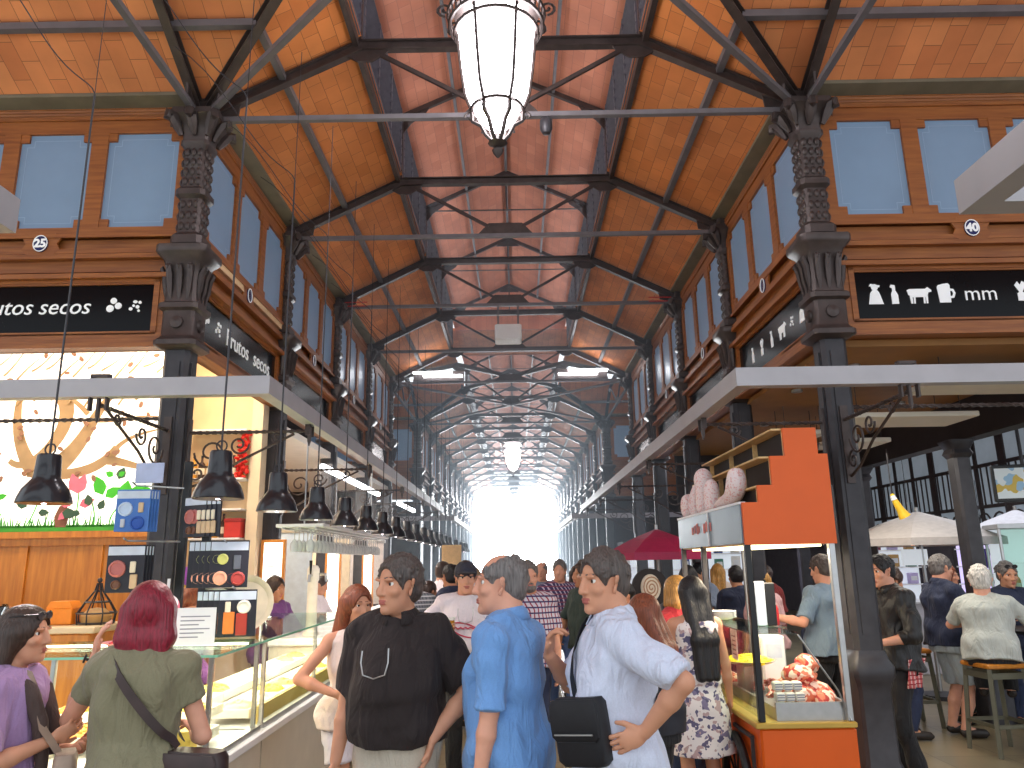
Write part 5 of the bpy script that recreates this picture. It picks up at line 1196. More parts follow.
# ---- umbrellas
def umbrella(name, loc, r, h, m, label, rz=0, n=8, drop=.3):
    t = thing(name, label, 'umbrella', loc, rz); b = MB(); top = (0, 0, h); ring = [(r*math.cos(2*PI*k/n), r*math.sin(2*PI*k/n), h-drop) for k in range(n)]
    mid = [(x*.5, y*.5, h-drop*.42) for x, y, z in ring]
    rows_ = [[(x*.04, y*.04, h) for x, y, z in ring], mid, ring, [(x, y, z-.09) for x, y, z in ring]]
    b.rings(rows_, True, False); o = b.build('canopy', m, t); md = o.modifiers.new('t', 'SOLIDIFY'); md.thickness = .012
    MB().tube([(0, 0, 0), (0, 0, h+.06)], .024, 8).build('pole', STEEL, t); MB().lathe([(.25, 0), (.25, .05), (.05, .08)], 18).build('base', IRONB, t)
    b = MB()
    for k in range(n): x, y, z = ring[k]; b.tube([(0, 0, h-.03), (x*.98, y*.98, z-.01)], .008, 4)
    b.build('rib', STEEL, t); return t
umbrella('market_umbrella', (1.85, 10.2, 0), .72, 2.1, C_('magenta_canvas', 176, 40, 84), 'magenta market umbrella beyond the orange cart', .2)
PALEC = C_('pale_canvas', 206, 198, 194)
umbrella('market_umbrella', (5.2, 10.0, 0), .95, 2.26, PALEC, 'pale grey market umbrella behind the waiter, under the yellow horn', .2, 8, .34)
umbrella('market_umbrella', (6.9, 10.65, 0), .8, 2.3, C_('white_canvas', 214, 214, 222), 'whitish market umbrella behind the iron post by the stools', .5, 8, .34)
# ---- bar stools and tall table
STL = mat('grey_green_stool_metal', rgb(110, 108, 92), .5, .4, .1)
def stool(loc, rz, label):
    t = thing('bar_stool', label, 'stool', loc, rz, 'bar stools')
    MB().cbox(-.19, .19, -.19, .19, .72, .76, .01).build('seat', OAK, t)
    for sx_ in (-1, 1):
        for sy_ in (-1, 1): MB().bar((sx_*.16, sy_*.16, .72), (sx_*.2, sy_*.2, 0), .035, .035).build('leg', STL, t)
    b = MB(); b.bar((-.17, -.17, .66), (.17, -.17, .66), .025, .05); b.bar((-.17, .17, .66), (.17, .17, .66), .025, .05); b.bar((-.17, -.17, .66), (-.17, .17, .66), .025, .05); b.bar((.17, -.17, .66), (.17, .17, .66), .025, .05); b.build('apron', STL, t)
    b = MB(); q_ = .19
    for (a, c) in (((-q_, -q_), (q_, -q_)), ((-q_, q_), (q_, q_)), ((-q_, -q_), (-q_, q_)), ((q_, -q_), (q_, q_))): b.bar((*a, .25), (*c, .25), .025, .03)
    b.build('footrest', STL, t); return t
stool((4.3, 7.3, 0), .1, 'bar stool with the white haired person sitting on it')
stool((4.72, 6.9, 0), .3, 'empty bar stool in front of the tall black table, nearer than the white haired person')
stool((4.1, 8.5, 0), .0, 'bar stool standing behind the man in navy shirt')
t = thing('tall_table', 'tall round black bar table beside the white haired person', 'table', (5.05, 7.65, 0)); MB().lathe([(.36, .97), (.38, .98), (.38, 1.0), (.36, 1.01), (.001, 1.01)], 28).build('tabletop', BLACK, t, True); MB().lathe([(.05, .03), (.05, .97)], 12).build('stem', BLACK, t); MB().lathe([(.26, 0), (.26, .02), (.06, .05)], 20).build('foot', BLACK, t)
t = thing('white_bowl', 'white bowl on the tall black bar table', 'bowl', (4.86, 7.5, 1.011)); MB().lathe([(.05, 0), (.1, .05), (.12, .11), (.11, .11), (.09, .05), (.001, .02)], 18).build('bowl', WHITE, t, True); o = put('crisps', HE[4], t, (0, 0, .05)); o.scale = (.8, .65, .8); o['kind'] = 'stuff'
wineglass((5.1, 7.42, 1.011), 'wine glass on the tall black bar table', 'glass on the tall table', False)
# ---- red serving counter, spiral plate sign, dark vase seen beyond the dress
t = thing('serving_counter', 'red serving counter beyond the cart', 'counter', (2.0, 9.4, 0)); MB().cbox(-.5, .75, -.25, .25, .1, .96, .01).build('body', C_('counter_red', 150, 30, 46), t); MB().cbox(-.53, .78, -.28, .28, .96, 1.0, .006).build('worktop', BLACK, t); MB().box(-.46, .7, -.2, .2, 0, .1).build('plinth', DARKI, t)
t = thing('spiral_sign', 'round cream spiral sign with dark rim above the long haired woman', 'sign', (1.42, 8.4, 0), .2)
b = MB(); b.lathe([(.001, -.02), (.2, -.02), (.2, .02), (.001, .02)], 28); b.xf(Matrix.Translation((0, 0, 1.42)) @ Matrix.Rotation(PI/2, 4, 'X')); b.build('rim', DARKI, t)
b = MB(); b.lathe([(.001, .02), (.14, .02), (.13, .045), (.001, .05)], 28, sx=.8); b.xf(Matrix.Translation((0, 0, 1.42)) @ Matrix.Rotation(PI/2, 4, 'X')); b.build('disc', C_('spiral_cream', 226, 214, 196), t, True)
b = MB(); b.tube([(u*.85, -.05, 1.42+w_) for u, w_ in spiral(0, 0, .12, .01, 0, 3, 50)], .007, 4); b.build('spiral', C_('spiral_tan', 180, 140, 110), t)
b = MB(); b.tube([(0, .03, 0), (0, .03, 1.3)], .02, 8); b.lathe([(.16, 0), (.16, .03), (.03, .05)], 16); b.build('stand', IRONB, t)
for k, x in enumerate((1.9, 2.2)):
    t = thing('cup_stack', f'white cup stack on the red serving counter, {ORD[k]} from the nave', 'cups', (x, 9.3, 1.0)); t['category'] = 'cup stack'
    for j in range(3): o = MB().lathe([(.03, 0), (.042, .09), (.038, .09), (.001, .01)], 12).build('cup', WHITE, t, True); o.location = (0, 0, .03*j)
# far stalls: awning valances and lamps beyond the crossing, both sides
for k in range(6):
    y = T2[0]+1.2+2.5*k
    for s in (-1, 1):
        sd = 'lamp side' if s < 0 else 'cart side'
        t = thing('far_counter', f'pale stall counter in the far hall, {sd}, {ORD[k]} bay', 'counter', (xs(s, 2.2), y, 0), 0, 'far stall counters')
        MB().cbox(-.3, .3, -1., 1., .08, 1.0, .01).build('body', PANELW if (k+s) % 2 else C_('stand_red', 170, 40, 50), t); MB().cbox(-.34, .34, -1.04, 1.04, 1.0, 1.04, .006).build('worktop', WHITE, t); MB().box(-.25, .25, -.95, .95, 0, .08).build('plinth', DARKI, t)
# ================================================================== people
class SDF:
    """smooth union of round shapes on a grid, turned into one closed surface"""
    def __init__(s, lo, hi, h):
        s.h = h; s.lo = np.array(lo, float); s.n = np.ceil((np.array(hi)-s.lo)/h).astype(int)+2
        s.F = np.full(s.n, .3, np.float32); s.L = np.zeros(s.n, np.uint8)
    def _sub(s, lo, hi):
        a = np.clip(np.floor((np.array(lo)-s.lo)/s.h).astype(int), 0, s.n-1); b = np.clip(np.ceil((np.array(hi)-s.lo)/s.h).astype(int)+1, 1, s.n)
        sl = tuple(slice(x, y) for x, y in zip(a, b))
        g = [s.lo[i]+np.arange(a[i], b[i])*s.h for i in range(3)]
        return sl, np.meshgrid(*g, indexing='ij')
    def _merge(s, sl, d, k, lab):
        if d.size == 0: return
        F = s.F[sl]; s.L[sl] = np.where(d < F, lab, s.L[sl])
        if k <= 0: s.F[sl] = np.minimum(F, d); return
        hh = np.clip(.5+.5*(F-d)/k, 0, 1); s.F[sl] = F*(1-hh)+d*hh-k*hh*(1-hh)
    def cone(s, a, b, ra, rb, k=.02, lab=0, flat=False, sq=None, cut=False):
        a, b = np.array(a, float), np.array(b, float); m = max(ra, rb)*(1 if sq is None else max(1, sq[1]))+.05
        sl, (X, Y, Z) = s._sub(np.minimum(a, b)-m, np.maximum(a, b)+m)
        ab = b-a; L = max(np.linalg.norm(ab), 1e-6); t = ((X-a[0])*ab[0]+(Y-a[1])*ab[1]+(Z-a[2])*ab[2])/L**2; tc = np.clip(t, 0, 1)
        qx, qy, qz = X-a[0]-tc*ab[0], Y-a[1]-tc*ab[1], Z-a[2]-tc*ab[2]
        if sq is not None:
            u = np.array(sq[0], float); u /= np.linalg.norm(u); du = qx*u[0]+qy*u[1]+qz*u[2]; f = (1/sq[1]-1)*du
            qx, qy, qz = qx+u[0]*f, qy+u[1]*f, qz+u[2]*f
        d = np.sqrt(qx*qx+qy*qy+qz*qz)-(ra+(rb-ra)*tc)
        if flat: d = np.maximum(d, np.maximum(-t*L, (t-1)*L))
        if cut: s.F[sl] = np.maximum(s.F[sl], -d)
        else: s._merge(sl, d.astype(np.float32), k, lab)
    def ell(s, c, r, k=.02, lab=0, M=None, cut=False):
        c = np.array(c, float); r = np.array(r, float); m = max(r)+.05
        sl, (X, Y, Z) = s._sub(c-m, c+m); P = [X-c[0], Y-c[1], Z-c[2]]
        if M is not None: P = [M[0][i]*P[0]+M[1][i]*P[1]+M[2][i]*P[2] for i in range(3)]
        k0 = np.sqrt((P[0]/r[0])**2+(P[1]/r[1])**2+(P[2]/r[2])**2); k1 = np.sqrt((P[0]/r[0]**2)**2+(P[1]/r[1]**2)**2+(P[2]/r[2]**2)**2)+1e-9
        d = k0*(k0-1)/k1
        if cut:
            F = s.F[sl]; s.F[sl] = np.maximum(F, -d.astype(np.float32))
        else: s._merge(sl, d.astype(np.float32), k, lab)
    def loft(s, secs, R=None, piv=(0, 0, 0), k=.02, lab=0, p=2.4, grow=0.):
        """secs: (z, cx, cy, rx, ry) upwards in a frame rotated by R about piv; flat ends"""
        secs = sorted(secs); S = np.array(secs, float); piv = np.array(piv, float)
        m = max(S[:, 3].max(), S[:, 4].max())+.08+grow; lo = np.array([-m, -m, S[0, 0]-.02]); hi = np.array([m, m, S[-1, 0]+.02])
        lo[:2] += [S[:, 1].min(), S[:, 2].min()]; hi[:2] += [S[:, 1].max(), S[:, 2].max()]
        if R is None: R = np.eye(3)
        cs = np.array([[x, y, z] for x in (lo[0], hi[0]) for y in (lo[1], hi[1]) for z in (lo[2], hi[2])])
        cw = (cs-piv)@R.T+piv
        sl, (X, Y, Z) = s._sub(cw.min(0), cw.max(0))
        q = [X-piv[0], Y-piv[1], Z-piv[2]]; x, y, z = [R[0, i]*q[0]+R[1, i]*q[1]+R[2, i]*q[2]+piv[i] for i in range(3)]
        cx, cy = np.interp(z, S[:, 0], S[:, 1]), np.interp(z, S[:, 0], S[:, 2]); rx, ry = np.interp(z, S[:, 0], S[:, 3])+grow, np.interp(z, S[:, 0], S[:, 4])+grow
        e = (np.abs((x-cx)/rx)**p+np.abs((y-cy)/ry)**p)**(1/p); d = (e-1)*np.minimum(rx, ry)
        d = np.maximum(d, np.maximum(z-S[-1, 0], S[0, 0]-z)); s._merge(sl, d.astype(np.float32), k, lab)
    def drape(s, amp, seed=0, z0=-9., z1=9.):
        rn = np.random.RandomState(seed); n = s.n; X = (s.lo[0]+np.arange(n[0])*s.h)[:, None, None]; Y = (s.lo[1]+np.arange(n[1])*s.h)[None, :, None]; Z = (s.lo[2]+np.arange(n[2])*s.h)[None, None, :]
        W = 0
        for fx, fy, fz, a in ((9, 7, 22, 1.), (-14, 10, 17, .9), (24, 18, 6, .8), (6, -8, 34, .6), (34, 20, -9, .45)):
            p1, p2 = rn.uniform(0, 6.28, 2); q = fx*X+fy*Y+fz*Z+p1; W = W+a*np.sin(q+1.6*np.sin(.45*fx*Y-.4*fz*X+.3*fy*Z+p2))
        s.F = (s.F-np.where(s.F < .06, amp*np.clip(W+1.2, 0, 4)*1.3, 0)).astype(np.float32); return s
    def nets(s):
        F = s.F; F[0] = F[-1] = .1; F[:, 0] = F[:, -1] = .1; F[:, :, 0] = F[:, :, -1] = .1
        S = F < 0
        c = [S[i:S.shape[0]-1+i, j:S.shape[1]-1+j, k:S.shape[2]-1+k] for i in (0, 1) for j in (0, 1) for k in (0, 1)]
        al = np.logical_and.reduce(c); an = np.logical_or.reduce(c); act = an & ~al
        I = np.argwhere(act); idx = np.full(act.shape, -1, np.int64); idx[act] = np.arange(len(I))
        V = np.zeros((len(I), 3)); W = np.zeros(len(I)); off = [(i, j, k) for i in (0, 1) for j in (0, 1) for k in (0, 1)]
        f = [F[I[:, 0]+o[0], I[:, 1]+o[1], I[:, 2]+o[2]] for o in off]
        for a in range(8):
            for b in range(a+1, 8):
                if sum(abs(x-y) for x, y in zip(off[a], off[b])) != 1: continue
                m = (f[a] < 0) != (f[b] < 0); t = np.where(m, f[a]/np.where(m, f[a]-f[b], 1), 0)
                for ax in range(3): V[:, ax] += np.where(m, off[a][ax]+t*(off[b][ax]-off[a][ax]), 0)
                W += m
        V = V/W[:, None]; lab = s.L[I[:, 0], I[:, 1], I[:, 2]]; V = s.lo+(I+V)*s.h; Q = []
        for ax in range(3):
            n = [slice(None)]*3; n2 = [slice(None)]*3; n[ax] = slice(0, -1); n2[ax] = slice(1, None)
            A, B = S[tuple(n)], S[tuple(n2)]
            E = np.argwhere(A != B); o1, o2 = [x for x in range(3) if x != ax]
            E = E[(E[:, o1] > 0) & (E[:, o2] > 0) & (E[:, o1] < act.shape[o1]) & (E[:, o2] < act.shape[o2])]
            def at(d1, d2): G = E.copy(); G[:, o1] += d1; G[:, o2] += d2; return idx[G[:, 0], G[:, 1], G[:, 2]]
            q = np.stack([at(-1, -1), at(0, -1), at(0, 0), at(-1, 0)], 1)
            flip = A[E[:, 0], E[:, 1], E[:, 2]] ^ (ax == 1); q[~flip] = q[~flip][:, ::-1]; Q.append(q)
        return V, np.concatenate(Q), lab
def np_mesh(name, V, Q, mats, lab=None):
    me = bpy.data.meshes.new(name); me.vertices.add(len(V)); me.vertices.foreach_set('co', V.astype(np.float32).ravel())
    me.loops.add(Q.size); me.loops.foreach_set('vertex_index', Q.astype(np.int32).ravel())
    me.polygons.add(len(Q)); me.polygons.foreach_set('loop_start', np.arange(0, Q.size, 4, dtype=np.int32))
    for m in mats: me.materials.append(m)
    if lab is not None: me.polygons.foreach_set('material_index', lab[Q[:, 0]].astype(np.int32))
    me.polygons.foreach_set('use_smooth', np.ones(len(Q), bool)); me.update(calc_edges=True); me.validate()
    return me
def rotm(yaw=0., pitch=0., roll=0.):
    """columns = right, forward, up of a head / torso turned by yaw (left +), pitched (up +)"""
    cy, sy, cp, sp, cr, sr = math.cos(yaw), math.sin(yaw), math.cos(pitch), math.sin(pitch), math.cos(roll), math.sin(roll)
    Rz = np.array([[cy, -sy, 0], [sy, cy, 0], [0, 0, 1]]); Rx = np.array([[1, 0, 0], [0, cp, -sp], [0, sp, cp]]); Ry = np.array([[cr, 0, sr], [0, 1, 0], [-sr, 0, cr]])
    return Rz@Rx@Ry
def skinmat(n, c):
    m = mat('skin_'+n, c, .55, 0, .07, 14., .0)
    b = m.node_tree.nodes['Principled BSDF']; b.inputs['Subsurface Weight'].default_value = .12; b.inputs['Subsurface Radius'].default_value = (.02, .008, .005); return m
SK = {'tan': skinmat('tan', rgb(206, 148, 118)), 'pink': skinmat('pink', rgb(222, 162, 136)), 'olive': skinmat('olive', rgb(190, 134, 102)), 'brown': skinmat('brown', rgb(150, 100, 76))}
LIPS = mat('lips', rgb(176, 98, 88), .5, 0, .05); EYEW = mat('eye_white', rgb(236, 232, 226), .2, 0, .02); EYED = mat('eye_iris', rgb(52, 36, 28), .15, 0, .05); SHOE = C_('dark_leather', 46, 40, 38)
def hairmat(n, c, c2=None):
    m = bpy.data.materials.new('hair_'+n); m.use_nodes = True; N = m.node_tree.nodes; L = m.node_tree.links; b = N['Principled BSDF']
    tc = N.new('ShaderNodeTexCoord'); mp = N.new('ShaderNodeMapping'); mp.inputs['Scale'].default_value = (70, 70, 7); nz = N.new('ShaderNodeTexNoise'); nz.inputs['Scale'].default_value = 1.6; nz.inputs['Detail'].default_value = 4
    L.new(tc.outputs['Object'], mp.inputs[0]); L.new(mp.outputs[0], nz.inputs['Vector'])
    rp = ramp(N, [(.3, tuple(v*.55 for v in c)), (.7, c2 or tuple(min(1, v*1.4) for v in c))]); L.new(nz.outputs['Fac'], rp.inputs[0]); L.new(rp.outputs[0], b.inputs['Base Color']); b.inputs['Roughness'].default_value = .42
    bp = N.new('ShaderNodeBump'); bp.inputs['Strength'].default_value = .7; bp.inputs['Distance'].default_value = .012; L.new(nz.outputs['Fac'], bp.inputs['Height']); L.new(bp.outputs[0], b.inputs['Normal']); return m
HM = {'black': hairmat('black', rgb(26, 22, 26)), 'brown': hairmat('brown', rgb(62, 44, 36)), 'red': hairmat('red', rgb(132, 22, 44)), 'grey': hairmat('grey', rgb(112, 106, 104)), 'white': hairmat('white', rgb(214, 208, 200)),
      'blond': hairmat('blond', rgb(186, 136, 70)), 'ginger': hairmat('ginger', rgb(130, 66, 40)), 'darkgrey': hairmat('darkgrey', rgb(82, 72, 68))}
def cloth(n, c, rough=.85, fold=.75):
    m = bpy.data.materials.get('cloth_'+n)
    if m: return m
    m = bpy.data.materials.new('cloth_'+n); m.use_nodes = True; N = m.node_tree.nodes; L = m.node_tree.links; b = N['Principled BSDF']
    tc = N.new('ShaderNodeTexCoord'); mp = N.new('ShaderNodeMapping'); mp.inputs['Scale'].default_value = (1.6, 1.6, .5); nz = N.new('ShaderNodeTexNoise'); nz.inputs['Scale'].default_value = 8.; nz.inputs['Detail'].default_value = 3.; nz.inputs['Distortion'].default_value = .8
    L.new(tc.outputs['Object'], mp.inputs[0]); L.new(mp.outputs[0], nz.inputs['Vector'])
    n2 = N.new('ShaderNodeTexNoise'); n2.inputs['Scale'].default_value = 160.; L.new(tc.outputs['Object'], n2.inputs['Vector'])
    rp = ramp(N, [(.35, tuple(v*.96 for v in c)), (.65, tuple(min(1, v*1.03) for v in c))]); L.new(n2.outputs['Fac'], rp.inputs[0]); L.new(rp.outputs[0], b.inputs['Base Color']); b.inputs['Roughness'].default_value = rough; b.inputs['Sheen Weight'].default_value = .05 if max(c) < .1 else .12
    bp = N.new('ShaderNodeBump'); bp.inputs['Strength'].default_value = fold; bp.inputs['Distance'].default_value = .05; L.new(nz.outputs['Fac'], bp.inputs['Height']); L.new(bp.outputs[0], b.inputs['Normal']); return m
def folds(m, fold=.35):
    N = m.node_tree.nodes; L = m.node_tree.links; b = N['Principled BSDF']; tc = N.new('ShaderNodeTexCoord'); nz = N.new('ShaderNodeTexNoise'); nz.inputs['Scale'].default_value = 7.
    L.new(tc.outputs['Object'], nz.inputs['Vector']); bp = N.new('ShaderNodeBump'); bp.inputs['Strength'].default_value = fold; bp.inputs['Distance'].default_value = .05; L.new(nz.outputs['Fac'], bp.inputs['Height']); L.new(bp.outputs[0], b.inputs['Normal']); return m

def ik(S, T, a, b, pole):
    S, T, pole = np.array(S, float), np.array(T, float), np.array(pole, float); d = T-S; L = np.linalg.norm(d); mx = (a+b)*.995
    if L > mx: d = d/L*mx; L = mx; T = S+d
    u = d/L; x = (a*a-b*b+L*L)/(2*L); hgt = math.sqrt(max(a*a-x*x, 1e-6)); w = pole-u*pole.dot(u); w /= max(np.linalg.norm(w), 1e-6)
    return S+u*x+w*hgt, T
def person(label, x, y, face, H=1.7, res=.012, skin='tan', girth=1., belly=0., female=False, head=(0, 0), hs=1.06, hair=('short', 'brown'), top=None, sleeve=.55, hem=.86, bottom=None, blen=.09, dress=None,
           R=None, L=None, lean=0., sit=None, walk=0., strap=False, group=None, cap=None, beard=None, sh=1., shirt_name='shirt', collar=False, curl=.5, mouth=True, z0=0.):
    k = H/1.75; fr = .92 if female else 1.
    root_z = z0
    # ---- skeleton (local: facing +y)
    hipz = (.93*k) if sit is None else sit
    Rt = rotm(0, -lean); piv = np.array([0, 0, hipz])
    T = lambda p: (np.array(p, float)-piv)@Rt.T+piv
    tz = lambda z: hipz+(z-.93)*k
    swx = .178*fr*k*sh*(1+.35*(girth-1))
    Sh = [T((s*swx, -.01, tz(1.385))) for s in (-1, 1)]
    neck = T((0, -.015, tz(1.46))); hc = T((0, .015, tz(1.46)))+np.array([0, .014, .136*k*hs**.5])
    HR = rotm(head[0], head[1]-lean*.3)
    hk = k*hs*(.97 if female else 1.)
    hp = lambda p: hc+HR@(np.array(p, float)*hk)
    hips = [np.array((s*.088*k*girth**.5, 0, hipz)) for s in (-1, 1)]
    if sit is None:
        ank = [np.array((s*.1*k+.0, (-.02+(walk if s > 0 else -walk)), .085*k)) for s in (-1, 1)]
        kn = [ik(hips[i], ank[i], .44*k, .43*k, (0, 1, 0))[0] for i in (0, 1)]
        toe = [a+np.array((s*.03, .17*k, -.045*k)) for a, s in zip(ank, (-1, 1))]
    else:
        kn = [np.array((s*.13*k, .42*k, hipz+.03)) for s in (-1, 1)]; ank = [np.array((s*.12*k, .36*k, hipz-.4*k)) for s in (-1, 1)]; toe = [a+np.array((0, .17*k, -.05)) for a in ank]
    la, lb = .295*k, .255*k
    arms = []
    for i, spec in enumerate((L, R)):
        s = -1 if i == 0 else 1
        if spec is None: spec = ((s*(.25+.1*(girth-1)+.05*max(0, belly)), .06, .80), (s*.25, -1, -.1))
        tgt, pole = spec[0], spec[1]
        tg = np.array([tgt[0]*k, tgt[1]*k, tz(tgt[2]) if sit is None else hipz+(tgt[2]-.93)*k])
        el, wr = ik(Sh[i], tg, la, lb, pole); fa = (wr-el)/np.linalg.norm(wr-el)
        hd = np.array(spec[2], float) if len(spec) > 2 and spec[2] is not None else fa; hd = hd/np.linalg.norm(hd)
        pn = np.array(spec[3], float) if len(spec) > 3 and spec[3] is not None else np.array((-s, .1, 0.)); pn = pn-hd*pn.dot(hd); pn /= max(np.linalg.norm(pn), 1e-5)
        cu = spec[4] if len(spec) > 4 else curl
        arms.append((Sh[i], el, wr, hd, pn, s, cu))
    allp = np.array([hp((0, 0, .16)), *hips, *kn, *ank, *toe, *[a[1] for a in arms], *[a[2]+a[3]*.19*k for a in arms], *Sh])
    lo = allp.min(0)-[.16+.1*girth, .2+belly, .06]; hi = allp.max(0)+[.16+.1*girth, .2+belly, .06]; lo[2] = max(lo[2], -.02)
    g = girth
    def torso(z0_=.80, z1=1.47, grow=0.):
        fe = female
        base = [(.74, .165, .115, 0), (.84, .178 if not fe else .185, .125, 0), (.93, .172 if not fe else .182, .122, .1), (1.02, .160 if not fe else .148, .115, .6), (1.12, .162 if not fe else .135, .118 if not fe else .1, 1.), (1.24, .172 if not fe else .148, .12 if not fe else .112, .7), (1.32, .172 if not fe else .15, .12 if not fe else .118, .3), (1.385, .165 if not fe else .145, .105, .0), (1.43, .125 if not fe else .11, .08, 0), (1.475, .06, .06, 0)]
        zs = np.array([b_[0] for b_ in base]); rx = np.array([b_[1] for b_ in base])*k; ry = np.array([b_[2] for b_ in base])*k; bl = np.array([b_[3] for b_ in base])*belly
        out = []
        for z in sorted(set([z0_, z1]+[z for z in zs if z0_ < z < z1])):
            a, b_, c = np.interp(z, zs, rx), np.interp(z, zs, ry), np.interp(z, zs, bl); gg = g if z < 1.36 else 1+(g-1)*.4
            out.append((tz(z), 0, c*.55-.01, a*gg+c*.12+grow, b_*gg+c*.5+grow))
        return out
    # ---- body
    B = SDF(lo, hi, res); sk = 0
    B.loft([(z, a, b_, c-.012, d-.012) for z, a, b_, c, d in torso(.82, 1.475)], Rt, piv, .03)
    B.cone(T((0, -.025, tz(1.40))), neck*.35+hc*.65+np.array((0, -.012, 0)), (.058 if female else .072)*k*(1+.3*(g-1)), (.047 if female else .058)*k*hs, .035)
    for i in (0, 1):
        B.cone(T((0, -.01, tz(1.4))), Sh[i], .05*k, .05*k, .03); B.cone(neck+np.array((0, -.015, .012*k)), Sh[i], .03*k, .026*k, .03)
        B.cone(hips[i], kn[i], .075*k*g, .052*k, .03); B.cone(kn[i], kn[i]*.55+ank[i]*.45, .05*k, .056*k*g**.5, .02); B.cone(kn[i]*.55+ank[i]*.45, ank[i], .055*k*g**.5, .036*k, .02)
        B.cone(ank[i], toe[i], .038*k, .03*k, .02)
        S_, el, wr, hd, pn, s, cu = arms[i]; gm = (.9 if female else 1.)*(1+.35*(g-1))
        B.cone(S_, el, .05*k*gm, .039*k*gm, .02); B.cone(el, el*.65+wr*.35, .038*k*gm, .041*k*gm, .015); B.cone(el*.65+wr*.35, wr, .04*k*gm, .026*k*gm, .015)
        lt = np.cross(hd, pn)*s; lt = lt if True else lt   # lateral across the palm
        kh = k*(.94 if female else 1.03)
        thumb_side = lt if np.dot(lt, np.array((0, 1, .3))) > 0 else -lt
        pc = wr+hd*.05*kh
        Mx = np.stack([thumb_side, hd, pn])       # rows -> local axes
        B.ell(pc, (.04*kh, .055*kh, .017*kh), .012, 0, [[Mx[0][j], Mx[1][j], Mx[2][j]] for j in range(3)])
        fin = res < .011
        for q, (o, l) in enumerate(((.030, .92), (.0105, 1.03), (-.0095, .97), (-.0285, .78))):
            p0 = wr+hd*(.09-.004*abs(q-1.2))*kh+thumb_side*o*kh; d = hd+thumb_side*(o*2.2); d /= np.linalg.norm(d); ang = cu*(.8+.12*q)
            for j, seg in enumerate((.042, .026, .021)):
                ca, sa = math.cos(ang), math.sin(ang); dd = d*ca+pn*sa; p1 = p0+dd*seg*l*kh
                B.cone(p0, p1, (.0088-.0006*j)*kh, (.0082-.0008*j)*kh, .004 if fin else .008); p0 = p1; ang += cu*(.9 if j == 0 else .6)
        p0 = wr+hd*.03*kh+thumb_side*.03*kh; d = thumb_side*.75+hd*.75+pn*.35*cu; d /= np.linalg.norm(d); p1 = p0+d*.04*kh; d2 = d*.7+hd*.6+pn*(.3+.3*cu); d2 /= np.linalg.norm(d2)
        B.cone(p0, p1, .012*kh, .0105*kh, .008); B.cone(p1, p1+d2*.03*kh, .0105*kh, .008*kh, .004)
    # head
    HMx = [[HR[r][c] for c in range(3)] for r in range(3)]
    E_ = lambda c, r, kk=.012, lab=0: B.ell(hp(c), np.array(r)*hk, kk, lab, HMx)
    E_((0, -.012, .03), (.073, .092, .086)); E_((0, .02, -.03), (.059 if not female else .055, .068, .083), .02); E_((0, .03, -.072), (.044 if not female else .038, .048, .04), .02); E_((0, .068, -.094), (.021, .02, .018), .015)
    for s in (-1, 1):
        E_((s*.04, .058, -.02), (.024, .022, .02), .015); E_((s*.031, .078, .028), (.024, .012, .008), .01)
        B.cone(hp((s*.073, .0, -.03)), hp((s*.083, -.008, .022)), .009*hk, .012*hk, .006, 0, False, (HR@np.array((1, -.5*s, 0)), .55)); B.ell(hp((s*.079, .004, -.004)), np.array((.005, .012, .02))*hk, .0, 0, HMx, True) if res < .009 else None
        if res < .011: B.ell(hp((s*.031, .086, .010)), np.array((.0155, .0215, .0075))*hk, 0, 0, HMx, True)
    B.cone(hp((0, .085, .018)), hp((0, .101, -.027)), .009*hk, .0125*hk, .01); B.cone(hp((-.013, .091, -.03)), hp((.013, .091, -.03)), .008*hk, .008*hk, .006)
    if mouth: E_((0, .083, -.056), (.025, .012, .0055), .004, 1); E_((0, .082, -.066), (.022, .0125, .006), .004, 1)
    if beard: E_((0, .05, -.085), (.05, .05, .035), .01, 2); E_((0, .087, -.046), (.026, .01, .007), .004, 2)
    for s in (-1, 1):
        if res < .011: B.cone(hp((s*.017, .0875, .034)), hp((s*.048, .074, .036)), .0045*hk, .003*hk, .002, 2)
    V, Q, lab = B.nets(); hm = HM[hair[1]] if hair else HM['grey']
    root = put('person', np_mesh('person', V, Q, [SK[skin], LIPS, hm if (beard or hair) else SK[skin]], lab), None, (x, y, root_z), face); tag(root, label, 'person', group)
    if res < .012:
        for s in (-1, 1):
            b = MB(); c = hp((s*.031, .0625, .0105)); n0 = len(b.f); b.ball((0, 0, 0), .0128*hk, 16, 14)
            for fi, f in enumerate(b.f):
                cz = np.mean([b.v[i] for i in f], axis=0); b.mi[fi] = 1 if cz[2] > .0128*hk*.84 else 0
            M = Matrix([[HR[0][0], HR[0][2], HR[0][1], c[0]], [HR[1][0], HR[1][2], HR[1][1], c[1]], [HR[2][0], HR[2][2], HR[2][1], c[2]], [0, 0, 0, 1]]); b.xf(M); b.build('eye', [EYEW, EYED], root, True)
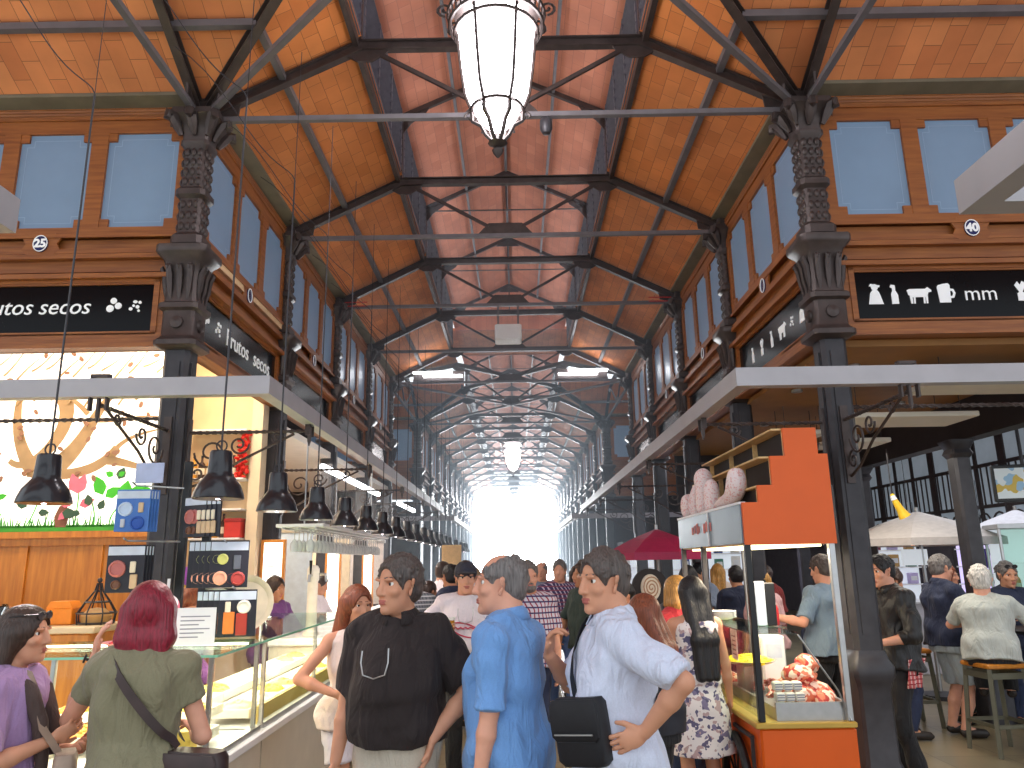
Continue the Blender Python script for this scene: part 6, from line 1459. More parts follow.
    # ---- hair
    if hair and hair[0] != 'bald':
        st = hair[0]; rh = max(.008, res*.8); far_ = {'long': .5, 'bob': .26, 'pony': .3, 'tail': .62}.get(st, .2)
        G = SDF(hp((0, 0, 0))-np.array([.2, .3, far_*k+.04])*1.0, hp((0, 0, 0))+np.array([.2, .2, .2]), rh)
        e = lambda c, r, kk=.015: G.ell(hp(c), np.array(r)*hk, kk, 0, HMx)
        cutf = lambda c, r: G.ell(hp(c), np.array(r)*hk, 0, 0, HMx, True)
        if st in ('short', 'thin', 'curly', 'buzz'):
            t = {'short': .012, 'thin': .005, 'curly': .022, 'buzz': .007}[st]
            e((0, -.014, .036), (.073+t*.7, .092+t, .086+t)); e((0, -.05, -.015), (.066+t*.5, .052+t*.5, .06), .02)
            rn = random.Random(int(abs(x*100)+abs(y*37)))
            if res < .014 and st in ('short', 'thin'):
                for q in range(110 if st == 'short' else 60):
                    th, ph = rn.uniform(0, 2*PI), rn.uniform(-.2, 1.5); d = np.array((math.cos(th)*math.cos(ph)*(.073+t*.8), math.sin(th)*math.cos(ph)*(.092+t)-.014, math.sin(ph)*(.086+t)+.036)); d2 = d*.985+np.array((rn.uniform(-.016, .016), rn.uniform(-.014, .004), rn.uniform(-.018, .002)))
                    G.cone(hp(d), hp(d2), .0075*hk, .004*hk, .006)
            cutf((0, .1, -.035), (.09, .088, .09)); cutf((0, .04, -.12), (.085, .1, .085))
            for s in (-1, 1): cutf((s*.085, .005, -.012), (.03, .03, .042))
            if st in ('short', 'curly', 'buzz'): cutf((0, .14, .035), (.075, .085, .066))
            if st == 'thin': cutf((0, .07, .12), (.066, .12, .07))
            if st == 'curly':
                rn = random.Random(5)
                for q in range(70):
                    th, ph = rn.uniform(-.9, 3.14+.9), rn.uniform(.0, 1.5); d = np.array((math.cos(th)*math.cos(ph)*.1, -abs(math.sin(th))*math.cos(ph)*.115+.01, math.sin(ph)*.115+.02)); G.ell(hp(d), np.array((.022,)*3)*hk, .006)
        else:
            t = .016
            e((0, -.016, .034), (.073+t, .094+t, .088+t))
            L_ = {'bob': .15, 'long': .42, 'pony': .1, 'tail': .56}[st]
            if st in ('bob', 'long', 'tail'):
                for s in (-1, 0, 1):
                    for yy in (-.05, .0):
                        end = (s*(.06 if st == 'bob' else .06)+.0, yy-.03-(.0 if st == 'bob' else .07), -L_)
                        if s == 0 and yy == 0: continue
                        G.cone(hp((s*.066, yy-.01, .02)), hp(((s*.07 if st == 'bob' else s*.07), yy-.02-(0 if st == 'bob' else .07), -L_*.55)), .036*hk, .036*hk, .03); G.cone(hp(((s*.07 if st == 'bob' else s*.07), yy-.02-(0 if st == 'bob' else .07), -L_*.55)), hp(end), .036*hk, .028*hk, .03)
                if st == 'bob':
                    for s in (-1, 1): G.cone(hp((s*.07, .03, .02)), hp((s*.082, .035, -.1)), .022*hk, .02*hk, .02)
            if st == 'pony':
                e((0, -.1, .03), (.035, .035, .035)); G.cone(hp((0, -.12, .02)), hp((0, -.13, -.18)), .03*hk, .015*hk, .02)
            cutf((0, .098, -.03), (.062, .072, .105)); cutf((0, .03, -.15), (.05, .08, .1)) if st == 'pony' else cutf((0, .06, -.16), (.045, .08, .12))
        V, Q, lab = G.nets(); put('hair', np_mesh('hair', V, Q, [hm]), root)
    if cap:
        G = SDF(hp((0, 0, 0))-np.array([.2]*3), hp((0, 0, 0))+np.array([.2]*3), .01); G.ell(hp((0, -.012, .05)), np.array((.088, .108, .085))*hk, .01, 0, HMx); G.ell(hp((0, .0, -.06)), np.array((.14, .16, .085))*hk, 0, 0, HMx, True); G.cone(hp((-.03, .1, .045)), hp((.03, .1, .045)), .05*hk, .05*hk, .01, 0, False, (HR[:, 2], .12))
        V, Q, lab = G.nets(); put('cap', np_mesh('cap', V, Q, [cap]), root)
    rc = max(res*1.25, .0095)
    # ---- clothes
    def sleeves(G, frac, gr):
        for S_, el, wr, hd, pn, s, cu in arms:
            gm = (.9 if female else 1.)*(1+.35*(g-1)); G.cone(T((s*.05*k, -.012, tz(1.415))), S_, .05*k+gr, .052*k*gm+gr*.6, .04)
            tot = la+lb; fl_ = frac*tot
            if fl_ <= la: G.cone(S_, S_+(el-S_)*fl_/la, .058*k*gm+gr, (.058-.012*fl_/la)*k*gm+gr*1.5, .02, 0, True); G.ell(S_, np.array((.058*k*gm+gr,)*3), .02)
            else:
                G.ell(S_, np.array((.058*k*gm+gr,)*3), .02); G.cone(S_, el, .056*k*gm+gr, .046*k*gm+gr, .02); G.cone(el, el+(wr-el)*(fl_-la)/lb, .046*k*gm+gr, .036*k*gm+gr*1.1, .015, 0, True)
    if top is not None and dress is None:
        G = SDF(lo, hi, rc); gr = .014
        secs = torso(hem, 1.455, gr); secs = [(z, a, b_, c+(.022 if z < tz(1.06) else 0), d+(.022 if z < tz(1.06) else 0)) for z, a, b_, c, d in secs]
        G.loft(secs, Rt, piv, .03)
        for i in (0, 1):
            if sleeve > 0: G.cone(neck+np.array((0, -.015, .008*k)), Sh[i], .03*k+gr*.8, .03*k+gr, .03)
        if sleeve > 0: sleeves(G, sleeve, .01)
        else:
            for i in (0, 1): G.cone(T(((-1, 1)[i]*.05*k, -.01, tz(1.42))), Sh[i]*.8+T((0, -.01, tz(1.4)))*.2, .04*k, .045*k, .03)
        nk = T((0, .0, tz(1.475))); G.F0 = (nk+Rt@np.array((0, .012, .02)), np.array((.072 if not female else .085, .078, .05))*k)
        G.drape(.0055, int(abs(x)*100)); G.ell(G.F0[0], G.F0[1], 0, 0, None, True); V, Q, lab = G.nets(); put(shirt_name, np_mesh(shirt_name, V, Q, [top]), root)
        if collar:
            b = MB(); pts = [T((.075*k*math.cos(a), -.006+.079*k*math.sin(a), tz(1.468)-.014*math.sin(a))) for a in np.linspace(PI/2+.35, PI/2+2*PI-.35, 22)]
            b.rings([[p+np.array((0, 0, 0)) for p in pts], [hc*.06+p*.94+np.array((0, 0, .028*k)) for p in pts], [p*1.0+(p-neck)*np.array((.16, .16, 0))+np.array((0, 0, .02*k)) for p in pts], [p+(p-neck)*np.array((.42, .42, 0))-np.array((0, 0, .022*k)) for p in pts]], False, False)
            o = b.build('collar', top, root, True); md = o.modifiers.new('t', 'SOLIDIFY'); md.thickness = .005
    if dress is not None:
        G = SDF(lo, hi, rc); up = torso(.98, 1.40, .008); G.loft(up, Rt, piv, .02)
        zb_ = dress[1]; G.loft([(zb_*k, 0, 0, .235*k, .2*k), (.8*k, 0, 0, .2*k, .165*k), (tz(.99), 0, 0, .15*k, .115*k)], None, (0, 0, 0), .02)
        for i in (0, 1): G.cone(T(((-1, 1)[i]*.07*k, .06, tz(1.36))), T(((-1, 1)[i]*.085*k, -.03, tz(1.44))), .016, .014, .01); G.cone(T(((-1, 1)[i]*.085*k, -.03, tz(1.44))), T(((-1, 1)[i]*.08*k, -.11, tz(1.34))), .014, .016, .01)
        G.drape(.003, 4); V, Q, lab = G.nets(); put('dress', np_mesh('dress', V, Q, [dress[0]]), root)
        b = MB(); b.lathe([(1.0, -.018), (1.03, 0), (1.0, .018)], 26, (0, 0, tz(.995)), .158*k, .123*k); b.build('belt', C_('rose_belt', 196, 140, 122), root, True)
    if bottom is not None:
        G = SDF(lo, hi, rc)
        if sit is None or sit > 0: G.loft([(z, a, b_, c+.004, d+.004) for z, a, b_, c, d in torso(.80, 1.02)], Rt if sit is None else None, piv, .03)
        for i in (0, 1):
            if bottom[1] == 'skirt': continue
            G.cone(hips[i], kn[i], .092*k*g, .066*k*(1+.4*(g-1)), .03) if blen < .45*k else G.cone(hips[i], hips[i]+(kn[i]-hips[i])*((hips[i][2]-blen)/max(.05, hips[i][2]-kn[i][2]) if sit is None else .8), .094*k*g, .088*k*g, .03, 0, True)
            if blen < .45*k:
                f_ = (kn[i][2]-blen)/max(.05, kn[i][2]-ank[i][2]); G.cone(kn[i], kn[i]+(ank[i]-kn[i])*min(1., f_), .066*k*(1+.4*(g-1)), .06*k, .02, 0, True)
        G.drape(.003, 9); V, Q, lab = G.nets(); put('trousers' if blen < .45 else 'shorts', np_mesh('trousers', V, Q, [bottom[0]]), root)
    # ---- shoes
    for i in (0, 1):
        b = MB(); d = toe[i]-ank[i]; b.tube([ank[i]+np.array((0, -.05*k, -.035*k)), ank[i]+np.array((0, -.02*k, -.03*k)), ank[i]+d*.5+np.array((0, 0, -.01*k)), toe[i]+np.array((0, .01, .005)), toe[i]+np.array((0, .04*k, .0))], [.022*k, .046*k, .045*k, .04*k, .015*k], 10)
        zmin = min(v[2] for v in b.v); b.v = [(vx, vy, max(vz, ank[i][2]-.083*k)) for vx, vy, vz in b.v]; b.build('shoe', SHOE, root, True)
    root['_n'] = 0; del root['_n']
    return dict(root=root, hp=hp, HR=HR, hk=hk, arms=arms, T=T, tz=tz, k=k, hc=hc, torso=torso, hips=hips)
def world(p, loc): # local point of a person -> world
    o = p['root']; c, s_ = math.cos(o.rotation_euler.z), math.sin(o.rotation_euler.z)
    return (o.location.x+c*loc[0]-s_*loc[1], o.location.y+s_*loc[0]+c*loc[1], o.location.z+loc[2])
def held(name, b, m, p, label, cat, **kw):
    o = b.build(name, m, None, True); o.location = p['root'].location; o.rotation_euler = p['root'].rotation_euler; return tag(o, label, cat, **kw)
def sunglasses(p, c, label, tilt=0.):
    """a pair at head point c"""
    b = MB(); HRm = p['HR']; P_ = lambda q: p['hp'](np.array(c)+np.array(q))
    for s in (-1, 1):
        pts = [P_((s*.034+.024*math.cos(a), 0, .017*math.sin(a))) for a in [2*PI*i/14 for i in range(15)]]; b.tube(pts, .003, 5)
        b.tube([P_((s*.058, 0, .006)), P_((s*.075, -.04, .006)), P_((s*.078, -.11, -.0))], .0025, 5)
    b.tube([P_((-.01, .0, .004)), P_((0, .003, .007)), P_((.01, 0, .004))], .0025, 5)
    o = held('sunglasses', b, BLACK, p, label, 'sunglasses'); b2 = MB()
    for s in (-1, 1): b2.rings([[P_((s*.034+.023*math.cos(a), dy, .016*math.sin(a))) for a in [2*PI*i/14 for i in range(14)]] for dy in (-.001, .001)])
    b2.build('lens', mat('dark_lens', rgb(30, 26, 30), .08, 0, .05), o, True); return o
def watch(p, i, label, m=None):
    S_, el, wr, hd, pn, s, cu = p['arms'][i]; ax = Vector((wr-el)/np.linalg.norm(wr-el)); b = MB(); c = Vector(wr-(wr-el)*.05); u = ax.cross(Vector((.3, .5, .8))).normalized(); w_ = ax.cross(u)
    r = .0315*p['k']; b.tube([c+u*r*math.cos(a)+w_*r*math.sin(a) for a in [2*PI*q/20 for q in range(21)]], .006, 6); d_ = Vector(-pn); d_ = (d_-ax*d_.dot(ax)).normalized(); st = len(b.v); b.lathe([(.001, 0), (.018, 0), (.018, .008), (.001, .01)], 14)
    q = Vector((0, 0, 1)).rotation_difference(d_); b.xf(Matrix.Translation(c+d_*(r+.001)) @ q.to_matrix().to_4x4(), st); return held('wristwatch', b, m or BLACK, p, label, 'watch')
FC = math.pi   # facing the camera
blk = cloth('black_polo', rgb(38, 28, 28)); beige = cloth('beige_chino', rgb(196, 186, 170)); blue = cloth('light_blue_shirt', rgb(112, 158, 216)); stone = cloth('stone_trouser', rgb(150, 150, 148)); pale = cloth('pale_blue_white_shirt', rgb(206, 212, 232)); jean = cloth('blue_jeans', rgb(74, 98, 144)); djean = cloth('dark_jeans', rgb(44, 54, 84))
khaki = cloth('khaki_top', rgb(128, 122, 96)); lilac = cloth('lilac_tee', rgb(164, 132, 176)); olive = cloth('olive_trouser', rgb(128, 122, 74)); white = cloth('white_tee', rgb(226, 216, 222)); black = cloth('black_cloth', rgb(28, 27, 30)); navy = cloth('navy_tee', rgb(36, 44, 70)); lblue = cloth('pale_blue_shorts', rgb(176, 190, 200)); greyt = cloth('pale_grey_top', rgb(186, 190, 184))
plaid_red = folds(checks_mat('red_plaid', rgb(206, 200, 214), rgb(150, 40, 66), rgb(60, 50, 100), 22)); plaid_nav = folds(checks_mat('navy_plaid', rgb(58, 52, 96), rgb(206, 196, 216), rgb(130, 60, 90), 22)); plaid_grey = folds(checks_mat('grey_plaid', rgb(112, 116, 124), rgb(60, 64, 76), rgb(196, 196, 200), 26))
floral = folds(spots_mat('floral_dress', rgb(236, 226, 224), [rgb(130, 120, 150), rgb(190, 160, 160), rgb(96, 90, 120)], 17., .85, .4), .25)
cream = cloth('cream_top', rgb(226, 206, 196)); pink = cloth('pink_top', rgb(214, 120, 130)); purple = cloth('purple_top', rgb(110, 62, 126)); maroon = cloth('maroon_top', rgb(140, 50, 52)); steelb = cloth('steel_blue_shirt', rgb(124, 146, 166)); greyb = cloth('grey_blue_tee', rgb(120, 132, 154)); redt = cloth('red_top', rgb(186, 46, 56)); tanc = cloth('tan_top', rgb(196, 160, 120)); green = cloth('dark_green_top', rgb(52, 66, 60))

# --- the three men in the middle and the two women at the counter
P3 = person('man in black polo and beige trousers, hand in pocket, looking toward the counter', -.56, 3.76, FC-.1, 1.745, .005, 'tan', 1.06, .07, head=(-.62, .0), hs=1.15, hair=('short', 'darkgrey'), top=blk, sleeve=.46, hem=.93, bottom=(beige, 0), collar=True,
            L=((-.185, .1, .95), (-1, -.5, 0), (.25, .1, -.9), (1, .2, .3), .4), R=((.27, .07, .83), (.4, -1, 0), (.05, .1, -1), (-1, .2, 0), .45), sh=1.0)
P4 = person('man in light blue short sleeved shirt standing in profile, watch on his wrist', -.05, 3.66, PI/2-.4, 1.74, .005, 'pink', 1.05, .05, head=(.4, .03), hs=1.2, hair=('thin', 'grey'), top=blue, sleeve=.5, hem=.80, bottom=(stone, 0), collar=True,
            L=((-.27, .02, .80), (-.5, -1, 0), (0, .05, -1), (1, .3, 0), .55), R=((.27, .06, .82), (.5, -1, 0)))
P5 = person('man in pale shirt with black shoulder bag, hand on hip, other hand at chin', .40, 3.4, PI/2+.12, 1.755, .005, 'tan', 1.06, .05, head=(.4, -.02), hs=1.12, hair=('short', 'darkgrey'), top=pale, sleeve=.5, hem=.8, bottom=(jean, 0), collar=True,
            L=((-.27, -.05, 1.06), (-1, -.9, .1), (.2, .85, -.4), (.9, -.2, .1), .3), R=((.13, .25, 1.3), (.6, .5, -1), (-.25, -.05, .9), (-.5, -.8, 0), .8))
P2 = person('woman with a red bob seen from behind in khaki top, raising one hand', -1.5, 3.2, .12, 1.655, .005, 'pink', .95, .0, True, head=(.15, -.02), hs=1.1, hair=('bob', 'red'), top=khaki, sleeve=.26, hem=.92, bottom=(djean, 0),
            L=((-.26, .17, 1.42), (-.3, -.1, -1), (.0, .15, 1), (.7, .3, .2), .35), R=((.16, .27, 1.08), (.7, -.8, -.8), (-.5, .6, .3), (-.6, 0, -.5), .5), shirt_name='top')
P1 = person('woman with long dark hair in lilac T-shirt, sunglasses on her head, hands raised', -2.04, 3.24, -PI/2+.15, 1.575, .005, 'tan', 1.0, .02, True, head=(-.1, .02), hs=1.06, hair=('long', 'brown'), top=lilac, sleeve=.44, hem=.82, bottom=(olive, 0),
            R=((.07, .22, 1.17), (.9, -.6, -.8), (-.3, .8, .45), (-.6, .1, .4), .7), L=((-.06, .25, 1.1), (-.9, -.6, -.8), (.3, .9, .2), (.5, 0, .6), .7), shirt_name='t_shirt')
watch(P4, 0, 'dark wristwatch on the man in the light blue shirt'); watch(P2, 0, 'dark bracelet on the raised wrist of the red haired woman')
sunglasses(P1, (0, .075, .085), 'dark sunglasses pushed up on the long haired woman in lilac')
# glasses hung on the polo
def hung_glasses(p, dx, dz, label, fy=.0):
    b = MB(); z = p['tz'](1.3+dz); y = max(d+c for zz, a, c, rx, d in p['torso'](1.2, 1.35, .02))+.006+fy; x = dx
    b.tube([(x-.06, y-.012, z+.06), (x-.062, y, z), (x-.05, y+.008, z-.05), (x, y+.012, z-.065), (x+.05, y+.008, z-.05), (x+.062, y, z), (x+.06, y-.012, z+.05)], .0035, 6); return held('eyeglasses', b, STEEL, p, label, 'glasses')
hung_glasses(P3, .06, -.02, 'eyeglasses hanging at the neck of the black polo', .0)
# trouser belt/pocket and black shoulder bag of the man in the pale shirt
def bagbody(w, d, h, r=.03):
    b = MB(); prof = []
    for z, i in ((-h/2, .02), (-h/2+.02, 0), (0, -.004), (h/2-.02, .0), (h/2, .012)):
        ring = []
        for q in range(20):
            a = 2*PI*q/20; ca, sa = math.cos(a), math.sin(a); ex = .45; ring.append(((w/2-i)*abs(ca)**ex*(1 if ca > 0 else -1), (d/2-i*.6)*abs(sa)**ex*(1 if sa > 0 else -1), z))
        prof.append(ring)
    b.rings(prof); return b
def shoulder_bag(p, c, rz, w, d, h, m, label, strap_pts, flap=True, tilt=0.):
    t = thing('shoulder_bag', label, 'bag', tuple(p['root'].location), p['root'].rotation_euler.z)
    M = Matrix.Translation(c) @ Matrix.Rotation(rz, 4, 'Z') @ Matrix.Rotation(tilt, 4, 'Y')
    b = bagbody(w, d, h); b.xf(M); b.build('body', m, t, True)
    if flap:
        b = bagbody(w*.98, .02, h*.62); b.xf(M @ Matrix.Translation((0, d/2+.004, h*.17))); b.build('flap', m, t, True)
        b = MB(); b.tube([(-w*.4, d/2+.018, -h*.02), (w*.4, d/2+.018, -h*.02)], .004, 5); b.xf(M); b.build('zip', STEEL, t)
    if strap_pts:
        b = MB(); P_ = [Vector(q) for q in strap_pts]; ctr = Vector((0, 0, 1.2)); rg = []
        for i, q in enumerate(P_):
            tdir = (P_[min(i+1, len(P_)-1)]-P_[max(i-1, 0)]).normalized(); out = Vector((q.x, q.y, 0)).normalized() if Vector((q.x, q.y, 0)).length > .01 else Vector((0, 1, 0)); sd = tdir.cross(out).normalized(); rg.append([q-sd*.016, q+sd*.016, q+sd*.016+out*.004, q-sd*.016+out*.004])
        b.rings(rg); b.build('strap', m, t, True)
    return t
BAGB = mat('black_nylon_bag', rgb(22, 22, 28), .6, 0, .15, 40.); BAGD = mat('dark_brown_leather', rgb(58, 42, 40), .4, 0, .2, 12., .1); BAGT = mat('taupe_leather', rgb(156, 134, 118), .55, 0, .15, 14., .1)
def strap_over(p, side_from, bag_c, grow=.035, n=12, back=True):
    """strap from the bag up over the shoulder opposite, following the torso"""
    secs = p['torso'](.82, 1.47, grow); Z = [s_[0] for s_ in secs]; f_ = lambda z, j: float(np.interp(z, Z, [s_[j] for s_ in secs])); k = p['k']; out = []
    zs = p['tz'](1.445); xs0 = side_from*.09*k
    for sg in ((1, -1) if back else (1,)):
        seg = []
        for i in range(n+1):
            t_ = i/n; z = bag_c[2]+.08+(zs-bag_c[2]-.08)*t_; x_ = bag_c[0]*.86+(xs0-bag_c[0]*.86)*t_; rx, ry, cy = f_(z, 3), f_(z, 4), f_(z, 2); u = min(.97, abs(x_)/rx); y_ = cy+sg*ry*(1-u**2.4)**(1/2.4); seg.append((x_, y_, z))
        out += seg if sg == 1 else seg[::-1]
    return out
shoulder_bag(P5, (-.15, .17, 1.05), .75, .23, .09, .25, BAGB, 'black nylon shoulder bag hanging in front of the man in the pale shirt', strap_over(P5, 1, (-.15, .08, 1.06)), True, .12)
shoulder_bag(P2, (.25, -.08, .9), -.4+PI, .26, .1, .24, BAGD, 'dark brown leather bag on the hip of the red haired woman', strap_over(P2, -1, (.2, -.1, .95)), True)
shoulder_bag(P1, (.1, .27, .93), .3, .17, .08, .17, BAGT, 'small taupe leather pouch hanging in front of the woman in lilac', [(.1, .25, 1.0), (.09, .17, 1.1), (.075, .13, 1.22), (.06, .08, 1.3), (.06, .0, 1.325), (.06, -.07, 1.29)], False)
b = MB(); b.tube([(.075, .02, 1.3), (.075, .1, 1.24), (.07, .15, 1.12), (.06, .165, 1.0), (.05, .17, .92)], [.025, .032, .03, .026, .02], 14); b.tube([(-.075, .02, 1.3), (-.06, .1, 1.23), (-.05, .15, 1.1), (-.05, .165, .98)], [.025, .032, .03, .02], 14); b.tube([(.075, .02, 1.3), (0, -.06, 1.31), (-.075, .02, 1.3)], .028, 8)
held('scarf', b, cloth('brown_scarf', rgb(76, 60, 56)), P1, 'loose brown scarf of the woman in lilac', 'scarf')
# --- woman in floral dress, blond woman, dark clad companion
P6 = person('woman with very long black hair in a floral dress, seen from behind', 1.22, 5.5, .1, 1.6, .0075, 'tan', .96, .0, True, head=(.25, -.03), hs=1.08, hair=('tail', 'black'), dress=(floral, .5), L=((-.23, .12, .86), (-.5, -1, 0)), R=((.25, .02, .8), (.5, -1, 0)))
person('blond woman standing close in front of the floral dress', 1.22, 6.0, .3, 1.6, .011, 'tan', 1.0, 0, True, head=(.3, 0), hair=('bob', 'blond'), top=redt, sleeve=.4, bottom=(djean, 0))
P7 = person('woman in black top with white print, standing beside the man in the pale shirt', .76, 4.7, .45, 1.52, .011, 'tan', 1.0, .0, True, head=(.5, -.1), hair=('long', 'ginger'), top=folds(spots_mat('black_white_print', rgb(40, 40, 48), [rgb(220, 220, 226)], 9., .8, .36)), sleeve=.0, bottom=(black, 0), R=((.24, .1, .74), (.6, -1, 0)))
# --- woman in white shorts behind the man in the polo
P8 = person('woman in cream top and white shorts half hidden behind the black polo', -.97, 4.75, FC+.5, 1.6, .009, 'tan', .95, 0, True, head=(.2, -.05), hair=('long', 'ginger'), top=cream, sleeve=.0, hem=.88, bottom=(white, 0), blen=.62, L=((-.2, .12, 1.05), (-1, -.5, 0)), R=((.18, .2, 1.1), (1, -.5, 0)))
shoulder_bag(P8, (-.2, .05, .92), .6, .26, .12, .28, BAGB, 'black handbag of the woman in white shorts', [(-.2, .04, 1.04), (-.19, .05, 1.2), (-.15, .0, 1.36), (-.15, -.06, 1.3)], False)
# --- man in white T-shirt with red print
P9 = person('man in dark cap and white T-shirt with red print, holding a drink', -.43, 6.6, FC+.05, 1.72, .008, 'pink', 1.12, .07, head=(.1, 0), hs=1.12, hair=('short', 'brown'), top=white, sleeve=.5, hem=.82, bottom=(black, 0), cap=cloth('dark_cap', rgb(52, 52, 66)), shirt_name='t_shirt',
            R=((.2, .27, 1.2), (1, -.4, -.5), (-.6, .6, .3), (-.5, -.3, .2), .9), L=((-.25, .05, .82), (-.5, -1, 0)))
def chest_print(p, label=None):
    secs = p['torso'](1.0, 1.4, .034); Z = [s_[0] for s_ in secs]; f_ = lambda z, j: float(np.interp(z, Z, [s_[j] for s_ in secs])); b = MB()
    def on(x_, z): rx, ry, cy = f_(z, 3), f_(z, 4), f_(z, 2); return (x_, cy+ry*(1-min(.97, abs(x_)/rx)**2.4)**(1/2.4), z)
    z = p['tz'](1.2); b.tube([on(.12*math.cos(a)+.0, z+.05*math.sin(a)+.03*math.cos(a)) for a in [2*PI*i/26 for i in range(27)]], .006, 5)
    b.tube([on(-.1+.02*i, z+.01+.012*(i % 2)) for i in range(11)], .006, 5); b.build('chest_print', C_('print_red', 196, 70, 96), p['root'])
chest_print(P9)
hung_glasses(P9, 0, .02, 'sunglasses hanging at the neck of the white T-shirt')
a = P9['arms'][1]; c = a[2]+a[3]*.09+a[4]*.035
b = MB(); b.lathe([(.03, -.07), (.036, .07), (.032, .07), (.027, -.06), (.001, -.06)], 14, tuple(c)); t = held('beer_glass', b, GLASS, P9, 'glass of beer held by the man in the white T-shirt', 'glass'); b = MB(); b.lathe([(.026, -.058), (.031, .045), (.001, .045)], 14, tuple(c)); b.build('beer', mat('amber_beer', rgb(206, 130, 30), .2, 0, .05), t, True)
# --- crowd down the hall
crowd = [
 ('bearded man in red plaid shirt just behind the light blue shirt', .1, 6.9, FC, 1.72, 'pink', ('short', 'grey'), plaid_red, djean, 'dg', 1.05),
 ('man in navy plaid shirt and jeans walking in the hall', .52, 9.6, FC+.1, 1.74, 'pink', ('short', 'grey'), plaid_nav, jean, None, 1.1),
 ('man in grey plaid shirt seen from behind, near the white T-shirt', -1.05, 7.9, .2, 1.68, 'tan', ('short', 'darkgrey'), plaid_grey, djean, None, 1.),
 ('man in white shirt seen sideways by the bar counter', -.98, 10.2, -.9, 1.74, 'tan', ('short', 'brown'), white, jean, None, 1.),
 ('dark haired man in navy behind the white T-shirt', -.72, 8.7, .9, 1.7, 'olive', ('short', 'black'), navy, djean, 'x', 1.),
 ('bald man in grey shirt far behind the plaid shirts', .36, 11.2, FC, 1.72, 'pink', ('thin', 'grey'), greyb, djean, None, 1.05),
 ('woman in dark green top deep in the hall crowd', .82, 10.6, FC-.4, 1.66, 'tan', ('bob', 'brown'), green, black, None, 1.),
 ('man with dark hair in dark jacket behind the navy plaid shirt', .72, 8.3, 2.2, 1.7, 'olive', ('curly', 'brown'), green, black, None, 1.),
 ('child height person in tan top between the grey plaid man and the bar', -1.02, 9.0, -.6, 1.52, 'olive', ('short', 'brown'), tanc, djean, None, .9),
 ('woman in pink top beyond the pale shirt, near the spiral sign', 1.05, 7.6, 2.6, 1.52, 'tan', ('long', 'black'), pink, black, None, .95),
 ('tall man in grey far down the hall', -.25, 13.2, .1, 1.78, 'pink', ('short', 'brown'), greyt, djean, None, 1.),
 ('woman in white far down the hall by the lamps', -.75, 14.0, FC, 1.64, 'tan', ('bob', 'blond'), white, black, None, 1.),
 ('man in navy far down the hall, centre', .2, 15.5, FC, 1.74, 'pink', ('short', 'black'), navy, djean, None, 1.),
 ('woman in red far down the hall', .75, 13.6, .3, 1.62, 'tan', ('long', 'brown'), redt, black, None, 1.),
 ('man in white far beyond the crossing', -.4, 19., FC, 1.74, 'pink', ('short', 'brown'), white, djean, None, 1.),
 ('woman in cream far beyond the crossing', .5, 20.5, .2, 1.64, 'tan', ('bob', 'brown'), cream, black, None, 1.)]
for i, (lab, x, y, f_, H, sk, hr, tp, bt, bd, g_) in enumerate(crowd):
    q_ = 1 if i % 3 == 0 else -1
    pp = person(lab, x, y, f_, H, .011 if y < 9 else .015, sk, g_, .03, hr[0] in ('bob', 'long'), head=(.25*q_, -.02), hs=1.1, hair=hr, top=tp, sleeve=.46, bottom=(bt, 0), beard=bd, walk=.09*q_, R=((.2, .2, .98), (1, -.6, -.2)) if i % 2 else None)
# --- stall keepers on the lamp side
person('stall keeper in purple top behind the bar counter, by the menu boards', -2.45, 7.9, -PI/2-.6, 1.62, .011, 'olive', 1., 0, True, head=(.2, -.15), hair=('pony', 'brown'), top=purple, sleeve=.5, bottom=(black, 0), L=((-.15, .25, 1.05), (-1, -.4, -.5)), R=((.15, .28, 1.05), (1, -.4, -.5)))
person('stall keeper in white apron top between the menu boards', -2.5, 9.85, -PI/2, 1.6, .012, 'tan', 1., 0, True, head=(0, -.3), hair=('short', 'brown'), top=white, sleeve=.8, bottom=(black, 0), L=((-.12, .3, 1.1), (-1, -.4, -.5)), R=((.12, .3, 1.1), (1, -.4, -.5)))
person('girl in purple top seen between the two pack racks', -2.75, 6.62, .3, 1.56, .011, 'tan', .95, 0, True, head=(-.5, -.1), hair=('pony', 'ginger'), top=purple, sleeve=.2, bottom=(djean, 0))
# --- behind the cart
P10 = person('man in steel blue shirt behind the cart, stretching his arm over the counter', 2.86, 7.3, .45, 1.74, .009, 'pink', 1.1, .05, head=(.2, -.15), hair=('short', 'darkgrey'), top=steelb, sleeve=.46, bottom=(black, 0), L=((-.55, .12, 1.2), (-.2, -.4, -1), (-.9, .2, -.1), (0, 0, -1), .4), R=((.22, .2, 1.0), (1, -.6, 0)))
person('woman in pink blouse seen through the cart, turned away', 2.62, 8.4, .4, 1.6, .012, 'tan', 1.05, 0, True, hair=('bob', 'blond'), top=cloth('pink_blouse', rgb(216, 170, 172)), sleeve=.5, bottom=(black, 0))
person('dark haired man in navy seen through the cart', 2.52, 9.0, .1, 1.64, .012, 'olive', 1., 0, hair=('short', 'black'), top=navy, sleeve=.5, bottom=(djean, 0))
person('fair haired woman in cream deep behind the cart', 2.72, 10.6, -.3, 1.66, .013, 'tan', 1., 0, True, hair=('long', 'blond'), top=cream, sleeve=.5, bottom=(black, 0))
person('dark haired woman deep behind the cart, facing the lit stand', 3.3, 10.4, .2, 1.62, .013, 'tan', 1., 0, True, hair=('curly', 'brown'), top=maroon, sleeve=.5, bottom=(black, 0))
person('man in grey blue T-shirt bending over the red counter', 2.5, 10.1, PI/2+.3, 1.7, .012, 'olive', 1., 0, head=(0, -.35), lean=.25, hair=('short', 'black'), top=greyb, sleeve=.46, bottom=(tanc, 0), L=((-.1, .38, 1.1), (-1, -.4, -.5)), R=((.12, .38, 1.1), (1, -.4, -.5)))
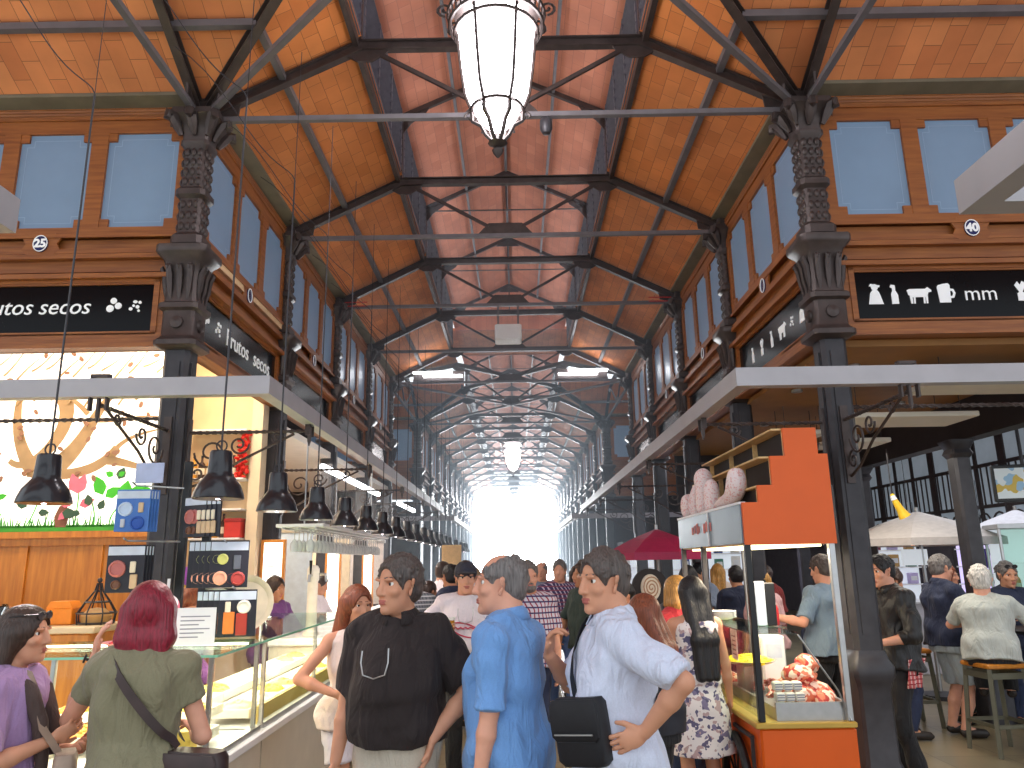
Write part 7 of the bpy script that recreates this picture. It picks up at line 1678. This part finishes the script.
person('woman in dark clothes standing between the cart posts', 1.86, 8.5, .1, 1.66, .013, 'olive', 1., 0, True, hair=('long', 'black'), top=black, sleeve=.9, bottom=(black, 0))
# --- bar side
P11 = person('waiter in black shirt beside the corner column, checked cloth at his hip', 3.02, 6.44, PI/2+.22, 1.73, .0075, 'pink', .98, .0, head=(.1, -.12), hair=('short', 'black'), top=cloth('black_shirt', rgb(30, 28, 30), .5), sleeve=.72, hem=.86, bottom=(black, 0), collar=True, L=((-.17, .24, 1.06), (-.7, -1, -.2), (.2, .95, 0), (0, 0, -1), .6), R=((.15, .3, 1.05), (1, -.6, -.3)))
b = MB(); 
pts = [[(u, v) for u in np.linspace(-.11, .11, 9)] for v in np.linspace(0, 1, 9)]
vs = [(u*(1-.25*v)+.05*v, .13+.02*math.sin(u*60)*v-.02*v, .93-.22*v-.1*abs(u)*(1-v)) for row in pts for u, v in row]
b.add(vs, [(r*9+c_, r*9+c_+1, (r+1)*9+c_+1, (r+1)*9+c_) for r in range(8) for c_ in range(8)])
b.xf(Matrix.Rotation(PI*.6, 4, 'Z') @ Matrix.Translation((0, .06, 0)))
o = held('checked_cloth', b, folds(checks_mat('red_check', rgb(206, 96, 96), rgb(226, 200, 196), rgb(150, 40, 48), 30)), P11, 'red and white checked cloth tucked at the waist of the waiter', 'cloth'); md = o.modifiers.new('t', 'SOLIDIFY'); md.thickness = .006
P12 = person('grey haired man in navy polo and pale shorts standing at the bar', 4.28, 7.95, -PI/2+.1, 1.72, .0085, 'pink', 1.14, .08, head=(.0, -.08), hs=1.1, hair=('short', 'grey'), top=navy, sleeve=.5, hem=.86, bottom=(lblue, 0), blen=.5, collar=True, R=((.2, .34, 1.12), (1, -.6, -.4)), L=((-.18, .34, 1.12), (-1, -.6, -.4)))
P13 = person('white haired person in pale grey top sitting on the bar stool, back turned', 4.3, 7.3, -.55, 1.6, .0085, 'pink', 1.2, .05, False, head=(0, -.05), hs=1.28, hair=('short', 'white'), top=greyt, sleeve=.45, hem=.84, bottom=(black, 0), lean=.22, sit=.85, R=((.34, .42, 1.22), (1, -.3, -.6)), L=((-.12, .36, 1.2), (-1, -.4, -.4)), shirt_name='top')
P14 = person('man in navy T-shirt with white print and glasses on his head, facing the table', 5.2, 8.35, FC-.15, 1.62, .0095, 'tan', 1.08, .05, head=(.1, -.1), hs=1.2, hair=('short', 'grey'), top=navy, sleeve=.5, bottom=(djean, 0), R=((.12, .3, 1.2), (1, -.4, -.6)), L=((-.15, .32, 1.1), (-1, -.4, -.4)))
sunglasses(P14, (0, .075, .09), 'glasses pushed up on the man facing the tall table')
secs = P14['torso'](1.0, 1.4, .03); b = MB(); yy = max(c+d for z, a, c, rx, d in secs)
for q in range(5): b.box(-.1+.045*q, -.07+.045*q, yy-.01, yy+.004, P14['tz'](1.22), P14['tz'](1.25))
b.build('chest_print', LETTER, P14['root'])
person('woman with ginger hair in maroon, half hidden by the white haired person', 4.7, 8.6, FC+.5, 1.62, .011, 'pink', 1., 0, True, head=(.3, 0), hair=('bob', 'ginger'), top=maroon, sleeve=.6, bottom=(black, 0))
person('curly haired person in profile just behind the waiter', 3.75, 7.9, -PI/2, 1.6, .0105, 'tan', 1., 0, True, head=(0, -.3), hair=('curly', 'brown'), top=cream, sleeve=.5, bottom=(djean, 0))
person('blond person between the waiter and the curly haired one', 3.45, 8.2, PI/2+.4, 1.58, .011, 'tan', 1., 0, True, head=(.0, -.2), hair=('bob', 'blond'), top=black, sleeve=.5, bottom=(djean, 0))
person('person in black deep behind the waiter, facing away', 4.1, 9.6, .2, 1.66, .013, 'tan', 1., 0, hair=('short', 'brown'), top=black, sleeve=.5, bottom=(djean, 0))
# ================================================================== camera, light, colour
def camera():
    f, p, y, r = 758.92, .2315, -.0022, -.0161
    cy, sy, cp, sp, cr, sr = math.cos(y), math.sin(y), math.cos(p), math.sin(p), math.cos(r), math.sin(r)
    fw = Vector((sy*cp, cy*cp, sp)); rt = Vector((cy, -sy, 0)); up = rt.cross(fw)
    R_ = cr*rt+sr*up; U_ = -sr*rt+cr*up
    c = bpy.data.cameras.new('camera'); o = bpy.data.objects.new('camera', c); COL.objects.link(o)
    c.sensor_width = 36; c.lens = f/1024*36; c.clip_end = 300; c.clip_start = .05
    M = Matrix((R_, U_, -fw)).transposed().to_4x4(); M.translation = (0, 0, 1.7); o.matrix_world = M
    SC.camera = o
camera()
w = bpy.data.worlds.new('daylight'); SC.world = w; w.use_nodes = True
bg = w.node_tree.nodes['Background']; bg.inputs[0].default_value = (.86, .93, 1, 1); bg.inputs[1].default_value = 1.25
for s in (-1, 1):
    for (ya, yb) in ((T1[0]-1, T1[-1]+1), (T2[0]-1, YEND)):
        area('lantern_daylight', (xs(s, 1.12), (ya+yb)/2, 6.75), (0, s*PI/2*1.15, 0), .6, yb-ya, 3.2*(yb-ya), (.9, .94, 1))
l = area('end_daylight', (CX, T2[-1]+.6, 3.2), (-PI/2, 0, 0), 5, 6, 3200, (.78, .89, 1))
l.visible_camera = False if False else True
HZ = bpy.data.materials.new('lens_glare'); HZ.use_nodes = True; N = HZ.node_tree.nodes; N.remove(N['Principled BSDF']); v = N.new('ShaderNodeVolumeScatter'); v.inputs['Density'].default_value = .022; v.inputs['Anisotropy'].default_value = .55; v.inputs['Color'].default_value = (.74, .87, 1, 1); HZ.node_tree.links.new(v.outputs[0], N['Material Output'].inputs['Volume'])
HZB = MB().box(CX-2.4, CX+2.4, 9., T2[-1], .05, 7.0).build('glare', HZ); tag(HZB, 'bright bluish haze volume, added to imitate lens bloom in the far hall', 'glare', kind='stuff')  # scattering volume put in for the lens bloom around the open end
SC.view_settings.view_transform = 'Standard'; SC.view_settings.look = 'None'; SC.view_settings.gamma = 1; SC.view_settings.use_curve_mapping = False
SC.view_settings.exposure = .34
SC.cycles.use_denoising = True
SC.cycles.max_bounces = 8
SC.cycles.sample_clamp_indirect = 6.
